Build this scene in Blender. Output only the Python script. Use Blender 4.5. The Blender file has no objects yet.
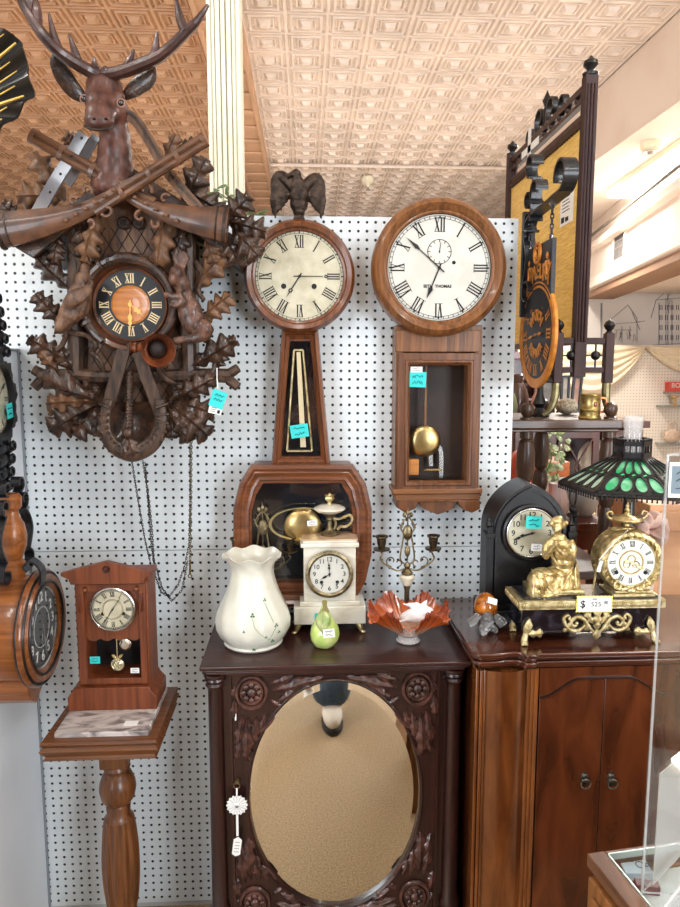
import bpy, bmesh, math, random
from math import pi, sin, cos, tan, atan2, sqrt, radians as rad
from mathutils import Vector, Matrix
random.seed(7)
SC = bpy.context.scene; COL = SC.collection
FPX = 690.0; CAM = Vector((0, 0, 1.75)); YAW = rad(2.9); PITCH = rad(7.1)
_f = Vector((sin(YAW)*cos(PITCH), cos(YAW)*cos(PITCH), -sin(PITCH)))
_r = Vector((cos(YAW), -sin(YAW), 0)); _u = _r.cross(_f)
def ray(px, py): return _f + _r*((px-340)/FPX) + _u*((453.5-py)/FPX)
def P(px, py, Y): d = ray(px, py); return CAM + d*(Y/d.y)
def PZ(px, py, Z): d = ray(px, py); return CAM + d*((Z-CAM.z)/d.z)
def PX(px, py, X): d = ray(px, py); return CAM + d*(X/d.x)
def RC(a, b, c, d, Y):
    p, q = P(a, (b+d)/2, Y), P(c, (b+d)/2, Y); t, u = P((a+c)/2, b, Y), P((a+c)/2, d, Y)
    return p.x, q.x, u.z, t.z
def XZ(pts, Y): return [(P(a, b, Y).x, P(a, b, Y).z) for a, b in pts]
def pxm(Y): return Y/FPX


def smooth(pts, n=6, closed=False):
    pts = [Vector(p) for p in pts]; N = len(pts); out = []
    for i in range(N if closed else N-1):
        if closed: a, b, c, d = pts[i-1], pts[i], pts[(i+1) % N], pts[(i+2) % N]
        else: a, b, c, d = pts[max(i-1, 0)], pts[i], pts[i+1], pts[min(i+2, N-1)]
        for k in range(n):
            t = k/n
            out.append(0.5*((2*b)+(c-a)*t+(2*a-5*b+4*c-d)*t*t+(3*b-a-3*c+d)*t**3))
    if not closed: out.append(pts[-1])
    return out
def lerp_list(vals, n):
    out = []
    for i in range(n):
        t = i/(n-1)*(len(vals)-1); k = min(int(t), len(vals)-2); out.append(vals[k]+(vals[k+1]-vals[k])*(t-k))
    return out

class MB:
    def __init__(s, M=None): s.v = []; s.f = []; s.mi = []; s.M = M; s.k = 0
    def add(s, vs, fs, M=None):
        b = len(s.v)
        for p in vs:
            p = Vector(p)
            if M is not None: p = M @ p
            if s.M is not None: p = s.M @ p
            s.v.append(p)
        for f in fs: s.f.append([i+b for i in f]); s.mi.append(s.k)
        return s
    def box(s, x0, x1, y0, y1, z0, z1, M=None):
        vs = [(x, y, z) for x in (x0, x1) for y in (y0, y1) for z in (z0, z1)]
        return s.add(vs, [(0,1,3,2),(4,6,7,5),(0,4,5,1),(2,3,7,6),(0,2,6,4),(1,5,7,3)], M)
    def cbox(s, c, sx, sy, sz, R=None):
        M = Matrix.Translation(Vector(c)) @ (R.to_4x4() if R else Matrix.Identity(4))
        return s.box(-sx/2, sx/2, -sy/2, sy/2, -sz/2, sz/2, M)
    def prism(s, poly, y0, y1, M=None, bev=0.0):
        n = len(poly)
        a = [(x, y0, z) for x, z in poly]; b = [(x, y1, z) for x, z in poly]
        return s.add(a+b, [list(range(n)), list(range(2*n-1, n-1, -1))]+[(i, (i+1) % n, n+(i+1) % n, n+i) for i in range(n)], M)
    def zprism(s, poly, z0, z1, M=None):
        n = len(poly)
        a = [(x, y, z0) for x, y in poly]; b = [(x, y, z1) for x, y in poly]
        return s.add(a+b, [list(range(n)), list(range(2*n-1, n-1, -1))]+[(i, (i+1) % n, n+(i+1) % n, n+i) for i in range(n)], M)
    def xprism(s, poly, x0, x1, M=None):
        n = len(poly)
        a = [(x0, y, z) for y, z in poly]; b = [(x1, y, z) for y, z in poly]
        return s.add(a+b, [list(range(n)), list(range(2*n-1, n-1, -1))]+[(i, (i+1) % n, n+(i+1) % n, n+i) for i in range(n)], M)
    def frame(s, outer, inner, y0, y1, M=None):
        n = len(outer)
        vs = [(x, y0, z) for x, z in outer]+[(x, y0, z) for x, z in inner]+[(x, y1, z) for x, z in outer]+[(x, y1, z) for x, z in inner]
        fs = []
        for i in range(n):
            j = (i+1) % n
            fs += [(i, j, n+j, n+i), (2*n+i, 3*n+i, 3*n+j, 2*n+j), (i, 2*n+i, 2*n+j, j), (n+i, n+j, 3*n+j, 3*n+i)]
        return s.add(vs, fs, M)
    def mould(s, path, prof, M=None, closed=True):
        """sweep (outward offset, y) profile round a closed/open (x,z) path with mitres"""
        n = len(path); area = sum(path[i][0]*path[(i+1) % n][1]-path[(i+1) % n][0]*path[i][1] for i in range(n))
        sg = 1 if area > 0 else -1
        nr = []
        for i in range(n):
            def en(a, b):
                d = Vector((b[0]-a[0], b[1]-a[1])); d.normalize(); return Vector((d.y, -d.x))*sg
            if closed: n1, n2 = en(path[i-1], path[i]), en(path[i], path[(i+1) % n])
            else:
                n1 = en(path[max(i-1, 0)], path[max(i-1, 0)+1]); n2 = en(path[min(i, n-2)], path[min(i, n-2)+1])
            m = n1+n2; m = m/max(m.dot(n1), 0.3) if m.length > 1e-6 else n1
            nr.append(m)
        vs = []; m = len(prof)
        for i in range(n):
            for o, y in prof: vs.append((path[i][0]+nr[i].x*o, y, path[i][1]+nr[i].y*o))
        fs = []
        for i in range(n if closed else n-1):
            j = (i+1) % n
            for k in range(m): l = (k+1) % m; fs.append((i*m+k, j*m+k, j*m+l, i*m+l))
        if not closed: fs += [list(range(m)), [(n-1)*m+k for k in range(m)][::-1]]
        return s.add(vs, fs, M)
    def lathe(s, prof, c=(0,0,0), axis='Z', seg=32, sx=1, sy=1, rf=None, a0=0, M=None):
        U, V, W = {'Z': (Vector((1,0,0)), Vector((0,1,0)), Vector((0,0,1))), 'Y': (Vector((1,0,0)), Vector((0,0,1)), Vector((0,-1,0))), 'X': (Vector((0,1,0)), Vector((0,0,1)), Vector((1,0,0)))}[axis]
        c = Vector(c); vs = []; fs = []; rows = []
        for j, (r, h) in enumerate(prof):
            if r < 1e-6: rows.append([len(vs)]); vs.append(c+W*h); continue
            row = []
            for i in range(seg):
                a = a0+2*pi*i/seg; m = rf(a, h, j) if rf else 1
                row.append(len(vs)); vs.append(c+U*(r*m*sx*cos(a))+V*(r*m*sy*sin(a))+W*h)
            rows.append(row)
        for j in range(len(rows)-1):
            a, b = rows[j], rows[j+1]
            for i in range(seg):
                k = (i+1) % seg
                if len(a) == 1 and len(b) == 1: continue
                if len(a) == 1: fs.append((a[0], b[k], b[i]))
                elif len(b) == 1: fs.append((a[i], a[k], b[0]))
                else: fs.append((a[i], a[k], b[k], b[i]))
        return s.add(vs, fs, M)
    def ring(s, c, r, t, axis='Y', seg=40, sx=1, sy=1, m=8, M=None, flat=1):
        """torus-like ring, minor radius t"""
        prof = [(r+t*cos(2*pi*k/m), t*flat*sin(2*pi*k/m)) for k in range(m+1)]
        return s.lathe(prof, c, axis, seg, sx, sy, M=M)
    def tube(s, pts, r, seg=8, closed=False, fl=1.0, ref=None, caps=True, M=None):
        pts = [Vector(p) for p in pts]; n = len(pts)
        rs = r if isinstance(r, (list, tuple)) else [r]*n
        if len(rs) != n: rs = lerp_list(list(rs), n)
        T = []
        for i in range(n):
            if closed: t = pts[(i+1) % n]-pts[i-1]
            else: t = pts[min(i+1, n-1)]-pts[max(i-1, 0)]
            T.append(t.normalized() if t.length > 1e-9 else Vector((0,0,1)))
        if ref is None:
            ref = Vector((0,1,0)) if abs(T[0].y) < 0.9 else Vector((1,0,0))
        N = (ref-T[0]*ref.dot(T[0])).normalized(); vs = []
        for i in range(n):
            N = (N-T[i]*N.dot(T[i]))
            N = N.normalized() if N.length > 1e-6 else Vector((1,0,0))
            B = T[i].cross(N)
            for k in range(seg):
                a = 2*pi*(k+.5)/seg; vs.append(pts[i]+N*(rs[i]*fl*cos(a))+B*(rs[i]*sin(a)))
        fs = []
        for i in range(n if closed else n-1):
            j = (i+1) % n
            for k in range(seg): l = (k+1) % seg; fs.append((i*seg+k, i*seg+l, j*seg+l, j*seg+k))
        if not closed and caps: fs += [list(range(seg))[::-1], [(n-1)*seg+k for k in range(seg)]]
        return s.add(vs, fs, M)
    def strap(s, pts, w, t, side, M=None):
        """flat bar: width w along `side`, thickness t"""
        pts = [Vector(p) for p in pts]; n = len(pts); side = Vector(side).normalized(); vs = []
        ws = w if isinstance(w, (list, tuple)) else [w]*n
        if len(ws) != n: ws = lerp_list(list(ws), n)
        for i in range(n):
            T = (pts[min(i+1, n-1)]-pts[max(i-1, 0)]).normalized(); S2 = (side-T*side.dot(T)).normalized(); N = T.cross(S2)
            for a, b in ((-1,-1),(1,-1),(1,1),(-1,1)): vs.append(pts[i]+S2*(a*ws[i]/2)+N*(b*t/2))
        fs = [(3,2,1,0), ((n-1)*4, (n-1)*4+1, (n-1)*4+2, (n-1)*4+3)]
        for i in range(n-1):
            for k in range(4): l = (k+1) % 4; fs.append((i*4+k, i*4+l, i*4+4+l, i*4+4+k))
        return s.add(vs, fs, M)
    def ball(s, c, r, seg=16, rings=10, R=None, M=None):
        if not isinstance(r, (list, tuple)): r = (r, r, r)
        c = Vector(c); vs = [Vector((0,0,-r[2]))]; fs = []
        for j in range(1, rings):
            p = -pi/2+pi*j/rings
            for i in range(seg): a = 2*pi*i/seg; vs.append(Vector((r[0]*cos(p)*cos(a), r[1]*cos(p)*sin(a), r[2]*sin(p))))
        vs.append(Vector((0,0,r[2]))); L = len(vs)-1
        if R is not None: vs = [R @ v for v in vs]
        vs = [v+c for v in vs]
        for i in range(seg):
            k = (i+1) % seg
            fs.append((0, 1+k, 1+i)); fs.append((L, L-seg+i, L-seg+k))
            for j in range(rings-2): fs.append((1+j*seg+i, 1+j*seg+k, 1+(j+1)*seg+k, 1+(j+1)*seg+i))
        return s.add(vs, fs, M)
    def leaf(s, base, tip, w, nrm=(0,-1,0), lobes=4, curl=.25, n=28, th=.004, deep=.5, vein=.12):
        base, tip = Vector(base), Vector(tip); T = tip-base; L = T.length; T /= L
        nrm = Vector(nrm); nrm = (nrm-T*nrm.dot(T)).normalized(); side = T.cross(nrm)
        cols = (-1, -.82, -.5, -.1, 0, .1, .5, .82, 1); m = len(cols); vs = []
        for layer in (0, 1):
            for i in range(n+1):
                t = i/n; env = (sin(pi*min(1, t*.93+.04)**1.25))**.6 if t < 1 else .1
                lob = 1-deep*(abs(cos(lobes*pi*t))**2)*(1 if t < .95 else .3)
                W = w/2*max(env*lob, .05)
                for c in cols:
                    ridge = vein*w*(max(0, 1-abs(c)*9)*.6+.35*abs(sin(lobes*pi*t))*(1-abs(c))*abs(c)*3)
                    bend = -curl*w*abs(c)**1.6*.5 + .18*L*sin(pi*t)*curl*1.6
                    h = ridge+bend-(th if layer else 0)
                    vs.append(base+T*(L*t+abs(c)*W*.35)+side*(c*W)+nrm*h)
        fs = []; O = (n+1)*m
        for i in range(n):
            for j in range(m-1):
                a = i*m+j; fs.append((a, a+1, a+m+1, a+m)); fs.append((O+a, O+a+m, O+a+m+1, O+a+1))
            fs.append((i*m, (i+1)*m, O+(i+1)*m, O+i*m)); fs.append((i*m+m-1, O+i*m+m-1, O+(i+1)*m+m-1, (i+1)*m+m-1))
        for j in range(m-1): fs.append((j, O+j, O+j+1, j+1)); a = n*m+j; fs.append((a, a+1, O+a+1, O+a))
        return s.add(vs, fs)
    def text(s, body, size, M, ext=.0004, align='CENTER', sx=1.0, bold=0.0):
        cu = bpy.data.curves.new('t', 'FONT'); cu.body = body; cu.size = size; cu.extrude = ext; cu.align_x = align; cu.align_y = 'CENTER'; cu.offset = bold; cu.resolution_u = 3
        o = bpy.data.objects.new('t', cu); COL.objects.link(o)
        bpy.context.view_layer.update()
        me = bpy.data.meshes.new_from_object(o.evaluated_get(bpy.context.evaluated_depsgraph_get()))
        # text local: x right, y up, z out -> x, z, -y
        s.add([(v.co.x*sx, -v.co.z, v.co.y) for v in me.vertices], [list(p.vertices) for p in me.polygons], M)
        bpy.data.objects.remove(o); bpy.data.curves.remove(cu); bpy.data.meshes.remove(me)
        return s

def mesh_of(name, mb, origin, mats, sm=35, wn=False):
    me = bpy.data.meshes.new(name)
    me.from_pydata([tuple(v-origin) for v in mb.v], [], mb.f)
    bm = bmesh.new(); bm.from_mesh(me)
    bmesh.ops.recalc_face_normals(bm, faces=bm.faces)
    for f, k in zip(bm.faces, mb.mi): f.material_index = k
    bm.to_mesh(me); bm.free()
    for m in (mats if isinstance(mats, (list, tuple)) else [mats]): me.materials.append(m)
    if sm:
        me.shade_smooth(); me.set_sharp_from_angle(angle=rad(sm))
    return me
def mods(o, bev=0, remesh=0, smoothit=0, sub=0):
    if bev:
        m = o.modifiers.new('Bevel', 'BEVEL'); m.width = bev; m.segments = 2; m.limit_method = 'ANGLE'; m.angle_limit = rad(40); m.harden_normals = False
    if remesh:
        m = o.modifiers.new('Remesh', 'REMESH'); m.mode = 'VOXEL'; m.voxel_size = remesh; m.use_smooth_shade = True
    if smoothit:
        m = o.modifiers.new('Smooth', 'SMOOTH'); m.iterations = smoothit; m.factor = .5
    if sub:
        m = o.modifiers.new('Sub', 'SUBSURF'); m.levels = sub; m.render_levels = sub
def wloc(o):
    v = Vector((0,0,0))
    while o: v = v+o.location; o = o.parent
    return v
def thing(name, label, cat, loc, group=None):
    o = bpy.data.objects.new(name, None); o.empty_display_size = .05; COL.objects.link(o); o.location = Vector(loc)
    o['label'] = label; o['category'] = cat
    if group: o['group'] = group
    return o
def part(name, mb, mats, parent, bev=0, sm=35, label=None, remesh=0, smoothit=0, sub=0, kind=None):
    me = mesh_of(name, mb, wloc(parent), mats, sm)
    o = bpy.data.objects.new(name, me); COL.objects.link(o); o.parent = parent
    if label: o['label'] = label
    if kind: o['kind'] = kind
    mods(o, bev, remesh, smoothit, sub); return o
def solo(name, mb, mats, label, cat, group=None, bev=0, sm=35, remesh=0, smoothit=0, sub=0, kind=None):
    n = len(mb.v); mn = min(v.z for v in mb.v); org = Vector((sum(v.x for v in mb.v)/n, sum(v.y for v in mb.v)/n, mn))
    me = mesh_of(name, mb, org, mats, sm); o = bpy.data.objects.new(name, me); COL.objects.link(o); o.location = org
    o['label'] = label; o['category'] = cat
    if group: o['group'] = group
    if kind: o['kind'] = kind
    mods(o, bev, remesh, smoothit, sub); return o
def struct(name, mb, mats, parent=None, bev=0, sm=35):
    if parent: return part(name, mb, mats, parent, bev, sm)
    me = mesh_of(name, mb, Vector((0,0,0)), mats, sm); o = bpy.data.objects.new(name, me); COL.objects.link(o)
    o['kind'] = 'structure'; mods(o, bev); return o

# ---------------------------------------------------------------- materials
def L(c):
    """8-bit sRGB triple -> linear"""
    return tuple(((v/255)/12.92 if v/255 <= .04045 else ((v/255+.055)/1.055)**2.4) for v in c)+(1,)
_mats = {}
def mat(name, col, rough=.5, metal=0, col2=None, scale=(30,30,30), bump=0, bscale=None, detail=4, coat=0, spec=.5, trans=0, ior=1.45, emis=None, estr=0, alpha=1, lo=.35, hi=.65, sss=0, dist=0, rvar=0, sheen=0):
    if name in _mats: return _mats[name]
    m = bpy.data.materials.new(name); m.use_nodes = True; nt = m.node_tree; b = nt.nodes['Principled BSDF']; _mats[name] = m
    b.inputs['Base Color'].default_value = L(col); b.inputs['Roughness'].default_value = rough; b.inputs['Metallic'].default_value = metal
    b.inputs['Coat Weight'].default_value = coat; b.inputs['Coat Roughness'].default_value = .12; b.inputs['Specular IOR Level'].default_value = spec
    b.inputs['Transmission Weight'].default_value = trans; b.inputs['IOR'].default_value = ior; b.inputs['Alpha'].default_value = alpha
    b.inputs['Subsurface Weight'].default_value = sss; b.inputs['Sheen Weight'].default_value = sheen
    if emis: b.inputs['Emission Color'].default_value = L(emis); b.inputs['Emission Strength'].default_value = estr
    if col2 or bump:
        tc = nt.nodes.new('ShaderNodeTexCoord'); mp = nt.nodes.new('ShaderNodeMapping'); mp.inputs['Scale'].default_value = scale
        nt.links.new(tc.outputs['Object'], mp.inputs[0])
        nz = nt.nodes.new('ShaderNodeTexNoise'); nz.inputs['Scale'].default_value = 1; nz.inputs['Detail'].default_value = detail; nz.inputs['Distortion'].default_value = dist
        nt.links.new(mp.outputs[0], nz.inputs[0])
        if col2:
            r = nt.nodes.new('ShaderNodeValToRGB'); r.color_ramp.elements[0].position = lo; r.color_ramp.elements[1].position = hi
            r.color_ramp.elements[0].color = L(col); r.color_ramp.elements[1].color = L(col2)
            nt.links.new(nz.outputs[0], r.inputs[0]); nt.links.new(r.outputs[0], b.inputs['Base Color'])
        if rvar:
            mr = nt.nodes.new('ShaderNodeMapRange'); mr.inputs[3].default_value = max(0, rough-rvar); mr.inputs[4].default_value = rough+rvar
            nt.links.new(nz.outputs[0], mr.inputs[0]); nt.links.new(mr.outputs[0], b.inputs['Roughness'])
        if bump:
            src = nz
            if bscale:
                mp2 = nt.nodes.new('ShaderNodeMapping'); mp2.inputs['Scale'].default_value = bscale; nt.links.new(tc.outputs['Object'], mp2.inputs[0])
                src = nt.nodes.new('ShaderNodeTexNoise'); src.inputs['Scale'].default_value = 1; src.inputs['Detail'].default_value = 3; nt.links.new(mp2.outputs[0], src.inputs[0])
            bp = nt.nodes.new('ShaderNodeBump'); bp.inputs['Strength'].default_value = bump; bp.inputs['Distance'].default_value = .004
            nt.links.new(src.outputs[0], bp.inputs['Height']); nt.links.new(bp.outputs[0], b.inputs['Normal'])
    return m
def wood(name, c1, c2, axis='Z', rough=.38, fine=90, coat=.25, bump=.15, lo=.3, hi=.7):
    s = {'X': (4, fine, fine), 'Y': (fine, 4, fine), 'Z': (fine, fine, 4)}[axis]
    return mat(name, c1, rough, 0, c2, s, bump, None, 6, coat, lo=lo, hi=hi, dist=.6)
def pane(name, tint=(255,255,255), refl=.0, rough=.0, const=None):
    """thin sheet of glass: see-through with a fresnel reflection"""
    if name in _mats: return _mats[name]
    m = bpy.data.materials.new(name); m.use_nodes = True; nt = m.node_tree; nt.nodes.clear(); _mats[name] = m
    out = nt.nodes.new('ShaderNodeOutputMaterial'); mx = nt.nodes.new('ShaderNodeMixShader'); tr = nt.nodes.new('ShaderNodeBsdfTransparent'); gl = nt.nodes.new('ShaderNodeBsdfGlossy')
    tr.inputs[0].default_value = L(tint); gl.inputs['Roughness'].default_value = rough
    fr = nt.nodes.new('ShaderNodeFresnel'); fr.inputs[0].default_value = 1.45
    mt = nt.nodes.new('ShaderNodeMath'); mt.operation = 'ADD'; mt.inputs[1].default_value = refl; mt.use_clamp = True
    nt.links.new(fr.outputs[0], mt.inputs[0]); nt.links.new(mt.outputs[0], mx.inputs[0])
    ge = nt.nodes.new('ShaderNodeNewGeometry'); iv = nt.nodes.new('ShaderNodeMath'); iv.operation = 'SUBTRACT'; iv.inputs[0].default_value = 1; nt.links.new(ge.outputs['Backfacing'], iv.inputs[1])
    mu = nt.nodes.new('ShaderNodeMath'); mu.operation = 'MULTIPLY'; nt.links.new(mt.outputs[0], mu.inputs[0]); nt.links.new(iv.outputs[0], mu.inputs[1]); nt.links.new(mu.outputs[0], mx.inputs[0])
    if const is not None: nt.links.remove(mx.inputs[0].links[0]); mx.inputs[0].default_value = const
    nt.links.new(tr.outputs[0], mx.inputs[1]); nt.links.new(gl.outputs[0], mx.inputs[2]); nt.links.new(mx.outputs[0], out.inputs[0])
    return m

CARV = mat('carved_walnut', (30,19,14), .38, 0, (80,53,37), (28,28,28), .8, (120,120,120), 5, .35, lo=.35, hi=.75)
CARVL = mat('carved_walnut_light', (72,48,33), .48, 0, (120,85,58), (60,60,9), .4, (90,90,20), 5, .1)
BARK = mat('bark_wood', (36,24,18), .55, 0, (84,60,43), (60,60,14), 1.0, (90,90,25), 5, .1)
REDW = wood('reddish_mahogany', (70,35,15), (126,70,34), 'Z')
REDWX = wood('reddish_mahogany_cross', (70,35,15), (126,70,34), 'X')
OAK = wood('golden_oak', (88,52,28), (144,94,54), 'Z')
OAKX = wood('golden_oak_cross', (88,52,28), (144,94,54), 'X')
OAKD = wood('brown_oak', (74,41,20), (122,75,40), 'Z')
OAKDX = wood('brown_oak_cross', (74,41,20), (122,75,40), 'X')
DARKW = wood('dark_carved_mahogany', (28,13,12), (56,27,23), 'Z', .33, 60, .4)
DARKWX = wood('dark_carved_mahogany_cross', (34,16,14), (66,32,26), 'X', .36, 60, .3)
EBON = mat('ebonised_wood', (9,9,12), .42, 0, (16,16,20), (40,40,40), .1, None, 3, .12)
SHELFW = wood('aged_walnut', (52,34,24), (92,64,46), 'X', .45)
SHELFWZ = wood('aged_walnut_turned', (48,32,24), (84,58,42), 'Z', .4)
FRET = wood('dark_rosewood', (30,17,17), (58,34,32), 'Z', .4, 50, .1)
BRASS = mat('brass', (206,182,126), .3, 1, (168,142,92), (25,25,25), 0)
GILT = mat('gilt_bronze', (228,212,162), .36, .88, (160,140,94), (45,45,45), .5, (140,140,140))
GILTP = mat('pale_gilt_mount', (214,202,160), .42, .75, (160,140,92), (60,60,60), .5, (160,160,160))
ANTB = mat('antique_bronze', (150,136,104), .4, .9, (92,80,58), (60,60,60), .2)
DKB = mat('dark_bronze', (74,60,50), .42, .7, (40,32,28), (50,50,50), .5, (160,160,160))
SILV = mat('nickel', (200,200,198), .25, 1)
IRON = mat('black_iron', (20,20,22), .38, .3, (34,34,38), (60,60,60), .3, (200,200,200), coat=.3)
IRONR = mat('dark_chain_iron', (60,52,44), .45, .8)
BLACK = mat('black_paint', (14,14,16), .4)
INK = mat('black_ink', (18,18,20), .6)
BLKGL = mat('black_glass', (10,10,16), .08, 0, coat=1)
PAPER = mat('white_paper', (240,240,238), .8)
CREAMD = mat('aged_cream_dial', (206,201,178), .6, 0, (186,180,154), (30,30,30))
WHITED = mat('white_dial', (214,214,206), .5, 0, (202,200,190), (14,14,14))
GREEND = mat('old_green_white_dial', (206,212,200), .5, 0, (190,196,182), (30,30,30))
SILVD = mat('silvered_dial', (196,192,170), .35, .3, (168,162,140), (20,20,20))
TEAL = mat('turquoise_paper', (52,206,204), .7)
TINK = mat('dark_blue_ink', (16,70,92), .7)
BONE = mat('bone_numeral', (226,204,160), .6)
CLEAR = pane('clear_pane'); CLEARD = pane('reflective_pane', refl=.015)
GLASSY = mat('solid_glass', (250,250,250), .02, 0, trans=1, ior=1.45)

# ---------------------------------------------------------------- clock helpers
def roman(mb, n, r, h, w, c, y, th=.0006, flip=True):
    """roman numeral standing radially at hour n; r = centre radius, h height, w stroke unit; c=(x,z)"""
    glyphs = {1:'I',2:'II',3:'III',4:'IIII',5:'V',6:'VI',7:'VII',8:'VIII',9:'IX',10:'X',11:'XI',12:'XII'}[n]
    wid = {'I': 1.9, 'V': 3.6, 'X': 3.8}; tot = sum(wid[g] for g in glyphs)*w; x = -tot/2
    a = pi/2-n*pi/6; ca, sa = cos(a), sin(a)
    def q(pts):
        out = []
        for u, v in pts: # u across (clockwise), v outward
            out.append((c[0]+ca*(r+v)+sa*u, c[1]+sa*(r+v)-ca*u))
        mb.prism(out, y, y-th)
    def bar(x0, x1, t, v0=-h/2, v1=h/2): q([(x0-t/2, v0), (x0+t/2, v0), (x1+t/2, v1), (x1-t/2, v1)])
    for g in glyphs:
        W = wid[g]*w; m = x+W/2
        if g == 'I': bar(m, m, w*.95); 
        elif g == 'V': bar(m, m-W*.32, w*1.05); bar(m, m+W*.32, w*.45)
        else: bar(m+W*.34, m-W*.34, w*1.05); bar(m-W*.34, m+W*.34, w*.45)
        x += W
    for v in (-h/2, h/2):
        q([(-tot/2, v-w*.16), (tot/2, v-w*.16), (tot/2, v+w*.16), (-tot/2, v+w*.16)])
def hand(mb, c, ang, Ln, w, y, style='spade', tail=.15, th=.001):
    """ang clockwise from 12 in degrees"""
    a = pi/2-rad(ang); d = Vector((cos(a), sin(a))); n = Vector((-d.y, d.x)); c = Vector(c)
    def q(pts): mb.prism([tuple(c+d*u*Ln+n*v*w) for u, v in pts], y, y-th)
    if style == 'spade':
        q([(-tail, -.5), (-tail, .5), (.62, .35), (.62, -.35)]); q([(.6, -.4), (.7, -1.6), (.8, -.9), (1, 0), (.8, .9), (.7, 1.6), (.6, .4)])
    elif style == 'moon':
        q([(-tail, -.5), (-tail, .5), (.6, .35), (.6, -.35)])
        mb.ring((c.x+d.x*Ln*.68, y, c.y+d.y*Ln*.68), w*1.2, w*.4, seg=14, m=4); q([(.74, -.35), (1, -.08), (1, .08), (.74, .35)])
    elif style == 'ornate':
        q([(-tail, -.5), (-tail, .5), (.3, .3), (.3, -.3)]); q([(.28, 0), (.42, -1.6), (.55, -.7), (.62, -1.4), (.72, -.35), (1, 0), (.72, .35), (.62, 1.4), (.55, .7), (.42, 1.6)])
    else:
        q([(-tail, -.6), (-tail, .6), (.9, .35), (1, 0), (.9, -.35)])
    mb.lathe([(0, th+.0005), (w*1.1, th+.0005), (w*1.1, 0)], (c.x, y, c.y), 'Y', 14)
def dial_set(parent, M, R, facemat, numkind='roman', nummat=None, track=True, hmin=0, hhr=0, style='spade', handmat=None, numr=.78, numh=.2, numw=.022, inner=None, secs=None, holes=(), y=0.0, handw=.03, bezel=None, bezr=.08, bezh=.012, glass=None, hl=(.5,.78), tr=.93):
    """clock dial centred on M's origin, facing local -y"""
    nummat = nummat or INK; handmat = handmat or INK
    d = MB(M); d.lathe([(R, 0.0), (R, .002), (0, .0022)], (0, y, 0), 'Y', 56)
    D = part('dial', d, facemat, parent, sm=40)
    n = MB(M); yy = y-.0024
    if numkind == 'roman':
        for k in range(1, 13): roman(n, k, R*numr, R*numh, R*numw, (0, 0), yy)
    else:
        for k in range(1, 13):
            a = pi/2-k*pi/6; rot = Matrix.Translation((cos(a)*R*numr, yy, sin(a)*R*numr))
            n.text(str(k), R*numh*1.35, rot, ext=.0003, bold=R*.004)
    if track:
        for rr in (tr, tr+.05): n.lathe([(R*rr, 0), (R*rr, .0006), (R*(rr+.008), .0006), (R*(rr+.008), 0)], (0, yy, 0), 'Y', 56)
        for k in range(60):
            a = k*pi/30; t = .006 if k % 5 else .014; ca, sa = cos(a), sin(a)
            pts = [(R*(ca*u-sa*v), R*(sa*u+ca*v)) for u, v in ((tr, -t), (tr+.055, -t), (tr+.055, t), (tr, t))]
            n.prism(pts, yy, yy-.0006)
    for hx, hz, hr in holes: n.lathe([(0, .0012), (R*hr, .0012), (R*hr, 0)], (R*hx, yy, R*hz), 'Y', 16)
    if inner: n.lathe([(R*inner, 0), (R*inner, .0007), (R*(inner+.012), .0007), (R*(inner+.012), 0)], (0, yy, 0), 'Y', 40)
    if secs:
        sx, sz, sr = secs
        n.lathe([(R*sr, 0), (R*sr, .0007), (R*(sr+.012), .0007), (R*(sr+.012), 0)], (R*sx, yy, R*sz), 'Y', 32)
        for k in range(12):
            a = k*pi/6; ca, sa = cos(a), sin(a)
            pts = [(R*(sx+ca*u-sa*v), R*(sz+sa*u+ca*v)) for u, v in ((sr*.78, -.006), (sr, -.006), (sr, .006), (sr*.78, .006))]
            n.prism(pts, yy, yy-.0006)
        hand(n, (R*sx, R*sz), 8, R*sr*.85, R*.012, yy-.0008, 'plain')
    part('numerals', n, nummat, D, sm=0)
    h = MB(M); hand(h, (0, 0), hhr, R*hl[0], R*handw, yy-.002, style); part('hour_hand', h, handmat, parent, sm=0)
    h = MB(M); hand(h, (0, 0), hmin, R*hl[1], R*handw*.8, yy-.004, style); part('minute_hand', h, handmat, parent, sm=0)
    if bezel:
        b = MB(M); b.lathe([(R*.99, 0), (R*.99, bezh*.6), (R*(1+bezr*.4), bezh), (R*(1+bezr), bezh*.7), (R*(1+bezr), 0)], (0, y, 0), 'Y', 56); part('bezel', b, bezel, parent, sm=50)
    if glass:
        g = MB(M); g.lathe([(R*1.0, .0108), (0, .011)], (0, y, 0), 'Y', 48); part('glass', g, glass, parent, sm=60)
    return D
def sticker(parent, c, w, h, M=None, mt=None, ang=0, name='price_sticker', writing=True, label=None, top=None):
    """small paper label facing -y, centre c"""
    R_ = Matrix.Rotation(rad(ang), 4, 'Y'); M2 = (M or Matrix.Identity(4)) @ Matrix.Translation(Vector(c)) @ R_
    b = MB(M2); b.box(-w/2, w/2, -.0005, .0, -h/2, h/2)
    o = part(name, b, mt or TEAL, parent, sm=0, label=label)
    if writing:
        t = MB(M2); rr = random.Random(int(w*1e5+h*1e4))
        for row in (.2, -.2):
            pts = [Vector((-w*.3+w*.6*i/9, -.0012, h*row+h*.12*(rr.random()*2-1))) for i in range(10)]
            t.tube(pts, w*.022, 4)
        part('handwriting', t, TINK if mt is None else INK, o, sm=0)
    return o
def T(x, y, z): return Matrix.Translation((x, y, z))
def TP(px, py, Y): return Matrix.Translation(P(px, py, Y))
def ell(cx, cz, rx, rz, n=48, a0=0): return [(cx+rx*cos(a0+2*pi*i/n), cz+rz*sin(a0+2*pi*i/n)) for i in range(n)]
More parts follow.
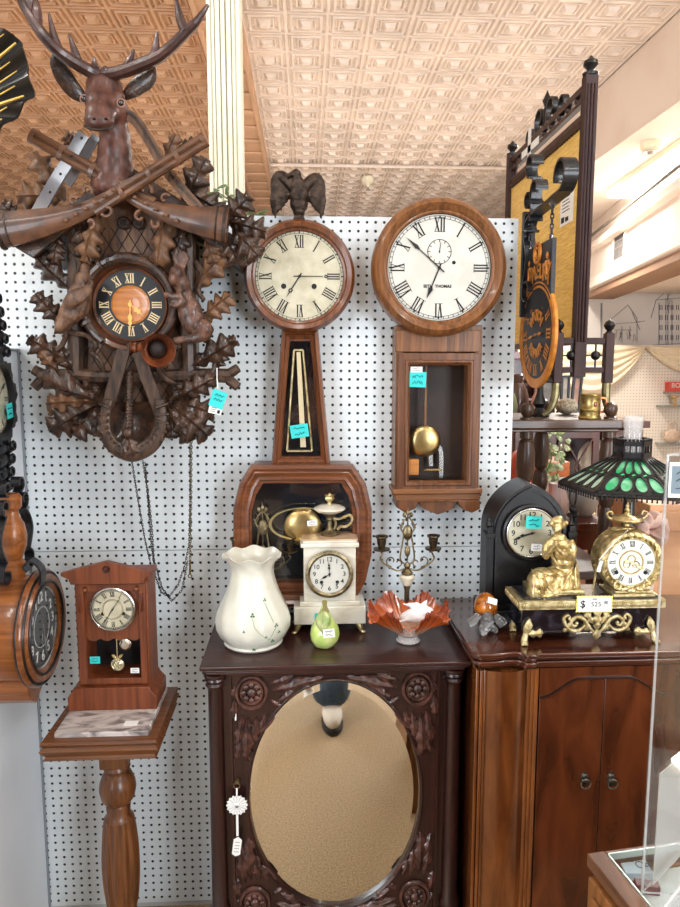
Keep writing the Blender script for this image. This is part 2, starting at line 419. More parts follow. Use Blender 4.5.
def spiral(c, r0, r1, a0, a1, n=24):
    """(u,v) spiral points"""
    return [(c[0]+(r0+(r1-r0)*i/(n-1))*cos(a0+(a1-a0)*i/(n-1)), c[1]+(r0+(r1-r0)*i/(n-1))*sin(a0+(a1-a0)*i/(n-1))) for i in range(n)]
def chain(mb, pts, step=.007, r=.0011, ln=.0052):
    pts = [Vector(p) for p in pts]; seglen = [(pts[i+1]-pts[i]).length for i in range(len(pts)-1)]; tot = sum(seglen); d = 0; k = 0
    while d < tot:
        i = 0; e = d
        while i < len(seglen)-1 and e > seglen[i]: e -= seglen[i]; i += 1
        p = pts[i].lerp(pts[i+1], min(1, e/max(seglen[i], 1e-6))); t = (pts[i+1]-pts[i]).normalized()
        s_ = Vector((0,1,0)) if k % 2 else t.cross(Vector((0,1,0))).normalized()
        loop = [p+t*(ln*cos(a*pi/3))+s_*(ln*.5*sin(a*pi/3)) for a in range(6)]
        mb.tube(loop, r, 4, closed=True); d += step; k += 1
# ================================================================ THE SETTING
YW = 2.08                                     # face of the pegboard
def tin(name, col, rough=.5):
    return mat(name, col, rough, 0, tuple(int(c*.93) for c in col), (3,3,3), .05, (60,60,60), 4)
TIN = tin('cream_tin', (244,232,222)); TIN_WARM_LIT = tin('warm_lit_tin', (206,168,136));  # second tin has the left bay's warm light put into its colour
PLAST = mat('cream_plaster', (236,224,214), .85, 0, (228,214,202), (2,2,2), .1, (40,40,40))
TRIMW = mat('ivory_gloss_paint', (244,240,218), .3, 0, (236,232,208), (6,6,6), 0)
CARPET = mat('speckled_tan_carpet', (132,106,74), .95, 0, (190,164,124), (150,150,150), .6, (140,140,140), 6, lo=.3, hi=.7, sheen=.3)
def pegmat(name, col, hole, pitch=.0254, rad_=.0033, ox=0, oz=0, u='X', v='Z', ring=None):
    m = bpy.data.materials.new(name); m.use_nodes = True; nt = m.node_tree; b = nt.nodes['Principled BSDF']; N = nt.nodes.new; K = nt.links.new
    b.inputs['Roughness'].default_value = .45
    tc = N('ShaderNodeTexCoord'); sp = N('ShaderNodeSeparateXYZ'); K(tc.outputs['Object'], sp.inputs[0])
    ds = []
    for ax, off in ((u, ox), (v, oz)):
        a = N('ShaderNodeMath'); a.operation = 'ADD'; a.inputs[1].default_value = off+100*pitch; K(sp.outputs[ax], a.inputs[0])
        w = N('ShaderNodeMath'); w.operation = 'MODULO'; w.inputs[1].default_value = pitch; K(a.outputs[0], w.inputs[0])
        c = N('ShaderNodeMath'); c.operation = 'SUBTRACT'; c.inputs[1].default_value = pitch/2; K(w.outputs[0], c.inputs[0])
        p = N('ShaderNodeMath'); p.operation = 'POWER'; p.inputs[1].default_value = 2; K(c.outputs[0], p.inputs[0]); ds.append(p)
    s = N('ShaderNodeMath'); s.operation = 'ADD'; K(ds[0].outputs[0], s.inputs[0]); K(ds[1].outputs[0], s.inputs[1])
    q = N('ShaderNodeMath'); q.operation = 'SQRT'; K(s.outputs[0], q.inputs[0])
    mr = N('ShaderNodeMapRange'); mr.inputs[1].default_value = rad_*.85; mr.inputs[2].default_value = rad_*1.15; K(q.outputs[0], mr.inputs[0])
    mx = N('ShaderNodeMix'); mx.data_type = 'RGBA'; mx.inputs[6].default_value = L(hole); mx.inputs[7].default_value = L(col); K(mr.outputs[0], mx.inputs[0]); K(mx.outputs[2], b.inputs['Base Color'])
    bp = N('ShaderNodeBump'); bp.inputs['Strength'].default_value = .6; bp.inputs['Distance'].default_value = .004; K(mr.outputs[0], bp.inputs['Height']); K(bp.outputs[0], b.inputs['Normal'])
    return m
PEG = pegmat('white_pegboard', (226,234,238), (14,15,17), rad_=.0041, ox=.006, oz=.0)
PEGF = pegmat('cream_pegboard', (250,240,226), (186,160,136), pitch=.04, rad_=.006)
WPAN = mat('white_painted_panel', (240,243,247), .5, 0, (234,238,244), (4,4,4), 0)

ZC = CAM.z+2.5                                     # tin ceiling height
m = MB(); m.box(-6.2, 5.6, -5.2, 12.2, -.12, 0); struct('floor', m, CARPET)
def tin_bay(x0, x1, y0, y1, s=.305):
    m = MB(); nx = int(round((x1-x0)/s)); ny = int(round((y1-y0)/s))
    loops = [(.0, -.018), (.010, -.018), (.018, .004), (.030, .004), (.038, -.022), (.052, -.022), (.062, .004), (.076, .004), (.082, -.018), (.092, -.018), (.098, .002), (.124, -.040)]
    for i in range(nx):
        for j in range(ny):
            cx, cy = x0+(i+.5)*s, y0+(j+.5)*s; vs = []; fs = []
            for k, (o, h) in enumerate(loops):
                r = s/2-o
                vs += [(cx-r, cy-r, ZC+h), (cx+r, cy-r, ZC+h), (cx+r, cy+r, ZC+h), (cx-r, cy+r, ZC+h)]
            for k in range(len(loops)-1):
                for q in range(4): w = (q+1) % 4; fs.append((k*4+q, k*4+w, k*4+4+w, k*4+4+q))
            e = (len(loops)-1)*4; fs.append((e, e+1, e+2, e+3)); m.add(vs, fs)
    return m
m = tin_bay(-.43, -.43+.305*20, 3.4, 3.4+.305*29); m.box(-.43, 5.67, 3.4, 12.3, ZC+.005, ZC+.03)
c = struct('ceiling', m, TIN, sm=0)
m = tin_bay(-.75-.305*17, -.75, 3.4, 3.4+.305*29); m.box(-6.2, -.75, 3.4, 12.3, ZC+.005, ZC+.03); struct('ceiling_left_bay', m, TIN_WARM_LIT, sm=0)
m = MB(); m.box(-6.2, 5.6, -5.2, 3.4, ZC, ZC+.03); struct('ceiling_front', m, TIN)
m = MB(); m.box(-.75, -.43, 3.4, 12.2, ZC-.10, ZC+.02); m.box(-.47, -.43, 3.4, 12.2, ZC-.13, ZC-.1); m.box(-.75, -.71, 3.4, 12.2, ZC-.13, ZC-.1)
for k in range(20): m.box(-.72, -.46, 3.9+k*.42, 4.0+k*.42, ZC-.125, ZC-.1)
struct('trim_1', m, TIN_WARM_LIT, bev=.01)
# walls
m = MB(); m.box(-6.35, -6.2, -5.2, 12.2, 0, ZC); struct('wall_left', m, PLAST)
m = MB(); m.box(5.6, 5.75, -5.2, 12.2, 0, ZC); struct('wall_right', m, PLAST)
m = MB(); m.box(-6.35, 5.75, 12.2, 12.35, 0, ZC); struct('wall_back', m, PLAST)
# shop front behind the camera, with three big windows
m = MB(); m.box(-6.35, 5.75, -5.35, -5.2, 0, .5); m.box(-6.35, 5.75, -5.35, -5.2, 3.4, ZC)
for a, b in ((-6.35, -5.9), (-2.6, 2.6), (5.2, 5.75)): m.box(a, b, -5.35, -5.2, .5, 3.4)
struct('wall_front', m, mat('dark_panelled_front', (70,62,58), .7, 0, (52,46,44), (2,2,2)))
for i, (a, b) in enumerate(((-5.9, -2.6), (2.6, 5.2))):
    m = MB(); m.frame([(a, .5), (b, .5), (b, 3.4), (a, 3.4)], [(a+.07, .57), (b-.07, .57), (b-.07, 3.33), (a+.07, 3.33)], -5.32, -5.22)
    w = struct('window_%d' % (i+1), m, TRIMW)
    m = MB(); m.box(a+.07, b-.07, -5.275, -5.27, .57, 3.33); part('glass', m, CLEAR, w)
# freestanding pegboard partition
ptop = P(380, 217, YW).z; pr = P(513, 400, YW).x; seam = P(250, 549, YW).z
m = MB(); m.box(-2.6, pr, YW, YW+.006, seam+.0015, ptop); m.box(-2.6, pr, YW, YW+.006, .02, seam-.0015)
pw = struct('wall_pegboard', m, PEG)
m = MB(); m.box(-2.6, pr-.01, YW+.007, YW+.045, 0, ptop-.012); struct('wall_pegboard_core', m, mat('white_partition_core', (200,204,206), .7))
# low white panel standing out from the pegboard at the left
xl = P(27, 500, YW).x; pt = P(24, 351, YW).z
m = MB(); m.box(xl-.02, xl, .9, YW-.001, 0.02, pt); struct('wall_side_panel', m, WPAN, bev=.003)
m = MB(); m.box(xl, xl+.004, YW-.012, YW-.001, 0.02, pt); m.box(xl-.021, xl+.004, .9, YW-.001, pt, pt+.006); struct('trim_2', m, mat('grey_edge_strip', (150,154,160), .4, .4))
# ivory fluted column behind the partition
def column():
    m = MB(); cY = 2.45; a = P(208, 100, cY).x; b = P(241, 100, cY).x; w = b-a; n = 7; pts = []
    m.box(a, b, cY, cY+w, 0.0, ZC-.003)
    for k, (u0, u1, dd) in enumerate(((0, .12, .006), (.16, .24, .012), (.27, .40, .016), (.44, .56, .020), (.60, .73, .016), (.76, .84, .012), (.88, 1, .006))):
        m.box(a+w*u0, a+w*u1, cY-dd, cY, 0.0, ZC-.003)
    struct('trim_3', m, TRIMW, bev=.002)
column()
# dropped plaster ceiling and soffit over the far right side
zs = CAM.z+1.85
m = MB(); m.box(2.63, 5.59, 3.6, 9.2, zs, ZC-.03); struct('trim_4', m, PLAST)
def sx(Y): return 3.17+(Y-5.83)*.1735
m = MB()
m.zprism([(sx(3.6), 3.6), (sx(9.15), 9.15), (5.59, 9.15), (5.59, 3.6)], CAM.z+.98, zs-.001)
m.zprism([(sx(3.6)-.06, 3.6), (sx(9.15)-.06, 9.15), (5.59, 9.15), (5.59, 3.6)], CAM.z+1.0, CAM.z+1.12)
m.zprism([(sx(3.6)-.10, 3.6), (sx(9.15)-.10, 9.15), (5.59, 9.15), (5.59, 3.6)], CAM.z+1.46, CAM.z+1.54)
SO = struct('trim_5', m, PLAST, bev=.006)
m = MB(); m.tube([(sx(3.7)-.13, 3.7, CAM.z+1.60), (sx(9.1)-.13, 9.1, CAM.z+1.60)], .018, 8); struct('trim_6', m, mat('dark_conduit', (88,76,66), .5))
m = MB(); m.zprism([(sx(4)-.02, 4), (sx(9.15)-.02, 9.15), (sx(9.15)+.35, 9.15), (sx(4)+.35, 4)], CAM.z+.90, CAM.z+.979); struct('trim_7', m, mat('brown_shadow_strip', (142,108,84), .7))  # strip coloured brown for the shade under the soffit
# far mural wall
m = MB(); m.box(2.95, 5.59, 9.2, 9.3, 0, zs); MURAL = struct('wall_mural', m, mat('pale_grey_mural_plaster', (226,218,212), .85, 0, (214,206,198), (1.5,1.5,1.5), .05))
def mural():
    m = MB(); Y = 9.198
    def ln(pts, r=.009):
        q = [P(a, b, Y-.004) for a, b in pts]; m.strap(q, r*1.6, .004, _cross(q))
    def _cross(q): t = (q[-1]-q[0]).normalized(); return Vector((-t.z, 0, t.x))
    def L2(a, b, c, d, r=.008):
        p, q = P(a, b, Y-.004), P(c, d, Y-.004); t = (q-p).normalized(); m.strap([p, q], r*.7, .004, Vector((-t.z, 0, t.x)))
    for s_ in [(608,342,608,322),(608,322,628,305),(628,305,637,318),(637,318,637,342),(612,324,640,322),(637,322,645,321),(622,326,622,342),(630,340,630,326),(615,330,632,330),(632,312,640,330),(602,303,602,345),(601,303,601,345)]: L2(*s_)
    for s_ in [(651,318,656,300),(656,300,668,290),(668,290,680,290),(659,303,659,345),(666,298,666,345),(656,300,680,298),(672,300,672,345),(668,275,668,345),(676,288,690,280),(680,300,690,300),(652,345,690,343)]: L2(*s_)
    rr = random.Random(3)
    for k in range(40):
        x = 668+rr.gauss(0, 5); y = 283+rr.gauss(0, 8); a = rr.uniform(-1, 1); L2(668+(x-668)*.2, y+4, x+a*3, y-4, .006)
    for r_ in range(4):
        for k in range(4): x = 660+k*5.5; y = 305+r_*10; L2(x, y, x, y+5, .012); L2(x+2, y, x+2, y+5, .012)
    for k in range(10): x = 610+rr.random()*30; L2(x, 342-rr.random()*8, x+rr.uniform(-3, 3), 330+rr.random()*6, .006)
    part('mural_drawing', m, mat('charcoal_line_paint', (112,106,108), .9), MURAL, sm=0)
mural()
# cream pegboard display wall with swagged valance, below the mural
m = MB(); z1 = P(640, 345, 8.7).z; m.box(2.7, 5.55, 8.7, 8.76, 0, z1); struct('wall_display', m, PEGF)
def swag():
    CL = mat('cream_satin', (250,236,210), .45, 0, (238,216,182), (2,2,2), .1, sheen=.3)
    Y = 8.66
    def drop(xa, ya, xb, yb, sag, hgt, n=26, folds=5):
        m = MB(); vs = []; rows = 22
        for j in range(rows+1):
            v = j/rows
            for i in range(n+1):
                u = i/n; x = xa+(xb-xa)*u; top = ya+(yb-ya)*u
                y = top+ (sag*4*u*(1-u))*v+hgt*v*.12
                dpt = .05*abs(sin(v*pi*folds))*(.3+4*u*(1-u)*.5)
                p = P(x, y, Y-.02-dpt); vs.append(p)
        fs = [(j*(n+1)+i, j*(n+1)+i+1, (j+1)*(n+1)+i+1, (j+1)*(n+1)+i) for j in range(rows) for i in range(n)]
        m.add(vs, fs); back = [Vector((p.x, Y+.03, p.z)) for p in vs]; m.add(back, [f[::-1] for f in fs]); return m
    for k, a in enumerate([(538, 346, 645.5, 346, 46, 20), (646.5, 346, 742, 346, 26, 18)]):
        m = drop(*a)
        solo('valance_swag', m, CL, ['cream satin swag sagging to the left of the knot on the far display wall', 'cream satin swag sagging to the right of the knot on the far display wall'][k], 'curtain', 'cream swags over the far display wall')
swag()
# pipe with sprinkler on the ceiling
m = MB(); yp = 8.8; m.tube([(-.4, yp, ZC-.05), (2.62, yp, ZC-.05)], .02, 8); o = solo('ceiling_pipe', m, TIN, 'thin cream pipe running across the far tin ceiling', 'pipe')
def sprink(px, py, lab, name='sprinkler', g=None):
    p = P(px, py, 1); d = (p-CAM); q = CAM+d*((ZC-.06-CAM.z)/d.z)
    t = thing(name, lab, 'sprinkler', q, g); mm = MB(); mm.lathe([(0, -.08), (.02, -.08), (.035, -.05), (.07, -.03), (.09, 0), (.09, .048)], q, 'Z', 20); part('housing', mm, TRIMW, t)
    mm = MB(); mm.lathe([(0, -.12), (.03, -.12), (.03, -.11), (.008, -.11), (.008, -.08)], q, 'Z', 12); part('nozzle', mm, SILV, t)
sprink(368, 181, 'white sprinkler head at the end of the far ceiling pipe')
def smoke():
    q = P(651, 148, 6.3); q.z = zs-.0; q = P(651, 142, 1); d = q-CAM; q = CAM+d*((zs-.001-CAM.z)/d.z)
    t = thing('smoke_detector', 'round white smoke detector on the dropped ceiling beside the light', 'smoke detector', q)
    m = MB(); m.lathe([(0, -.075), (.05, -.075), (.08, -.06), (.085, -.03), (.085, 0)], q, 'Z', 28); part('cover', m, TRIMW, t)
    m = MB(); m.lathe([(.06, -.078), (.065, -.082), (.07, -.078)], q, 'Z', 28); m.lathe([(0, -.10), (.02, -.10), (.025, -.076)], q, 'Z', 16); part('sensor', m, mat('grey_plastic', (150,148,142), .5), t)
smoke()
# air vent in the soffit
def vent():
    Y = 7.7; c = Vector((sx(Y)-.001, Y, P(640, 247, Y).z)); d = Vector((.1735, 1, 0)).normalized()
    A = PX(632, 256, 1) ; M = Matrix.Translation(c) @ Matrix.Rotation(atan2(d.y, d.x), 4, 'Z')
    t = thing('air_vent', 'small dark louvred air vent in the far right soffit', 'vent', c)
    w, h = .21, .13
    m = MB(M); m.frame([(-w-.04, -h-.04), (w+.04, -h-.04), (w+.04, h+.04), (-w-.04, h+.04)], [(-w, -h), (w, -h), (w, h), (-w, h)], 0.0, .02); part('frame', m, PLAST, t)
    m = MB(M); m.box(-w, w, 0, .004, -h, h); part('duct_back', m, mat('vent_dark', (44,40,40), .8), t)
    m = MB(M)
    for k in range(7): x = -w+.03+k*(2*w-.06)/6; m.box(x-.008, x+.008, .003, .014, -h, h)
    for k in range(3): z = -h+.06+k*.07; m.box(-w, w, .003, .012, z-.005, z+.005)
    part('louvre', m, mat('vent_slat', (110,104,100), .6), t)
vent()
# fluorescent fittings
TUBE = mat('lit_tube', (255,255,250), .4, emis=(255,248,236), estr=12)
def lamp_area(p, sx_, sy_, e, col, rot=(0,0,0), sh='RECTANGLE'):
    l = bpy.data.lights.new('area', 'AREA'); l.shape = sh; l.size = sx_; l.size_y = sy_; l.energy = e; l.color = col
    o = bpy.data.objects.new('area_light', l); COL.objects.link(o); o.location = p; o.rotation_euler = rot; return o
def fixture(x, y, z, L_, lab, ang=0, e=40, g='fluorescent fittings', light=True, col=(.96, .98, 1)):
    M = Matrix.Translation((x, y, z)) @ Matrix.Rotation(ang, 4, 'Z')
    t = thing('fluorescent_light', lab, 'ceiling light', (x, y, z), g)
    m = MB(M); m.box(-.14, .14, -L_/2, L_/2, -.05, 0); m.box(-.15, .15, -L_/2-.03, -L_/2, -.10, 0); m.box(-.15, .15, L_/2, L_/2+.03, -.10, 0); part('housing', m, TRIMW, t, bev=.004)
    for s_ in (-1, 1):
        m = MB(M); m.tube([(s_*.065, -L_/2+.02, -.078), (s_*.065, L_/2-.02, -.078)], .02, 10); part('tube', m, TUBE, t)
    if light:
        o = lamp_area(M @ Vector((0, 0, -.115)), .25, L_, e, col, (0, 0, ang))
a_ = PZ(612, 199, CAM.z+1.74); b_ = PZ(700, 137, CAM.z+1.74)
A_ = CAM+(P(622, 199, 1)-CAM)*(1.74/(P(622, 199, 1).z-CAM.z)); B_ = CAM+(P(700, 150, 1)-CAM)*(1.74/(P(700, 150, 1).z-CAM.z))
mid = (A_+B_)/2; dv = B_-A_
fixture(mid.x, mid.y, zs-.0, dv.length, 'lit fluorescent fitting on the dropped ceiling at the far right', atan2(dv.y, dv.x)-pi/2, 30)
# ================================================================ CARVED HUNTER CUCKOO CLOCK
def cuckoo():
    C0 = P(131, 305, YW); base = Vector((C0.x, YW, P(131, 460, YW).z))
    t = thing('cuckoo_clock', 'huge carved hunting cuckoo clock with stag head, crossed rifles and oak leaves', 'clock', base)
    YB, YF = YW-.004, 1.90
    yp = YF
    # house
    m = MB(); m.prism(XZ([(74, 412), (190, 412), (190, 235), (131, 185), (74, 235)], yp+.01), yp+.01, YB)
    part('case', m, CARV, t, bev=.003)
    # lattice front
    m = MB(); m.prism(XZ([(88, 408), (186, 408), (186, 232), (136, 190), (88, 228)], yp), yp, yp+.011)
    FR = part('front_panel', m, CARVL, t)
    m = MB(); x0, x1, z0, z1 = RC(88, 228, 186, 408, yp); q = .034
    for sgn in (1, -1):
        for k in range(-9, 12):
            # diagonals clipped to the panel
            pts = []
            c = x0+k*q
            for u in range(0, 61):
                z = z0+(z1-z0)*u/60; x = c+sgn*(z-z0)*.62+(0 if sgn > 0 else (z1-z0)*.62-.1)
                if x0+.001 < x < x1-.001: pts.append(Vector((x, yp-.0005, z)))
            if len(pts) > 2: m.tube([pts[0], pts[-1]], .0016, 4)
    part('lattice_groove', m, mat('dark_groove', (40,26,20), .7), FR, sm=0)
    # two little date windows
    for px in (124, 139):
        a = MB(); c = P(px, 223, yp-.008); a.lathe([(0, .006), (.014, .006), (.017, .003), (.018, -.008)], c, 'Y', 8, 1.0, 1.0)
        w = part('name_plaque', a, CARV, t)
        a = MB(); 
        for k in range(-1, 2): a.box(c.x+k*.006-.0018, c.x+k*.006+.0018, c.y-.0075, c.y-.0055, c.z-.008, c.z+.008)
        part('carved_marks', a, mat('dark_groove2', (34,22,18), .7), w, sm=0)
    # roof boards
    m = MB()
    for pts in ([(133, 168), (133, 186), (42, 262), (22, 250)], [(129, 168), (129, 186), (240, 268), (258, 254)]):
        m.prism(XZ(pts, 1.90), 1.84, YB)
    part('roof', m, CARV, t, bev=.004)
    # bark posts
    for a, b in ((68, 83), (181, 197)):
        m = MB(); xc = (a+b)/2
        pts = [P(xc+random.uniform(-1, 1), y, 1.88) for y in (228, 260, 290, 320, 350, 380, 412, 425)]
        m.tube(smooth(pts, 4), [.021, .019, .022, .019, .021, .02, .022, .018], 9)
        part('branch_post', m, BARK, t)
    for y, (a, b) in ((376, (34, 232)),):
        m = MB(); pts = [P(x, y+dy, 1.875) for x, dy in ((40, 1), (70, -1), (100, 1), (131, 1), (165, 0), (200, -1), (231, 0))]
        m.tube(smooth(pts, 4), [.02, .017, .018, .018, .017, .018, .02], 9)
        # forked stub ends
        for x, y2, x2, y3 in ((42, 374, 33, 369), (42, 380, 34, 388), (229, 374, 238, 368), (229, 380, 238, 387)):
            m.tube([P(x, y2, 1.875), P(x2, y3, 1.87)], [.015, .013], 8)
        part('cross_branch', m, BARK, t)
    # curling vine branches on both sides
    for pts in ([(70,245),(80,262),(75,285),(68,300),(60,320)], [(60,322),(66,332),(62,345),(52,352),(48,365),(50,380)], [(62,330),(75,333),(88,336),(96,345),(92,352),(100,360),(104,372)], [(188,335),(198,326),(205,340),(212,330)], [(205,340),(214,345),(216,362),(210,376)], [(180,345),(168,352),(158,366),(165,378),(176,384)], [(96,400),(88,392),(84,404),(92,412)], [(172,400),(182,392),(188,404),(178,410)], [(196,262),(203,275),(198,290),(204,300)],[(84,262),(92,246),(94,232)],[(178,262),(170,246),(168,232)]):
        m = MB(); m.tube(smooth([P(a, b, 1.865-.01*(i % 2)) for i, (a, b) in enumerate(pts)], 5), [.0085, .007, .008, .005], 7); part('vine', m, BARK, t)
    # dial ring made of the hunting horn
    C = P(131, 305, 1.885); sc = pxm(1.885); M = Matrix.Translation(C)
    m = MB(M); R1 = 46.5*sc; R0 = 33*sc
    m.lathe([(R0-.001, .0), (R0, .006), (R0+.006, .012), (R0+.009, .004), (R0+.010, .004), (R0+.018, .022), (R0+.028, .026), (R1-.004, .016), (R1, .002), (R1, -.03)], (0,0,0), 'Y', 64)
    part('dial_surround', m, mat('polished_carved_brown', (62,36,24), .3, 0, (110,66,44), (18,18,18), .15, None, 4, .5), t)
    dial_set(t, M, R0, mat('black_dial', (16,16,18), .4), nummat=BONE, handmat=mat('bright_gilt_hand', (224,168,92), .4, .3), numr=.76, numh=.27, numw=.036, track=False, hmin=182, hhr=130, style='ornate', hl=(.5, .85), handw=.06, y=-.003)
    m = MB(M); m.lathe([(0, .0030), (R0*.2, .0026), (R0*.3, .0042), (R0*.42, .0030), (R0*.5, .0046), (R0*.56, .002)], (0,0,0), 'Y', 40)
    m.v = [v-Vector((0, .0032, 0)) for v in m.v]; part('centre_boss', m, wood('golden_turned', (150,86,36), (198,128,62), 'X', coat=.5), t)
    # horn tube + bell
    m = MB(); pts = []
    for k in range(26):
        a = rad(-75+k*310/25); pts.append(C+Vector((cos(a)*43*sc, -.034-.004*sin(k), sin(a)*43*sc)))
    pts = pts
    m.tube(pts, lerp_list([.008, .013, .014, .013, .0105], 26), 10)
    for a in (100, 112, 124, 205, 270): 
        a = rad(a); q = C+Vector((cos(a)*43*sc, -.036, sin(a)*43*sc)); tt = Vector((-sin(a), 0, cos(a))); m.tube([q-tt*.004, q+tt*.004], .0165, 10)
    part('horn_tube', m, CARV, t)
    hb = P(158, 350, 1.80); ax = Vector((.30, -1, -.12)).normalized(); B0 = P(128, 348, 1.86)
    m = MB(); pth = smooth([B0, P(140, 349, 1.855), P(150, 349, 1.835), hb-ax*.012, hb+ax*.012], 5)
    m.tube(pth, lerp_list([.012, .013, .016, .03, .043], len(pth)), 20, caps=False)
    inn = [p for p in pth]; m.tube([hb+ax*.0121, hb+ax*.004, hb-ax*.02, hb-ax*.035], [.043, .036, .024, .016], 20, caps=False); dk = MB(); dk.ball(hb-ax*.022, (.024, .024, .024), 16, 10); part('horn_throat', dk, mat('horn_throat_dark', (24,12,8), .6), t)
    for x in (131, 136, 141): q = P(x, 348.5, 1.855); m.tube([q-Vector((.0025,0,0)), q+Vector((.0025,0,0))], .0165, 12)
    part('horn_bell', m, mat('polished_horn_wood', (84,40,20), .25, 0, (134,70,38), (12,12,12), 0, coat=.7), t)
    # ---- stag
    Yh = 1.79
    def hp(px, py, dy=0): return P(px, py, Yh+dy)
    m = MB(); sc2 = pxm(Yh)
    for px, py, dy, r in ((112, 188, .05, (21, 24, 16)), (114, 170, .045, (19.5, 20, 16)), (115, 152, .04, (17, 18, 15)), (115, 135, .035, (15.5, 17, 13)), (112, 112, .02, (17.5, 16, 15)), (105, 95, .01, (18.5, 14, 15)), (104, 84, .01, (18, 13, 9)), (102, 104, -.01, (16.5, 14, 12)), (101, 113, -.03, (15.5, 13, 9.5)), (99, 121, -.045, (15, 11, 7)), (98, 125, -.05, (13, 9, 6))):
        m.ball(hp(px, py, dy), (r[0]*sc2, r[1]*sc2, r[2]*sc2), 20, 14)
    for px in (87, 122): m.ball(hp(px, 96, -.012), (.012, .012, .012), 12, 8)
    hd = part('stag_head', m, mat('carved_stag', (56,30,24), .45, 0, (104,64,52), (50,50,16), .3, (130,130,36), 5, .1), t, remesh=.0045, smoothit=40)
    for px, py in ((84, 99), (121, 103)):
        m = MB(); m.ball(hp(px, py, -.02), (.0075, .007, .008), 14, 10); e = part('eye', m, mat('glass_eye', (20,12,10), .06, coat=1), hd)
        m = MB(); m.ring(hp(px, py, -.024), .009, .0018, seg=20, m=6); part('eyelid', m, mat('eye_rim', (150,112,98), .45), e)
    m = MB()
    for px in (94, 106): m.ball(hp(px, 119, -.098), (.0045, .004, .003), 10, 6)
    part('nostril', m, BLACK, hd)
    m = MB(); m.tube([hp(84.5, 126, -.075), hp(92, 129.5, -.097), hp(100, 130, -.10), hp(108, 129, -.095), hp(115, 126, -.072)], .0032, 6); part('mouth', m, mat('mouth_groove', (34,18,16), .6), hd)
    for pts, w in (([(86, 100), (72, 88), (58, 66), (55.5, 52)], 1), ([(124, 97), (138, 86), (150, 76), (152, 62)], 1)):
        m = MB(); q = [hp(a, b, .02-.012*i) for i, (a, b) in enumerate(pts)]
        q = smooth(q, 5); m.tube(q, lerp_list([.009, .020, .023, .016, .003], len(q)), 12, fl=.35, ref=Vector((0, 1, 0))); part('ear', m, CARV, hd)
    def antler(beam, tines, nm):
        m = MB(); q = smooth([hp(a, b, d) for a, b, d in beam], 6); m.tube(q, lerp_list([.0165, .0155, .015, .014, .0125, .011, .004], len(q)), 10)
        for tn, r0 in tines:
            q = smooth([hp(a, b, d) for a, b, d in tn], 4); m.tube(q, lerp_list([r0, r0*.75, .0025], len(q)), 9)
        part('antler', m, mat('dark_antler', (44,24,22), .35, 0, (80,50,44), (20,20,20), .4, (90,90,90), coat=.4), hd)
    antler([(99, 76, 0), (88, 70, -.01), (74, 62, -.03), (58, 51, -.05), (44, 36, -.06), (33, 20, -.065), (22, 2, -.07), (12, -22, -.07)],
           [([(96, 72, 0), (95, 66, -.01), (94, 57, -.015)], .013), ([(80, 66, -.02), (75, 52, -.03), (69, 34, -.035)], .0125), ([(60, 53, -.045), (54, 36, -.05), (49, 13, -.055)], .0125), ([(36, 26, -.06), (36, 8, -.06), (31, -12, -.06)], .016), ([(28, 12, -.06), (30, 0, -.06), (22, -16, -.06)], .018)], '')
    antler([(105, 74, 0), (112, 74, -.01), (124, 71, -.02), (140, 65, -.035), (158, 57, -.05), (172, 46, -.06), (186, 32, -.065), (197, 21, -.07), (208, 5, -.07)],
           [([(112, 74, -.01), (107, 70, -.015), (104, 66, -.02)], .011), ([(124, 71, -.02), (130, 61, -.03), (134, 49, -.035)], .013), ([(152, 60, -.045), (156, 48, -.05), (157, 32, -.055)], .0125), ([(186, 32, -.065), (180, 18, -.065), (176, -2, -.065)], .014)], '')
    # ---- rifles
    def rifle(tip, mid, lock, s0, butt, Yt, Yb, two=False):
        def q(p, u): return P(p[0], p[1], Yt+(Yb-Yt)*u)
        r = MB(); A, Bq = q(tip, 0), q(lock, .6)
        d = (Bq-A).normalized(); nn = d.cross(Vector((0, 1, 0))).normalized()
        r.tube([A, Bq], .0095, 10); r.tube([A+nn*.0165, Bq+nn*.0165], .0095, 10); r.tube([A+nn*.008-d*.0, A+nn*.008+d*.012], .0185, 10, fl=.6)
        for u in (.25, .5, .75): c = A.lerp(Bq, u)+nn*.008; r.tube([c-d*.006, c+d*.006], .02, 10, fl=.62)
        o = part('rifle_barrel', r, wood('barrel_wood', (64,40,26), (108,72,48), 'X', fine=40), t)
        r = MB(); pth = [q(mid, .45), q(lock, .6), q(s0, .8), q(butt, 1)]; pth = smooth(pth, 5)
        r.tube(pth, lerp_list([.011, .015, .021, .029, .039, .046], len(pth)), 12, fl=.5, ref=Vector((0, 1, 0)))
        o = part('rifle_stock', r, mat('stock_wood', (58,36,25), .42, 0, (104,68,46), (20,20,20), .2, None, 4, .3), t)
        r = MB(); e = pth[-1]; dd = (pth[-1]-pth[-3]).normalized()
        r.tube([e-dd*.012, e-dd*.004], [.0475, .0495], 12, fl=.5, ref=Vector((0, 1, 0))); r.tube([e-dd*.03, e-dd*.026], [.0435, .0435], 12, fl=.52, ref=Vector((0, 1, 0))); part('butt_plate', r, DKB, o)
        # pierced lock scrolls and trigger guard
        r = MB(); c = q(lock, .62); sd = d.cross(Vector((0, 1, 0))).normalized()
        for k, (u, v, rr) in enumerate(((-.03, .030, .017), (.022, .034, .013), (-.012, -.034, .014), (.03, -.03, .012))):
            cc = c+d*u+sd*v-Vector((0, .014, 0)); s_ = spiral((0, 0), rr, rr*.3, k, k+4.5, 16)
            r.tube([cc+d*a+sd*b for a, b in s_], .0045, 6)
        for k in range(6): cc = c+d*(-.07+k*.028)-Vector((0, .02, 0)); r.ball(cc, (.006, .004, .006), 10, 6)
        part('lock_scrollwork', r, mat('lock_wood', (82,54,37), .45, 0, (116,80,56), (30,30,30), .2), o)
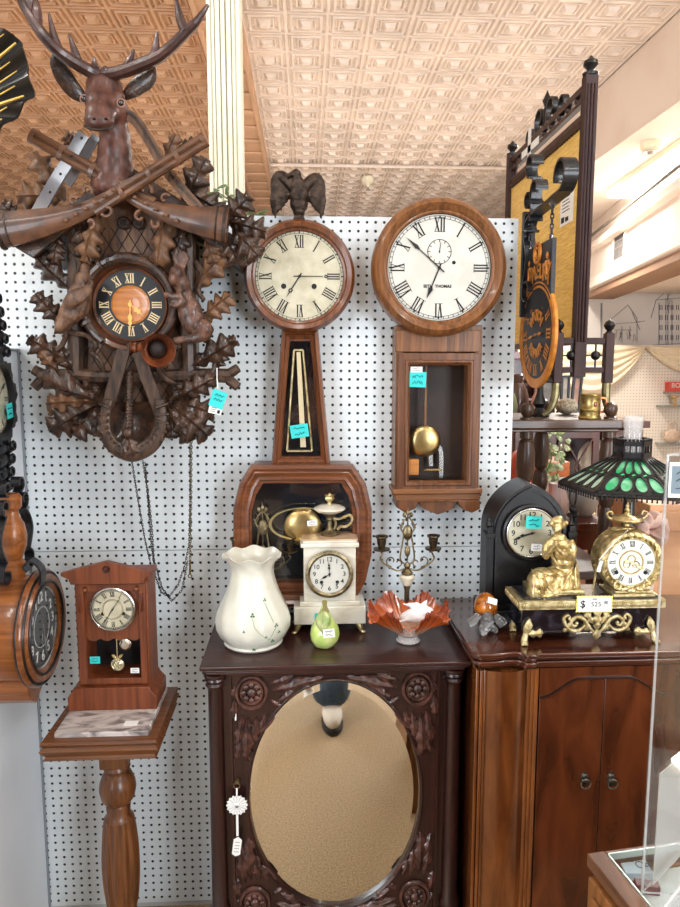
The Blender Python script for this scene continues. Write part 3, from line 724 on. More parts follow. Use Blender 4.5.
    rifle((29, 138), (118, 190), (152, 208), (190, 219), (228, 225), 1.80, 1.80)
    rifle((204, 136), (135, 180), (92, 207), (50, 221), (-2, 231), 1.765, 1.80)
    # slings
    m = MB(); q = smooth([P(84, 134, 1.79), P(70, 158, 1.80), P(54, 184, 1.81), P(38, 212, 1.80)], 4)
    dd = (q[-1]-q[0]).normalized(); m.strap(q, .030, .008, dd.cross(Vector((0, 1, 0)))); 
    q2 = [p+Vector((.022, .03, .006)) for p in q[:9]]; m.strap(q2, .022, .006, dd.cross(Vector((0, 1, 0)))); SL = part('sling', m, mat('glossy_dark_strap', (100,98,102), .3, 0, (132,129,132), (8,8,8), .1, coat=.6), t)
    m = MB()
    for y_, x_ in ((138, 81), (156, 70.5), (174, 60), (192, 49.5)): m = MB(); m.ball(P(x_+.5, y_, 1.787), .0035, 8, 6); part('stud', m, BLACK, SL)
    m = MB(); q = smooth([P(122, 112, 1.80), P(136, 121, 1.81), P(150, 142, 1.82), P(166, 170, 1.82), P(184, 192, 1.81), P(202, 212, 1.80)], 5)
    m.strap(q, .026, .008, Vector((1, 0, .9))); SL = part('sling', m, CARVL, t)
    m = MB(); m.strap([p+Vector((0.0, -.006, .006)) for p in q], .005, .006, Vector((1, 0, .9))); part('sling_edge', m, CARV, SL)
    # ---- leaves: (base, tip, width, Y)
    LV = [((66,200),(32,152),24,1.87),((64,196),(16,196),28,1.88),((66,160),(50,146),14,1.88),((80,150),(64,136),16,1.88),((20,222),(2,202),16,1.86),
          ((182,205),(206,158),26,1.87),((180,188),(222,212),28,1.86),((164,168),(176,134),16,1.88),((222,222),(250,196),26,1.84),((228,222),(266,232),28,1.83),((232,230),(258,256),26,1.82),((222,232),(238,262),22,1.83),((176,150),(196,140),12,1.89),
          ((78,212),(90,262),26,1.86),((98,214),(84,262),24,1.845),((168,214),(158,264),24,1.845),((184,220),(176,266),22,1.86),((60,236),(54,262),18,1.86),((206,236),(214,262),18,1.86),
          ((72,290),(36,256),26,1.87),((66,326),(34,294),22,1.86),((70,364),(28,338),24,1.86),((76,378),(60,346),18,1.87),((58,372),(40,352),14,1.86),
          ((194,288),(227,252),26,1.87),((200,322),(230,296),24,1.86),((192,366),(236,340),26,1.86),((212,372),(226,352),14,1.87),
          ((94,400),(42,376),28,1.85),((96,402),(46,404),30,1.84),((97,404),(48,430),32,1.83),((99,406),(74,436),28,1.825),((102,404),(96,436),22,1.83),((100,398),(60,390),18,1.84),
          ((172,400),(214,378),24,1.85),((170,402),(214,414),30,1.84),((170,404),(208,436),32,1.83),((168,406),(190,442),26,1.825),((170,404),(172,438),20,1.84)]
    for (b, e, w, Y) in LV:
        m = MB(); m.leaf(P(b[0], b[1], Y), P(e[0], e[1], Y-.012+random.uniform(-.02, .01)), w*pxm(Y)*1.12, nrm=(random.uniform(-.35, .35), -1, random.uniform(-.2, .4)), lobes=random.choice((3, 3.5, 4)), deep=.5, vein=.2, curl=.35)
        part('oak_leaf', m, [CARV, CARVL][random.random() < .25], t, sm=50)
    for c in ((92,396,1.83),(86,384,1.84),(176,394,1.83),(180,386,1.84),(96,390,1.83)):
        m = MB(); m.ball(P(*c), (.009, .009, .011), 12, 8); m.ball(P(c[0], c[1]-2, c[2]), (.010, .010, .006), 12, 6); part('acorn', m, CARV, t)
    # ---- hanging pheasant
    Yb_ = 1.84; k_ = pxm(Yb_); bird = mat('carved_feather', (58,38,28), .5, 0, (120,88,66), (40,40,40), 1.0, (150,150,60), 5, .1)
    m = MB()
    for px, py, rx, ry, dy in ((80, 296, 11, 14, 0), (76, 306, 13, 13, -.005), (70, 314, 11, 11, -.01), (64, 322, 8, 9, -.005), (60, 328, 5, 6, -.008), (82, 283, 7, 11, .005), (86, 272, 5, 10, .01)):
        m.ball(P(px, py, Yb_+dy), (rx*k_, 9*k_, ry*k_), 16, 12)
    m.tube([P(57, 330, 1.83), P(53, 336, 1.825)], [.007, .001], 8); m.tube(smooth([P(66, 306, 1.81), P(74, 298, 1.805), P(86, 292, 1.815), P(92, 280, 1.83)], 4), [.012, .022, .016, .004], 10, fl=.5)
    part('pheasant', m, bird, t, remesh=.004, smoothit=1)
    # ---- hanging hare
    m = MB()
    for px, py, rx, ry, dy in ((185, 300, 10, 14, 0), (190, 312, 12, 15, -.005), (194, 322, 13, 12, -.005), (182, 284, 8.5, 10, -.01), (177, 274, 7.5, 8, -.02), (174, 279, 5, 7, -.03), (200, 328, 9, 9, 0)):
        m.ball(P(px, py, Yb_+dy), (rx*k_, 9*k_, ry*k_), 16, 12)
    for pts, r in (([(179, 268), (177, 258), (176, 247)], [.007, .013, .004]), ([(183, 268), (186, 258), (183, 250)], [.006, .010, .003])):
        m.tube(smooth([P(a, b, 1.82) for a, b in pts], 4), r, 10, fl=.5)
    for pts, r in (([(198, 326), (206, 330), (198, 338), (184, 339), (174, 342)], [.024, .022, .014, .010, .012]), ([(182, 296), (174, 297), (168, 294), (164, 296)], [.013, .010, .008, .009]), ([(186, 300), (176, 306), (170, 303)], [.012, .008, .008])):
        m.tube(smooth([P(a, b, 1.815) for a, b in pts], 4), r, 10)
    part('hare', m, mat('carved_hare', (50,30,23), .48, 0, (112,78,62), (50,50,22), 1.0, (170,170,60), 5, .3), t, remesh=.004, smoothit=4)
    # ---- game bag
    Yg = 1.82; g = MB()
    o_ = [(109, 400), (105, 418), (107, 435), (116, 447), (132, 453), (148, 447), (158, 435), (162, 418), (160, 400)]
    outer = smooth([P(a, b, Yg) for a, b in o_], 5); g.tube(outer, lerp_list([.012, .017, .019, .022, .024, .022, .019, .017, .012], len(outer)), 10, fl=.8)
    for i in range(2, len(outer)-2, 2):
        n_ = (outer[i]-P(133, 415, Yg)).normalized(); g.tube([outer[i]-n_*.012-Vector((0, .014, 0)), outer[i]+n_*.020-Vector((0, .006, 0))], [.005, .004], 6)
    part('game_bag_rim', g, BARK, t)
    g = MB(); xs = [(112, 402), (109, 418), (112, 435), (122, 445), (134, 447), (147, 441), (155, 429), (157, 414), (154, 402)]
    cc = P(133, 420, 1.875); ring_ = [P(a, b, 1.835) for a, b in smooth_px(xs, 4)]
    vs = []; rows = 8
    for j in range(rows+1):
        u = j/rows
        for p in ring_: q = p.lerp(cc, u); q.y = 1.835+.04*(1-(1-u)**2)+.002*sin(j*3.1); vs.append(q)
    n_ = len(ring_); g.add(vs, [(j*n_+i, j*n_+(i+1) % n_, (j+1)*n_+(i+1) % n_, (j+1)*n_+i) for j in range(rows) for i in range(n_)])
    part('game_bag_inside', g, CARV, t, sm=60)
    for pts in ([(124, 350), (117, 375), (110, 400), (104, 418)], [(139, 352), (146, 375), (154, 395), (161, 414)]):
        g = MB(); q = smooth([P(a, b, 1.835) for a, b in pts], 5); g.strap(q, .032, .010, Vector((1, 0, -.2))); part('bag_strap', g, BARK, t)
    g = MB(); q = [P(130, 372, 1.85), P(129, 430, 1.815)]; g.tube(q, .009, 8)
    for i in range(18): c = q[0].lerp(q[1], i/17); g.ball(c, (.0105, .0105, .005), 10, 6)
    g.ball(P(128, 433, 1.81), .015, 14, 10)
    g.leaf(P(128, 436, 1.808), P(134, 456, 1.80), .05, lobes=2); g.leaf(P(127, 436, 1.808), P(122, 456, 1.80), .03, lobes=2)
    part('tassel_rod', g, CARV, t)
    # small clamp branches left
    # ---- weight chains
    g = MB(); chain(g, [P(a, b, 1.93) for a, b in ((190, 436), (190, 500), (189, 545), (185, 565), (178, 585), (169, 597), (161, 592), (155, 575), (151, 540), (148, 500), (145, 462))]); part('weight_chain', g, IRONR, t, sm=0)
    g = MB(); chain(g, [P(a, b, 1.95) for a, b in ((191.5, 436), (191, 500), (190, 560))], .008, .0014, .006); g.tube([P(190, 560, 1.95), P(190, 574, 1.95)], .003, 6); g.ring(P(190, 576, 1.95), .005, .0015, seg=12, m=4); part('weight_chain', g, mat('brassy_chain', (120,104,60), .45, .7), t, sm=0)
    g = MB(); chain(g, [P(a, b, 1.95) for a, b in ((132, 462), (138, 500), (145, 540), (150, 561))]); part('weight_chain', g, IRONR, t, sm=0)
    g = MB(); chain(g, [P(a, b, 1.92) for a, b in ((143, 462), (149, 500), (152, 530), (154, 560), (162, 588), (172, 601), (182, 590), (188, 560))]); part('weight_chain', g, IRONR, t, sm=0)
    # hanging tag
    tg = thing('price_tag', 'turquoise price tag hanging on a string from the right branch of the carved cuckoo clock', 'price tag', P(217, 400, 1.82))
    g = MB(); g.tube([P(217, 368, 1.835), P(217, 378, 1.825), P(218, 389, 1.82)], .0014, 5); part('string', g, PAPER, tg)
    M = T(*P(218, 399, 1.815)) @ Matrix.Rotation(rad(20), 4, 'Y')
    g = MB(M); g.box(-.019, .019, 0, .001, -.023, .022); s_ = part('tag', g, TEAL, tg, sm=0)
    g = MB(M)
    for z_ in (.010, -.002): g.tube([Vector((-.011+.0045*i, -.001, z_+.003*(1 if i % 2 else -1))) for i in range(6)], .001, 4)
    part('handwriting', g, TINK, s_, sm=0)
    M = T(*P(215.5, 409, 1.816)) @ Matrix.Rotation(rad(14), 4, 'Y'); g = MB(M); g.box(-.017, .017, 0, .001, -.013, .012); s_ = part('lower_tag', g, PAPER, tg, sm=0, label='white paper strip under the turquoise tag')
    g = MB(M); g.box(.006, .013, -.0012, 0, -.010, -.001); 
    for k in range(3): g.box(-.012, .002, -.0012, 0, -.008+k*.005, -.0068+k*.005)
    part('print', g, INK, s_, sm=0)
def smooth_px(pts, n):
    return [(v.x, v.y) for v in smooth([Vector((a, b, 0)) for a, b in pts], n)]
cuckoo()
# ================================================================ BANJO CLOCK WITH EAGLE
def banjo():
    t = thing('banjo_clock', 'reddish banjo wall clock with a round dial, long throat and bowed base box', 'clock', P(300, 600, YW))
    YB = YW-.001; 
    Yd = 1.975; C = P(299.5, 276.5, Yd); sc = pxm(Yd); M = Matrix.Translation(C)
    R1 = 54*sc; R0 = 43*sc
    m = MB(M); m.lathe([(R0, .0), (R0, .008), (R0+.006, .010), (R0+.010, .018), (R0+.022, .022), (R1-.006, .014), (R1, .004), (R1, -.02), (R1-.006, -.022), (R1-.01, -(YB-Yd)), (0, -(YB-Yd))], (0,0,0), 'Y', 72)
    m.lathe([(0, -.001), (R0, -.001)], (0,0,0), 'Y', 72)
    part('head_case', m, REDW, t, sm=40)
    dial_set(t, M, R0, CREAMD, numr=.77, numh=.27, numw=.028, track=True, hmin=90, hhr=213, style='moon', hl=(.55, .88), holes=((-.36, -.22, .06), (.33, -.22, .06)), glass=CLEARD, tr=.94)
    # eagle finial
    E = thing('eagle_finial', 'dark bronze eagle with raised wings perched on the banjo clock', 'figurine', P(299, 221, 2.0)) if 0 else None
    m = MB(); Ye = 2.0; k = pxm(Ye)
    for px, py, rx, ry, rd, dy in ((299, 204, 9, 9, 7, 0), (299, 196, 9.5, 9, 7.5, -.003), (298, 188, 8, 8, 6.5, -.004), (297, 181, 5.5, 7, 5, -.006), (296, 174, 5, 4.6, 4.6, -.008), (299, 212, 6, 6, 5, 0)):
        m.ball(P(px, py, Ye+dy), (rx*k, rd*k, ry*k), 16, 12)
    m.tube(smooth([P(293, 174, 1.985), P(289.5, 175, 1.985), P(288.5, 178, 1.985)], 3), [.009, .006, .002], 8)
    for s_ in (-1, 1):
        W_ = [(4, 190), (12, 181), (19, 178), (24, 186), (25.5, 198)] if s_ > 0 else [(4, 188), (13, 178), (20, 176), (24, 184), (25, 198)]
        q = smooth([P(298+s_*a, b, Ye-.01+.02*(a/25)) for a, b in W_], 4); m.tube(q, lerp_list([.014, .016, .015, .012, .006], len(q)), 8, fl=.6)
        for i, (a, b, e, f) in enumerate(((24, 186, 26, 215), (21, 182, 24, 219), (18, 181, 21, 213), (15, 182, 18, 211), (12, 184, 15, 207), (9, 187, 12, 203))):
            m.tube([P(298+s_*a, b, Ye+.005), P(298+s_*(a+e)/2, (b+f)/2, Ye), P(298+s_*e*.96, f, Ye+.008)], [.008, .0105, .003], 7, fl=.5)
    part('eagle', m, DKB, t, remesh=.0028, smoothit=1)
    m = MB(); m.lathe([(0, -.012), (.024, -.012), (.026, 0), (.018, .004), (.013, .016), (.016, .022), (.012, .028), (0, .028)], P(299, 221.5, Ye), 'Z', 24)
    part('eagle_perch', m, DKB, t)
    # throat
    Yt = 1.99
    outer = XZ([(283, 331), (317, 331), (329.5, 466), (272.5, 466)], Yt); inn = XZ([(289, 341), (311.5, 341), (321, 457), (281, 457)], Yt)
    m = MB(); m.frame(outer, inn, Yt+.012, YB); m.prism(inn, YB-.01, YB)
    m.mould(outer, [(0, Yt+.02), (.004, Yt+.012), (.0, Yt-.004), (-.008, Yt-.008), (-.012, Yt+.002), (-.018, Yt+.006), (-.022, Yt+.013), (-.022, Yt+.02)]); part('throat_case', m, REDW, t, sm=30)
    m = MB(); m.prism(inn, Yt+.03, Yt+.034); part('throat_backing', m, BLKGL, t, sm=0)
    m = MB()
    for a, b in (((294, 350), (287, 451)), ((303, 350), (312, 451)), ((287, 451), (312, 451)), ((294, 350), (303, 350))):
        m.tube([P(a[0], a[1], Yt+.02), P(b[0], b[1], Yt+.02)], .0035, 6)
    part('throat_gilt_line', m, GILT, t)
    m = MB(); m.prism(XZ([(296.5, 352), (300.5, 352), (306, 447), (300.5, 447)], Yt+.022), Yt+.018, Yt+.026); part('pendulum_rod', m, mat('pale_rod', (214,200,160), .5), t)
    m = MB(); m.prism(inn, Yt+.008, Yt+.010); part('throat_glass', m, CLEARD, t, sm=0)
    sticker(t, P(299.5, 431, Yt+.006), .052, .038, ang=-8)
    # base box
    Yx = 1.945
    o = XZ([(252, 467), (352, 467), (364, 485), (370, 510), (370, 556), (364, 582), (351, 606), (254, 606), (241, 582), (235, 556), (235, 510), (241, 485)], Yx)
    i_ = XZ([(263, 484), (341, 484), (349, 497), (353, 514), (353, 552), (349, 569), (341, 584), (263, 584), (255, 569), (251, 552), (251, 514), (255, 497)], Yx)
    m = MB(); m.frame(o, i_, Yx+.014, YB)
    m.mould(o, [(.0, Yx+.03), (.007, Yx+.02), (.004, Yx+.004), (-.006, Yx), (-.014, Yx+.006), (-.018, Yx+.004), (-.03, Yx+.010), (-.038, Yx+.008), (-.042, Yx+.016), (-.042, Yx+.03)]); m.prism(i_, YB-.008, YB)
    part('base_case', m, REDWX, t, sm=30)
    m = MB(); m.prism(i_, Yx+.05, Yx+.054); part('base_backing', m, BLKGL, t, sm=0)
    m = MB(); c = P(303, 527, Yx+.03); m.lathe([(0, .012), (.03, .010), (.052, .004), (.056, 0), (.052, -.004), (0, -.006)], c, 'Y', 40); part('pendulum_bob', m, BRASS, t)
    m = MB(); c = P(303, 524, Yx+.018); m.ring(c, .095, .0045, seg=56, m=6, sy=.5); part('bob_opening_ring', m, mat('pale_brass', (220,206,150), .3, .9), t)
    m = MB(); m.prism(i_, Yx+.005, Yx+.007); part('base_glass', m, CLEARD, t, sm=0)
    sticker(t, P(312, 523, Yx+.003), .028, .016, mt=PAPER, ang=-6)
banjo()

# ================================================================ ROUND-TOP REGULATOR
def regulator():
    t = thing('regulator_clock', 'large oak wall clock with big round white dial over a glazed pendulum door', 'clock', P(439, 513, YW))
    YB = YW-.001; Yd = 1.965; C = P(439, 268, Yd); sc = pxm(Yd); M = Matrix.Translation(C); R1 = 66.5*sc; R0 = 51.5*sc
    m = MB(M); m.lathe([(R0, -.002), (R0, .010), (R0+.004, .013), (R0+.008, .012), (R0+.012, .018), (R0+.026, .028), (R1-.006, .020), (R1, .006), (R1, -.028), (R1-.01, -(YB-Yd)), (0, -(YB-Yd))], (0,0,0), 'Y', 80); m.lathe([(0, -.001), (R0, -.001)], (0,0,0), 'Y', 80)
    part('head_case', m, OAK, t, sm=40)
    D = dial_set(t, M, R0, WHITED, numr=.80, numh=.26, numw=.028, hmin=311, hhr=202, style='spade', hl=(.62, .84), secs=(.0, .30, .22), holes=((.28, .10, .035),), tr=.91, glass=CLEARD, bezel=mat('dark_bezel', (48,34,24), .4, .5), bezr=.04, bezh=.006)
    m = MB(M); m.text('SETH  THOMAS', .0115, T(-.004, -.0026, -R0*.345), bold=.0004); part('dial_lettering', m, INK, D, sm=0)
    x0, x1, z0, z1 = RC(395.5, 325, 480.5, 497, 1.99); m = MB(); Yf = 1.99
    m.frame([(x0, z0), (x1, z0), (x1, z1), (x0, z1)], [(x0+.02, z0+.02), (x1-.02, z0+.02), (x1-.02, z1-.02), (x0+.02, z1-.02)], Yf, YB); m.box(x0+.02, x1-.02, YB-.008, YB, z0+.02, z1-.02)
    a, b, c, d = RC(395.5, 330, 480.5, 352, Yf-.004); m.box(a, b, Yf-.004, Yf+.01, c, d)
    part('trunk_case', m, OAK, t, bev=.002)
    # door
    a, b, c, d = RC(397.5, 353, 479, 490, Yf-.014); o = [(a, c), (b, c), (b, d), (a, d)]; e, f, g, h = RC(408.5, 364, 468.5, 482, Yf-.014); i_ = [(e, g), (f, g), (f, h), (e, h)]
    m = MB(); m.frame(o, i_, Yf-.014, Yf-.001); m.mould(i_, [(.012, Yf-.014), (.010, Yf-.019), (.004, Yf-.019), (0, Yf-.012), (-.004, Yf-.008), (-.004, Yf-.002), (.012, Yf-.002)]); Dr = part('door', m, OAKD, t, bev=.0015)
    m = MB(); m.prism(i_, Yf-.008, Yf-.006); part('door_glass', m, CLEARD, Dr, sm=0)
    m = MB(); m.box(e-.004, f+.004, YB-.012, YB-.008, g-.01, h+.01); part('case_back', m, mat('dark_stained_back', (60,40,30), .5, 0, (38,26,22), (6,6,6)), t, sm=0)
    m = MB(); q = P(425, 441, Yf+.03); m.lathe([(0, .010), (.03, .009), (.044, .004), (.047, 0), (.044, -.003), (0, -.003)], q, 'Y', 44); B = part('pendulum_bob', m, BRASS, t)
    m = MB(); m.box(q.x-.003, q.x+.003, q.y-.002, q.y+.002, q.z+.04, P(425, 356, Yf+.03).z); part('pendulum_rod', m, mat('rod_wood', (120,84,50), .5), t)
    a, b, c, d = RC(408.5, 461, 421, 477, Yf-.03); m = MB(); m.box(a, b, Yf+.005, Yf+.03, c, d); part('key_block', m, wood('key_block_wood', (176,110,48), (206,140,70), 'X'), t, bev=.002)
    m = MB(); q = P(424, 470, Yf+.01); m.tube([q, q+Vector((.05, 0, .0))], .0028, 8); 
    for k in range(7): m.ball(q+Vector((.008+k*.007, 0, 0)), .0042, 8, 6)
    part('winding_key', m, BRASS, t)
    m = MB(); c_ = P(434, 440, Yf+.05); m.strap(smooth([P(431, 466, Yf+.05), P(431, 452, Yf+.05), P(436, 446, Yf+.05), P(441, 452, Yf+.05), P(441, 478, Yf+.05)], 5), .003, .012, Vector((0, 1, 0))); part('beat_scale', m, SILV, t)
    sticker(t, P(417.5, 379.5, Yf-.009), .050, .044, ang=2); sticker(t, P(416.5, 369.5, Yf-.0095), .034, .016, mt=PAPER)
    # base mouldings
    m = MB()
    for (p0, p1, q0, q1, Y) in ((393, 482.5, 489, 494, 1.975), (395.5, 480.5, 494, 500, 1.985)):
        a, b, c, d = RC(p0, q0, p1, q1, Y); m.box(a, b, Y, YB, c, d)
    part('base_moulding', m, OAKX, t, bev=.002)
    m = MB(); m.prism(XZ([(397, 500), (480, 500), (480, 509), (472, 513), (462, 509), (458, 502), (419, 502), (415, 509), (405, 513), (396, 507)], 1.985), 1.985, YB-.001)
    m.prism(XZ([(419, 502), (458, 502), (455, 508), (447, 512), (438, 515), (430, 512), (422, 508)], 1.99), 1.995, YB-.001); part('base_bracket', m, OAKD, t, bev=.002)
regulator()
# ================================================================ LEFT SIDE: MANTEL CLOCK ON MARBLE-TOPPED PLANT STAND
MARB = mat('grey_veined_marble', (206,198,194), .28, 0, (112,106,106), (9,22,14), 0, None, 8, .3, lo=.42, hi=.62, dist=2.2)
def stand():
    yf = 1.60; p0 = P(39, 744, yf); p1 = P(157, 744, yf); zt = p0.z; w = p1.x-p0.x; cx = (p0.x+p1.x)/2; h = w/2; d = .145; cy = yf+d
    t = thing('plant_stand', 'oak pedestal plant stand with grey marble top and fluted turned post', 'stand', (cx, cy, 0.02))
    def ob(a, b): return [(-h-a, -d-a), (h+a, -d-a), (h+a, d+a), (-h-a, d+a)]
    M = T(cx, cy, zt)
    m = MB(M); o = [(x, z) for x, z in ob(0, 0)]
    prof = [(-.03, 0), (-.003, 0), (0, -.006), (-.006, -.014), (.002, -.022), (-.002, -.030), (-.010, -.040), (-.004, -.048), (-.03, -.052)]
    # horizontal mould: build in plan
    vs = []; n = len(prof)
    for cxs, cys in ((-1, -1), (1, -1), (1, 1), (-1, 1)):
        for a, z in prof: vs.append((cxs*(h+a), cys*(d+a), z))
    fs = [(i*n+k, ((i+1) % 4)*n+k, ((i+1) % 4)*n+(k+1) % n, i*n+(k+1) % n) for i in range(4) for k in range(n)]
    m.add(vs, fs); m.box(-h+.02, h-.02, -d+.02, d-.02, -.05, -.004)
    part('top_frame', m, OAKDX, t, sm=25)
    m = MB(M); i_ = .026; m.box(-h+i_, h-i_, -d+i_, d-i_, -.003, .012); part('marble_top', m, MARB, t, bev=.003)
    sticker(t, (cx+h*.52, cy-d+.075, zt+.0126), .024, .018, M=None, mt=PAPER, name='price_label') if 0 else None
    lb = MB(T(cx+h*.45, cy-d+.065, zt+.0122)); lb.box(-.017, .017, -.012, .012, 0, .0006); lb = part('price_label', lb, PAPER, t, sm=0)
    m = MB(M); q = pxm(cy)*1.0
    m.box(-.036, .036, -.036, .036, -.14, -.052); part('post_block', m, OAKD, t, bev=.004)
    m = MB(M); k = .0026
    def fl(a, hh, j): return 1+.06*cos(12*a) if -.545 < hh < -.30 else 1
    prof = [(.040, -.16), (.044, -.170), (.036, -.180), (.046, -.190), (.057, -.215), (.060, -.235), (.054, -.262), (.044, -.275), (.036, -.28), (.040, -.29), (.037, -.312), (.048, -.325)]
    prof += [(.048+.012*sin(pi*i/14), -.325-i*.02) for i in range(15)]
    prof += [(.036, -.615), (.050, -.63), (.055, -.66), (.04, -.68), (.05, -.70), (.06, -.74), (.05, -.80)]
    m.lathe([(r*.80, z*.93+.008) for r, z in prof], (0, 0, 0), 'Z', 60, rf=fl); part('turned_post', m, OAKD, t, sm=50)
    m = MB(); m.lathe([(0, zt-.73), (.03, zt-.73), (.04, zt-.80), (.09, zt-.80), (.12, zt-.83), (.1, zt-.86), (0, zt-.86)], (cx, cy, 0), 'Z', 32); part('post_foot', m, OAKD, t)
    for k_ in range(4):
        a = pi/4+k_*pi/2; m = MB(); dr = Vector((cos(a), sin(a), 0)); b = Vector((cx, cy, 0)); zb = zt-.83
        pts = smooth([b+dr*.05+Vector((0,0,zb)), b+dr*.13+Vector((0,0,zb+.01)), b+dr*.2+Vector((0,0,max(.06, zb*.5))), b+dr*.23+Vector((0,0,.022))], 5); m.tube(pts, lerp_list([.03, .028, .022, .02], len(pts)), 8)
        part('leg', m, OAKD, t)
    return cx, cy, zt+.012, h, d
SX, SY, SZ, SHW, SHD = stand()
def mantel():
    # front of base sits here
    a = PZ(68, 711, SZ+.001); b = PZ(156, 711, SZ+.001); x0, x1, yf = a.x, b.x, a.y; cx = (x0+x1)/2; w = x1-x0; s = w/88.0   # metres per px at the front
    M = T(cx, yf, SZ); dp = .115
    t = thing('mantel_clock', 'small dark oak mantel clock with pediment and gilt pendulum on the marble stand', 'clock', (cx, yf+dp/2, SZ+.0005))
    def X(px): return (px-112)*s
    def Z(py): return (711-py)*s*.985
    bk = 10/88*w
    m = MB(M); 
    prof = [(X(68), 0), (X(156), 0), (X(156), Z(697)), (X(153), Z(694)), (X(150), Z(690)), (X(149), Z(687)), (X(74), Z(687)), (X(73), Z(690)), (X(70), Z(694)), (X(68), Z(697))]
    m.prism(prof, 0, dp+.01); part('base', m, REDD, t, bev=.002)
    x0_, x1_ = X(78), X(149); y0 = .018
    m = MB(M); o = [(x0_, Z(687)), (x1_, Z(687)), (x1_, Z(578)), (x0_, Z(578))]; i_ = [(X(87), Z(680)), (X(140.5), Z(680)), (X(140.5), Z(586)), (X(87), Z(586))]
    m.frame(o, i_, y0, dp); m.prism(i_, dp-.006, dp-.0001); part('case', m, REDD, t, bev=.0015)
    # dial board with scalloped lower edge
    c = (X(115), Z(606)); R = 22*s
    lower = [(X(87), Z(642))]
    pts = [(X(87), Z(586)), (X(87), Z(632))]
    for k in range(24):
        u = k/23; pts.append((X(87)+(X(140.5)-X(87))*u, Z(638)+(-abs(sin(u*pi*4))*.008)))
    pts += [(X(140.5), Z(632)), (X(140.5), Z(586))]
    m = MB(M); m.prism(pts, y0+.006, y0+.012); part('dial_board', m, REDD, t, sm=0)
    m = MB(M); m.box(X(87), X(140.5), dp-.012, dp-.0062, Z(680), Z(630)); part('inner_back', m, mat('black_interior', (16,12,12), .7), t, sm=0)
    M2 = M @ T(c[0], y0-.004, c[1]); dial_set(t, M2, R*.93, CREAMD, numr=.76, numh=.24, numw=.03, hmin=35, hhr=213, style='moon', hl=(.75, .75), inner=.50, holes=((-.48, -.22, .09), (.5, -.22, .09)), track=True, tr=.92, bezel=SILV, bezr=.10, bezh=.007, glass=None, handw=.04)
    m = MB(M2); m.lathe([(R*.48, .0026), (R*.44, .005), (R*.40, .0026)], (0,0,0), 'Y', 36); part('centre_ring', m, mat('pale_pewter', (188,184,160), .35, .5), t)
    m = MB(M2); m.lathe([(R*1.02, 0), (R*1.02, -.012), (0, -.012)], (0,0,0), 'Y', 40); part('dial_drum', m, REDD, t)
    # door frame with glass and corner blocks
    m = MB(M); m.frame([(X(80), Z(685)), (X(147), Z(685)), (X(147), Z(580)), (X(80), Z(580))], [(X(87), Z(679)), (X(140.5), Z(679)), (X(140.5), Z(587)), (X(87), Z(587))], y0-.006, y0-.0002)
    for px in (83.5, 144): 
        for k in (-1.4, 0, 1.4): m.box(X(px+k)-.0012, X(px+k)+.0012, y0-.009, y0-.005, Z(609), Z(590))
    dr = part('door', m, REDD, t, bev=.001)
    for px, py in ((89, 585), (139, 585)): m = MB(M); m.lathe([(0, .006), (.004, .005), (.007, .001), (.0075, 0)], (X(px), y0-.006, Z(py)), 'Y', 16); part('corner_boss', m, mat('copper_boss', (150,96,70), .4, .6), dr)
    # bobs
    m = MB(M); q = (X(125), y0+.004, Z(645)); m.lathe([(0, .006), (.010, .005), (.0155, 0), (.0155, -.003), (0, -.003)], q, 'Y', 28); o = part('alarm_bell', m, SILV, t)
    m = MB(M); q = (X(116.5), y0+.004, Z(666)); m.ring(q, .0145, .003, seg=30, m=8); m.lathe([(0, .004), (.008, .003), (.012, 0), (0, 0)], q, 'Y', 24)
    for a_ in range(8): m.ball((q[0]+.008*cos(a_*pi/4), q[1]-.004, q[2]+.008*sin(a_*pi/4)), .0022, 8, 6)
    m.tube([(q[0], q[1], q[2]+.014), (q[0], q[1], q[2]+.07)], .0016, 6); part('pendulum', m, mat('silver_gilt', (206,200,170), .28, .95), t)
    m = MB(M); 
    for sx_ in (-1, 1): m.leaf(M.inverted() @ (M @ Vector((q[0], q[1]-.002, q[2]+.016))), Vector((q[0]+sx_*.014, q[1]-.002, q[2]+.027)), .008, lobes=1)
    part('pendulum_ornament', m, GILT, t)
    sticker(t, (X(95.5), y0-.0065, Z(659)), .026, .019, M=M, name='price_sticker'); sticker(t, (X(134.5), y0-.0065, Z(671)), .022, .014, M=M, mt=PAPER, name='paper_label')
    # cornice and pediment
    m = MB(M)
    prof = [(X(68), Z(569)), (X(76), Z(573)), (X(77), Z(578)), (X(148), Z(578)), (X(149), Z(573)), (X(154), Z(569)), (X(154), Z(566)), (X(112), Z(555)), (X(68), Z(566))]
    m.prism(prof, -.004, .016); m.box(X(73), X(151), .016, dp+.004, Z(578), Z(572)); part('pediment', m, REDD, t, bev=.0015)
    m = MB(M); m.lathe([(0, .007), (.005, .006), (.0065, .002), (.009, .003), (.010, 0)], (X(112), -.004, Z(563)), 'Y', 20); part('pediment_boss', m, mat('dark_boss', (70,36,26), .4), t)
REDD = wood('brown_red_oak', (88,40,20), (130,68,36), 'Z', .42, 70, .2)
mantel()

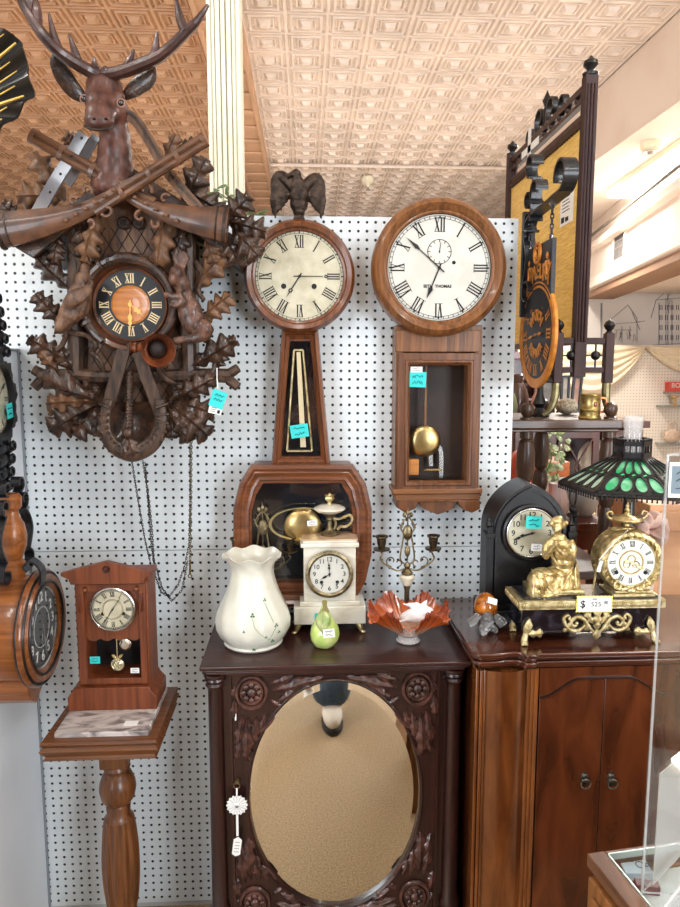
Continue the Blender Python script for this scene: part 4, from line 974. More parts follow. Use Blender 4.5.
# ================================================================ CLOCKS ON THE SIDE PANEL (x = xl), facing +X
def SM(Y, z): return Matrix.Translation((xl, Y, z)) @ Matrix.Rotation(rad(90), 4, 'Z')   # local x -> +Y, local -y -> +X
def drum():
    xf = -.685; D = xf-xl
    c = PX(39, 627, -.70); Yc = c.y; z = c.z; R = .152
    M = Matrix.Translation((xl, Yc, z)) @ Matrix.Rotation(rad(90), 4, 'Z')
    t = thing('drum_wall_clock', 'golden oak drum wall clock with black iron scrolls, mounted on the side panel', 'clock', (xl, Yc, z-R))
    W1 = wood('honey_oak', (112,62,26), (164,98,46), 'X', .35, 60, .4)
    m = MB(M); m.lathe([(R*.86, .002), (R*.88, D*.2), (R*.90, D*.86), (R*.86, D*.9)], (0,0,0), 'Y', 60); m.lathe([(0, .002), (R*.86, .002)], (0,0,0), 'Y', 60)
    part('drum_body', m, W1, t, sm=50)
    m = MB(M); m.lathe([(R*.66, D*.88), (R*.70, D*.98), (R*.76, D*1.0), (R*.80, D*1.05), (R*.88, D*1.06), (R*.93, D*.99), (R*.96, D*1.0), (R*1.0, D*.96), (R*1.0, D*.90), (R*.86, D*.84)], (0,0,0), 'Y', 60)
    part('front_ring', m, wood('ring_oak', (96,52,26), (150,90,46), 'X', .3, 60, .5), t, sm=50)
    for r_, h_ in ((.945, 1.0), (.78, 1.045), (.98, .90)):
        m = MB(M); m.ring((0, -D*h_, 0), R*r_, .004, seg=60, m=6); part('black_bead', m, EBON, t)
    M2 = M @ T(0, -D*.93, 0)
    dial_set(t, M2, R*.68, mat('dark_chapter', (30,28,28), .3, .2), numkind='arabic', nummat=mat('silver_numeral', (236,236,232), .5, 0), numr=.76, numh=.27, track=False, hmin=170, hhr=190, style='ornate', handmat=SILV, inner=.5, bezel=SILV, bezr=.06, bezh=.006, glass=CLEARD)
    # bracket below
    m = MB(M); m.prism([(-.055, -R*.8), (.055, -R*.8), (.06, -R*1.02), (.045, -R*1.08), (.04, -R*1.2), (.015, -R*1.30), (0, -R*1.38), (-.015, -R*1.30), (-.04, -R*1.2), (-.045, -R*1.08), (-.06, -R*1.02)], -D*.8, -.002); part('lower_bracket', m, W1, t, bev=.004)
    # turned post above, and iron scrolls
    m = MB(M); z0 = R*.86
    m.lathe([(r*.62, z) for r, z in [(.0, z0), (.036, z0), (.042, z0+.02), (.042, z0+.045), (.030, z0+.052), (.034, z0+.06), (.05, z0+.085), (.054, z0+.115), (.046, z0+.145), (.028, z0+.165), (.026, z0+.18), (.04, z0+.19), (.042, z0+.215), (.03, z0+.225), (0, z0+.228)]], (0, -D*.55, 0), 'Z', 36); part('turned_post', m, W1, t)
    for s_ in (-1, 1):
        m = MB(M); yy = -D*.55
        for (cu, cv, r0, r1, a0, a1) in ((s_*.058, z0+.20, .024, .010, -pi/2, -pi/2+s_*5.4), (s_*.070, z0+.03, .032, .012, pi/2, pi/2-s_*5.2)):
            q = spiral((cu, cv), r0, r1, a0, a1, 28); m.strap([Vector((a, yy, b)) for a, b in q], .026, .005, Vector((0, 1, 0)))
        q = smooth([Vector((s_*.058, yy, z0+.176)), Vector((s_*.085, yy, z0+.15)), Vector((s_*.098, yy, z0+.11)), Vector((s_*.070, yy, z0+.06))], 5); m.strap(q, .026, .005, Vector((0, 1, 0)))
        part('iron_scroll', m, IRON, t, sm=50)
        m = MB(M); q = spiral((s_*.04, z0+.245), .022, .01, -pi/2, -pi/2+s_*5, 22); m.strap([Vector((a, yy, b)) for a, b in q], .024, .005, Vector((0, 1, 0))); part('iron_scroll', m, IRON, t, sm=50)
    m = MB(M); q = smooth([Vector((-.02, -D*1.02, R*.75)), Vector((-.035, -D*1.1, R*.95)), Vector((-.05, -D*1.12, R*1.15)), Vector((-.05, -D*.98, R*1.28)), Vector((-.05, -D*.86, R*1.18)), Vector((-.05, -D*.92, R*1.1))], 6); m.strap(q, .03, .005, Vector((1, 0, 0))); part('iron_strap', m, IRON, t, sm=50)
drum()
def blackclock():
    xf = xl+.05; c = PX(6, 400, xf); c = Vector((xf, 1.93, c.z)); R = .078
    c = Vector((xf, PX(3, 400, xf).y, PX(3, 400, xf).z))
    M = Matrix.Translation((xl, c.y, c.z)) @ Matrix.Rotation(rad(90), 4, 'Z')
    t = thing('carved_black_clock', 'black carved wall clock with round glass, cut off by the left edge', 'clock', (xl, c.y, c.z-.2))
    m = MB(M); D = .05; n = 72; o = []
    for i in range(n):
        a = 2*pi*i/n; r = .104+.008*sin(9*a)+.005*sin(23*a); o.append((r*cos(a)*.84, r*sin(a)*1.08))
    i_ = [(R*.98*cos(2*pi*i/n), R*1.15*sin(2*pi*i/n)) for i in range(n)]
    m.frame(o, i_, -D, -.001)
    part('carved_frame', m, EBON, t, bev=.004)
    for sgn in (1, -1):
        m = MB(M)
        for k in range(5):
            w = .062-.010*k; zc = sgn*(.125+.034*k)
            m.ball((0, -D*.55, zc), (w*.8, .02, .024), 16, 8)
            for s_ in (-1, 1): m.ball((s_*w*.85, -D*.6, zc+sgn*.004), (.022, .018, .02), 12, 8); m.ring((s_*w*.85, -D*.95, zc), .011, .004, seg=14, m=5)
        m.ball((0, -D*.6, sgn*.29), (.018, .018, .03), 12, 8)
        part('carved_crest' if sgn > 0 else 'carved_apron', m, EBON, t)
    M2 = M @ T(0, -.03, 0) @ Matrix.Scale(1.15, 4, (0, 0, 1))
    dial_set(t, M2, R, CREAMD, numr=.78, numh=.2, hmin=50, hhr=300, bezel=BRASS, bezr=.05, bezh=.006, glass=CLEARD)
    sticker(t, (.032, -.052, -.03), .036, .040, M=M, ang=-6)
blackclock()
def fan():
    c = PX(-34, 80, -.62)
    t = thing('fan_ornament', 'black scalloped fan-shaped ornament with gold ribs at the upper left edge', 'ornament', c)
    Y = 1.62; org = P(-60, 105, Y)
    edge = [(-40, 20), (-15, 26), (2, 31), (14, 38), (20, 48), (21, 62), (26, 78), (28, 92), (22, 103), (10, 115), (0, 126), (-12, 136), (-30, 146)]
    e3 = smooth([P(a+4, b, Y) for a, b in edge], 4)
    m = MB(); n = len(e3); vs = []; R_ = 8
    for lay in (0, 1):
        for j in range(R_+1):
            for i in range(n): p = org.lerp(e3[i], j/R_); p.y += -.012*cos(i*pi/4)*(j/R_)+lay*.008+.05*(1-j/R_); vs.append(p)
    O = (R_+1)*n; fs = []
    for j in range(R_):
        for i in range(n-1): a = j*n+i; fs.append((a, a+1, a+n+1, a+n)); fs.append((O+a, O+a+n, O+a+n+1, O+a+1))
    for i in range(n-1): a = R_*n+i; fs.append((a, a+1, O+a+1, O+a))
    m.add(vs, fs); part('fan_leaf', m, mat('black_lacquer', (22,20,18), .4, coat=.3), t)
    for k, (a, b, c_, d, r) in enumerate(((-30, 82, 16, 43, .0042), (-20, 84, 10, 62, .0022), (-20, 96, 17, 71, .0022), (-20, 106, 15, 86, .0022), (-26, 113, 24, 96, .0042), (-14, 120, 7, 107, .0022), (-20, 130, 2, 119, .003), (-36, 64, 4, 34, .002))):
        m = MB(); p, q = P(a, b, Y-.014), P(c_, d, Y-.016); m.tube([p, p.lerp(q, .5), q], [r*.5, r, r*.6], 6); part('gold_rib', m, mat('gold_leaf', (190,160,86), .4, .8), t)
fan()
# ================================================================ CARVED CABINET WITH OVAL MIRROR
YCF = 1.69
ZT = P(335, 664.5, YCF).z                      # top surface height (front edge)
def cabinet():
    x0, x1, _, _ = RC(199, 664, 472, 666, YCF); yb = YW-.003
    t = thing('mirror_cabinet', 'dark cabinet with an oval mirror door, carved foliage corners and side columns', 'cabinet', ((x0+x1)/2, (YCF+yb)/2, 0.0))
    th = .026
    m = MB(); m.box(x0, x1, YCF, yb, ZT-.012, ZT); m.box(x0+.006, x1-.006, YCF+.006, yb, ZT-.020, ZT-.012); m.box(x0+.014, x1-.014, YCF+.014, yb, ZT-th-.004, ZT-.020)
    part('top_board', m, DARKWX, t, bev=.003)
    yf = YCF+.03; bx0, bx1, _, _ = RC(228, 670, 440, 672, yf)     # body between columns
    m = MB(); zb = .08
    m.box(x0+.03, bx0+.02, yf+.015, yb, zb, ZT-th-.005); m.box(bx1-.02, x1-.03, yf+.015, yb, zb, ZT-th-.005); m.box(bx0+.02, bx1-.02, yf+.05, yb, zb, ZT-th-.005)
    m.box(x0+.01, x1-.01, yf-.006, yb, .0, zb); part('carcass', m, DARKW, t, bev=.003)
    # door with oval opening
    dx0, dx1, dz0, dz1 = RC(231, 670, 438, 930, yf); cx = (dx0+dx1)/2; TT, BB = P(334.5, 681, yf+.01), P(334.5, 905, yf+.01); LL, RR = P(249.5, 790, yf+.01), P(419.5, 790, yf+.01)
    rx, rz = (RR.x-LL.x)/2, (TT.z-BB.z)/2
    c = ((RR.x+LL.x)/2, (TT.z+BB.z)/2); dz0 = 2*c[1]-dz1
    dz1 = ZT-th-.008
    A = sorted(set([2*pi*i/96 for i in range(96)] + [atan2(sz-c[1], sx_-c[0]) % (2*pi) for sx_ in (dx0, dx1) for sz in (dz0, dz1)]))
    def rectpt(a):
        ca, sa = cos(a), sin(a); ks = []
        if abs(ca) > 1e-9: ks.append(((dx1 if ca > 0 else dx0)-c[0])/ca)
        if abs(sa) > 1e-9: ks.append(((dz1 if sa > 0 else dz0)-c[1])/sa)
        k = min(ks); return (c[0]+ca*k, c[1]+sa*k)
    def ellpt(a, rx_, rz_):
        ca, sa = cos(a), sin(a); k = 1/sqrt((ca/rx_)**2+(sa/rz_)**2); return (c[0]+ca*k, c[1]+sa*k)
    m = MB(); m.frame([rectpt(a) for a in A], [ellpt(a, rx, rz) for a in A], yf+.006, yf+.026)
    D = part('door', m, DARKW, t)
    m = MB(); pth = [ellpt(2*pi*i/96, rx+.006, rz+.006) for i in range(96)]
    m.mould(pth, [(.004, yf+.008), (.003, yf+.002), (0, yf), (-.005, yf+.004), (-.006, yf+.010), (-.006, yf+.0135), (.004, yf+.0135)]); part('mirror_moulding', m, DARKW, D)
    m = MB(); m.mould([(dx0+.004, dz0), (dx1-.004, dz0), (dx1-.004, dz1-.004), (dx0+.004, dz1-.004)], [(.004, yf+.008), (.003, yf+.001), (-.003, yf+.001), (-.005, yf+.008)]); part('door_edge_bead', m, DARKW, D)
    MIR = bpy.data.materials.new('old_mirror'); MIR.use_nodes = True; b = MIR.node_tree.nodes['Principled BSDF']; b.inputs['Base Color'].default_value = (.86, .85, .80, 1); b.inputs['Metallic'].default_value = 1; b.inputs['Roughness'].default_value = .025
    m = MB(); r_ = [(1.0, .0140), (.93, .0130), (0, .0130)]
    n = 96; vs = []; fs = []
    for k, (s_, dy) in enumerate(r_[:2]): vs += [(c[0]+(x-c[0])*s_, yf+dy, c[1]+(z-c[1])*s_) for x, z in [ellpt(2*pi*i/n, rx, rz) for i in range(n)]]
    fs = [(i, (i+1) % n, n+(i+1) % n, n+i) for i in range(n)]+[list(range(n, 2*n))]
    m.add(vs, fs); part('oval_mirror', m, MIR, D, sm=2)
    # corner carving: rosette + scrolling acanthus
    CV = mat('carved_mahogany_relief', (40,20,18), .36, 0, (92,58,50), (40,40,40), .4, (150,150,150), 4, .6)
    for sgx in (-1, 1):
        for sgz in (1, -1):
            def g(u, v): return Vector((c[0]+sgx*(rx*u), yf+.002, c[1]+sgz*(rz*v)))
            m = MB(); rc = g(.955, .93); 
            m.ring(rc, .043, .006, seg=32, m=6, sx=.9); m.ring(rc, .030, .0055, seg=28, m=6, sx=.9); m.ball(rc, (.013, .009, .013), 14, 8)
            for k in range(8): a = k*pi/4; m.ball(rc+Vector((cos(a)*.020, -.002, sin(a)*.021)), (.008, .005, .008), 8, 6)
            part('carved_rosette', m, CV, D)
            m = MB()
            for (u0, v0, u1, v1, w) in ((.72, .94, .24, 1.035, .034), (.66, .84, .44, .955, .028), (.52, .99, .12, 1.045, .024), (.74, 1.0, .46, 1.06, .026), (1.0, .72, 1.02, .34, .036), (.90, .72, .93, .50, .026), (1.06, .74, 1.12, .46, .030), (1.04, .60, 1.14, .36, .024), (1.14, .88, 1.17, .70, .026), (1.12, 1.0, 1.17, .90, .02), (.80, .74, .86, .60, .02), (.74, .86, .62, .80, .02)):
                m.leaf(g(u0, v0), g(u1, v1), w, lobes=3, th=.010, curl=.3, n=16, deep=.4)
            for pts in ([(.66, .96), (.50, 1.045), (.34, 1.03), (.38, 1.0)], [(.92, .66), (1.0, .52), (.985, .36), (.95, .42)], [(.70, .72), (.78, .64), (.88, .60), (.97, .66)]):
                m.tube(smooth([g(a, b_) for a, b_ in pts], 5), lerp_list([.004, .005, .003], 16), 6)
            part('acanthus_carving', m, CV, D, sm=50)
    # small brass key escutcheon
    k = P(237, 782, yf-.002); m = MB(); m.lathe([(0, .004), (.006, .003), (.007, -.006)], k, 'Y', 12); m.ring(k-Vector((0, .008, .006)), .008, .0015, seg=16, m=5); part('key', m, mat('dull_brass', (120,104,72), .4, .8), D)
    # columns
    for px in (215.5, 453):
        cc = P(px, 690, yf+.012); zt = ZT-th-.006
        m = MB(); m.lathe([(.0, zt), (.030, zt), (.030, zt-.008), (.026, zt-.012), (.028, zt-.018), (.022, zt-.026), (.026, zt-.032), (.020, zt-.042), (.0195, zt-.05), (.020, zt-.25), (.0215, zt-.45), (.022, zt-.66), (.028, zt-.67), (.028, zt-.69), (.022, zt-.70), (.032, zt-.72), (.032, .1), (0, .1)], (cc.x, yf+.012, 0), 'Z', 28)
        part('column', m, DARKW, t)
    m = MB(); a = P(236, 713, yf-.001); m.lathe([(0, .001), (.003, .001), (.003, 0)], a, 'Y', 8); lb = P(235.5, 714, yf-.0005); m = MB(); m.box(lb.x-.002, lb.x+.002, lb.y, lb.y+.0006, lb.z-.018, lb.z+.018); part('paper_strip', m, PAPER, D, sm=0)
    # rosette tag hanging from the key
    r = thing('rosette_tag', 'white pleated rosette with a paper tag on a ribbon hanging from the mirror cabinet key', 'tag', P(237, 857, yf-.022))
    cR = P(237, 805, yf-.022); m = MB()
    m.lathe([(0, .006), (.006, .006), (.008, .003), (.026, .003), (.0262, -.001), (0, -.001)], cR, 'Y', 48, rf=lambda a, h, j: 1+(.09*cos(16*a) if j in (3, 4) else 0)); part('rosette', m, PAPER, r, sm=20)
    m = MB(); 
    for k_ in range(16): a = k_*pi/8; m.tube([cR+Vector((cos(a)*.008, -.0038, sin(a)*.008)), cR+Vector((cos(a)*.025, -.0035, sin(a)*.025))], [.0006, .0016], 4)
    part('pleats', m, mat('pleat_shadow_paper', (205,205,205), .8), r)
    m = MB(); m.ball(cR-Vector((0, .006, 0)), (.005, .002, .005), 12, 6); part('button', m, mat('silver_button', (170,170,170), .3, .8), r)
    m = MB(); m.strap([k-Vector((0, .008, .012)), cR+Vector((0, 0, .02))], .004, .001, Vector((1, 0, 0))); m.strap([cR-Vector((0, 0, .02)), P(237.5, 836, yf-.02)], .006, .001, Vector((1, 0, 0))); part('ribbon', m, PAPER, r, sm=0)
    M = T(*P(237, 846, yf-.02)) @ Matrix.Rotation(rad(8), 4, 'Y'); m = MB(M); m.prism([(-.011, -.024), (.0, -.03), (.011, -.024), (.011, .018), (.0, .026), (-.011, .018)], 0, .0008); tg = part('paper_tag', m, PAPER, r, sm=0)
    m = MB(M)
    for q in range(4): m.tube([Vector((-.006+.003*i, -.0006, .010-q*.009+.0015*(i % 2))) for i in range(5)], .0005, 4)
    part('handwriting', m, INK, tg, sm=0)
cabinet()

# ---------------------------------------------------------------- things on the cabinet
SURF = ZT+.0005
PORC = mat('cream_porcelain', (222,219,206), .3, 0, (210,207,193), (12,12,12), .25, (55,55,14), 3, .8, sss=.05)
def vase():
    b = PZ(253.5, 643, SURF); s = pxm(b.y)*1.01; 
    t = thing('vase', 'white porcelain vase with scalloped rim and green shamrocks', 'vase', b)
    prof = [(0, 0), (24, 0), (28, .5), (30, 3), (29, 5), (34, 11), (37.5, 19), (38, 27), (36, 36), (31.5, 45.5), (27, 55.5), (23.8, 65), (21.8, 73), (21.4, 78), (22.5, 84), (25.5, 90), (29, 94)]
    def rf(a, h, j):
        z = h/s
        r = 1+.014*sin(11*a+z*.09)*min(1, z/20)
        if z > 84: r *= 1+.05*(z-84)/10*abs(sin(4*a))
        return r
    m = MB(); pr = [(r*s, z*s) for r, z in prof]; inn = [((r-1.6)*s, z*s) for r, z in prof[3:][::-1]]; inn[0] = ((28.4)*s, 94.4*s); inn.append((0, 6*s))
    m.lathe(pr+inn, b, 'Z', 72, rf=rf)
    # wavy rim heights
    for i, v in enumerate(m.v):
        z = (v.z-b.z)/s
        if z > 80: a = atan2(v.y-b.y, v.x-b.x); v.z += (z-80)/14*s*1.6*cos(8*a)
    part('body', m, PORC, t, sm=60)
    m = MB(); g = mat('shamrock_green', (52,112,76), .4); 
    def onv(px, py):  # point on the vase's front surface
        p = P(px, py, b.y); dx = p.x-b.x; zz = (p.z-b.z)/s; 
        for (r0, z0), (r1, z1) in zip(prof, prof[1:]):
            if z0 <= zz <= z1 and z1 > z0: R = (r0+(r1-r0)*(zz-z0)/(z1-z0))*s; break
        else: R = 30*s
        return Vector((p.x, b.y-sqrt(max(R*R-dx*dx, 1e-6))*1.015, p.z))
    for px, py, r in ((255, 604, 2.1), (266, 592, 1.5), (277.5, 615, 1.7), (274, 630, 1.7), (280, 622, 1.3), (256, 638, 1.6), (268, 624, 1.2), (247, 618, 1.2)):
        for k in range(3):
            a = pi/2+k*2*pi/3; m.ball(onv(px+cos(a)*r*.62, py-sin(a)*r*.62), (r*s*.5, .0016, r*s*.5), 8, 6)
    part('shamrock_painting', m, g, t)
    m = MB(); m.tube([onv(*p) for p in ((255, 606), (257, 614), (262, 620), (268, 625), (274, 630))], .0007, 4); m.tube([onv(*p) for p in ((277, 617), (272, 626), (264, 634), (256, 638))], .0007, 4); m.tube([onv(*p) for p in ((266, 594), (270, 602), (275, 612))], .0007, 4)
    part('stem_painting', m, mat('stem_green', (120,150,110), .5), t)
vase()
def onyx():
    ON = mat('pale_onyx', (226,222,208), .22, 0, (186,172,150), (5,5,16), 0, None, 5, .5, lo=.45, hi=.75, dist=1.5)
    ONB = mat('brown_onyx_edge', (170,120,80), .3, 0, (206,180,150), (20,20,20), 0, coat=.4)
    f = PZ(329, 634, SURF); Y = f.y; s = pxm(Y)*1.04; M = T(f.x, Y, SURF); dp = .115
    t = thing('mantel_clock', 'white onyx mantel clock with a gilt urn on top and gilt feet', 'clock', (f.x, Y+dp/2, SURF))
    def X(px): return (px-329)*s
    def Z(py): return (634-py)*s*1.0
    for sx_ in (-1, 1):
        for yy in (.008, dp-.02):
            m = MB(M); x = sx_*29*s; m.tube(smooth([(x, yy+.012, Z(623)), (x+sx_*.006, yy+.004, Z(627)), (x+sx_*.012, yy, Z(632)), (x+sx_*.018, yy-.004, .004)], 4), [.012, .010, .006, .004], 8); m.ball((x+sx_*.016, yy-.003, .004), (.008, .006, .004), 10, 6); part('foot', m, GILT, t)
    m = MB(M); m.box(X(294), X(366), 0, dp, Z(624), Z(606)); part('base', m, ON, t, bev=.002)
    m = MB(M); m.box(X(300), X(360), .006, dp-.006, Z(606), Z(601)); m.box(X(304), X(356), .01, dp-.01, Z(601), Z(546)); part('case', m, ON, t, bev=.002)
    m = MB(M); m.box(X(301), X(359), .004, dp-.004, Z(546), Z(541.5)); m.box(X(303), X(357), .006, dp-.006, Z(541.5), Z(538.5)); part('top_slab', m, [ON], t, bev=.003, label='cream onyx slab with a brown edge')
    m = MB(M); m.box(X(302), X(358), .005, dp-.005, Z(538.5), Z(537.3)); part('top_edge', m, ONB, t, bev=.001)
    c = (X(329.5), 0, Z(572)); M2 = M @ T(*c); R = 19.5*s
    dial_set(t, M2, R, WHITED, numkind='arabic', numr=.76, numh=.24, track=False, hmin=357, hhr=240, style='ornate', hl=(.55, .78), handw=.05, holes=((-.4, -.42, .09), (.4, -.42, .09)), bezel=mat('worn_gilt_bezel', (150,138,110), .35, .9, (104,92,70), (60,60,60), .4), bezr=.22, bezh=.010, glass=CLEARD)
    m = MB(M2); m.ring((0, -.007, 0), R*1.12, .0022, seg=48, m=6); 
    for k in range(40): a = k*pi/20; m.ball((cos(a)*R*1.2, -.006, sin(a)*R*1.2), .0018, 6, 4)
    part('beaded_rim', m, GILT, t); 
    for v in [0]: pass
    # urn
    u = (X(330.5), dp*.5, 0); z0 = Z(537)
    m = MB(M); m.lathe([(0, z0), (9*s, z0), (9.5*s, z0+1.5*s), (5*s, z0+4*s), (2.6*s, z0+8*s), (2.2*s, z0+14*s), (4*s, z0+16*s), (3*s, z0+18*s), (7*s, z0+21*s), (6*s, z0+22*s), (0, z0+22*s)], u, 'Z', 30); part('urn_stem', m, ANTB, t)
    m = MB(M); m.lathe([(0, z0+21*s), (6*s, z0+21.5*s), (13*s, z0+24*s), (16*s, z0+26.5*s), (15.5*s, z0+28*s), (10*s, z0+30.5*s), (3*s, z0+31.5*s), (0, z0+31.5*s)], u, 'Z', 40); part('urn_bowl', m, ON, t)
    m = MB(M); zz = z0+31*s; m.lathe([(0, zz), (3.2*s, zz), (2*s, zz+2.5*s), (3*s, zz+4*s), (4.5*s, zz+6*s), (3.5*s, zz+8*s), (5*s, zz+10*s), (2*s, zz+9*s), (0, zz+12*s)], u, 'Z', 12, rf=lambda a, h, j: 1+.2*cos(5*a)*(j > 2)); part('urn_finial', m, GILT, t)
    m = MB(M)
    hp_ = [Vector((u[0]+a*s, u[1], z0+b_*s)) for a, b_ in ((4, 17), (9, 16), (15, 18), (20, 20), (23, 16), (21, 11), (16, 8), (11, 8), (8, 5))]
    m.tube(smooth(hp_, 5), .0042, 8); m.ball(hp_[2], .006, 8, 6); m.ball(hp_[5], .005, 8, 6)
    part('urn_handle', m, GILT, t)
    sticker(t, (X(316.5), -.0008, Z(617)), .010, .028, M=M)
onyx()
def candelabrum(px, topy, lab, yb):
    b = PZ(px, yb, SURF); s = pxm(b.y)*1.03; M = T(b.x, b.y, SURF); z = lambda py: (yb-py)*s*1.0
    t = thing('candelabrum', lab, 'candelabrum', b, None)
    m = MB(M); h0 = z(583); k = z(570)
    m.lathe([(0, 0), (15*s, 0), (15.5*s, 2*s), (12*s, 4*s), (11*s, 8*s), (0, 8*s)], (0,0,0), 'Z', 30); m.lathe([(0, 8*s), (5*s, 8*s), (3*s, 12*s), (2.5*s, h0-6*s), (4*s, h0), (0, h0)], (0,0,0), 'Z', 20); part('base', m, ANTB, t)
    m = MB(M); m.lathe([(0, h0), (4.2*s, h0), (7.5*s, h0+7*s), (8*s, h0+9*s), (6*s, h0+11*s), (0, h0+11*s)], (0,0,0), 'Z', 24); part('onyx_cup', m, mat('pale_onyx2', (216,208,188), .3, coat=.3), t)
    m = MB(M); h1 = h0+11*s; m.lathe([(0, h1), (5*s, h1), (6*s, h1+2*s), (2*s, h1+6*s), (3.5*s, h1+9*s), (2*s, h1+12*s), (0, h1+12*s)], (0,0,0), 'Z', 20)
    # lyre frame going up to a fleur finial
    top = z(topy)
    for sg in (-1, 1):
        m.tube(smooth([(sg*2*s, 0, h1+10*s), (sg*7*s, 0, h1+16*s), (sg*5.5*s, 0, h1+30*s), (sg*4*s, 0, top-28*s), (sg*7*s, 0, top-20*s), (sg*1*s, 0, top-10*s)], 5), .0026, 7)
        m.tube([(sg*9*s, 0, top-17*s), (sg*5.5*s, 0, top-21*s), (sg*4*s, 0, top-16*s)], .0022, 6)
    m.tube([(0, 0, h1+10*s), (0, 0, top-8*s)], .0022, 6); m.ball((0, 0, top-26*s), (5*s, 2.5*s, 8*s), 12, 8); m.ball((0, 0, h1+24*s), (3*s, 2.5*s, 6*s), 10, 8)
    for a in (-60, 0, 60): m.ball((sin(rad(a))*4*s, 0, top-10*s+cos(rad(a))*4*s), (2*s if a else 1.8*s, 1.5*s, 2.8*s), 8, 6)
    m.tube([(0, 0, top-4*s), (0, 0, top)], [.002, .0008], 6)
    for sg in (-1, 1): m.ball((sg*5*s, 0, top-13*s), .0032, 8, 6)
    part('stem', m, ANTB, t)
    cz = z(548 if px > 300 else 551)
    for sg in (-1, 1):
        m = MB(M); ax_ = 26*s
        m.tube(smooth([(sg*2*s, 0, h1+6*s), (sg*10*s, 0, h1+4*s), (sg*20*s, 0, h1+9*s), (sg*27*s, 0, h1+16*s), (sg*25*s, 0, cz-2*s), (sg*ax_, 0, cz)], 5), .0026, 7)
        q = spiral((sg*16*s, h1+14*s), 6*s, 2*s, -pi/2, -pi/2+sg*5.2, 22); m.tube([(a_, 0, b_) for a_, b_ in q], .002, 6)
        q = spiral((sg*9*s, h1+12*s), 4*s, 1.5*s, -pi/2, -pi/2-sg*4.5, 18); m.tube([(a_, 0, b_) for a_, b_ in q], .0018, 6)
        part('arm', m, ANTB, t)
        m = MB(M); m.lathe([(0, cz), (3*s, cz), (8*s, cz+1.5*s), (8.3*s, cz+3*s), (3*s, cz+3.2*s), (3.4*s, cz+5*s), (4.4*s, cz+8*s), (4.8*s, cz+13*s), (6.6*s, cz+15*s), (6.4*s, cz+16*s), (3.8*s, cz+15*s), (3.4*s, cz+6*s), (0, cz+6*s)], (sg*ax_, 0, 0), 'Z', 24)
        part('candle_cup', m, mat('dark_antique_bronze', (112,96,72), .4, .9, (70,58,44), (60,60,60), .3), t)
candelabrum(264, 499, 'antique bronze two-arm candelabrum partly hidden behind the white vase', 626)
candelabrum(406.5, 503, 'antique bronze two-arm candelabrum standing behind the orange glass bowl', 624)
def bud():
    b = PZ(324.5, 646, SURF); s = pxm(b.y); G = mat('lime_glaze', (176,206,96), .2, 0, (206,220,140), (30,30,30), .2, coat=.7); t = thing('bud_figurine', 'small lime green ceramic bud with leaves and a white price label', 'figurine', b)
    m = MB(); m.lathe([(0, 0), (8*s, .0), (11*s, 2*s), (14.5*s, 8*s), (15.5*s, 14*s), (14*s, 21*s), (10.5*s, 27*s), (7*s, 33*s), (4*s, 40*s), (2*s, 46*s), (0, 48*s)], b, 'Z', 36, rf=lambda a, h, j: 1+.03*cos(5*a)); part('body', m, G, t)
    G2 = mat('pale_green_leaf', (198,204,150), .3, 0, (120,150,70), (40,40,40), .2, coat=.4)
    for a, h, w in ((-100, 40, 16), (-60, 30, 14), (-140, 30, 14), (-20, 28, 14), (180, 28, 14), (60, 30, 14), (120, 30, 14)):
        a = rad(a); d = Vector((cos(a), sin(a), 0)); m = MB()
        m.leaf(b+d*13*s+Vector((0, 0, 10*s if h < 40 else 14*s)), b+d*7*s+Vector((0, 0, h*s)), w*s, nrm=d, lobes=1, deep=.1, curl=.5, th=.002); part('leaf', m, G2, t, sm=60)
    m = MB(); m.leaf(b+Vector((.004, -7*s, 30*s)), b+Vector((0, -1*s, 50*s)), 9*s, nrm=(0, -1, .2), lobes=1.5, th=.002); part('tip_leaf', m, mat('brown_green_tip', (128,120,60), .4), t)
    sticker(t, b+Vector((4*s, -15.6*s, 20*s)), .031, .024, mt=PAPER, name='price_label', ang=-4)
bud()
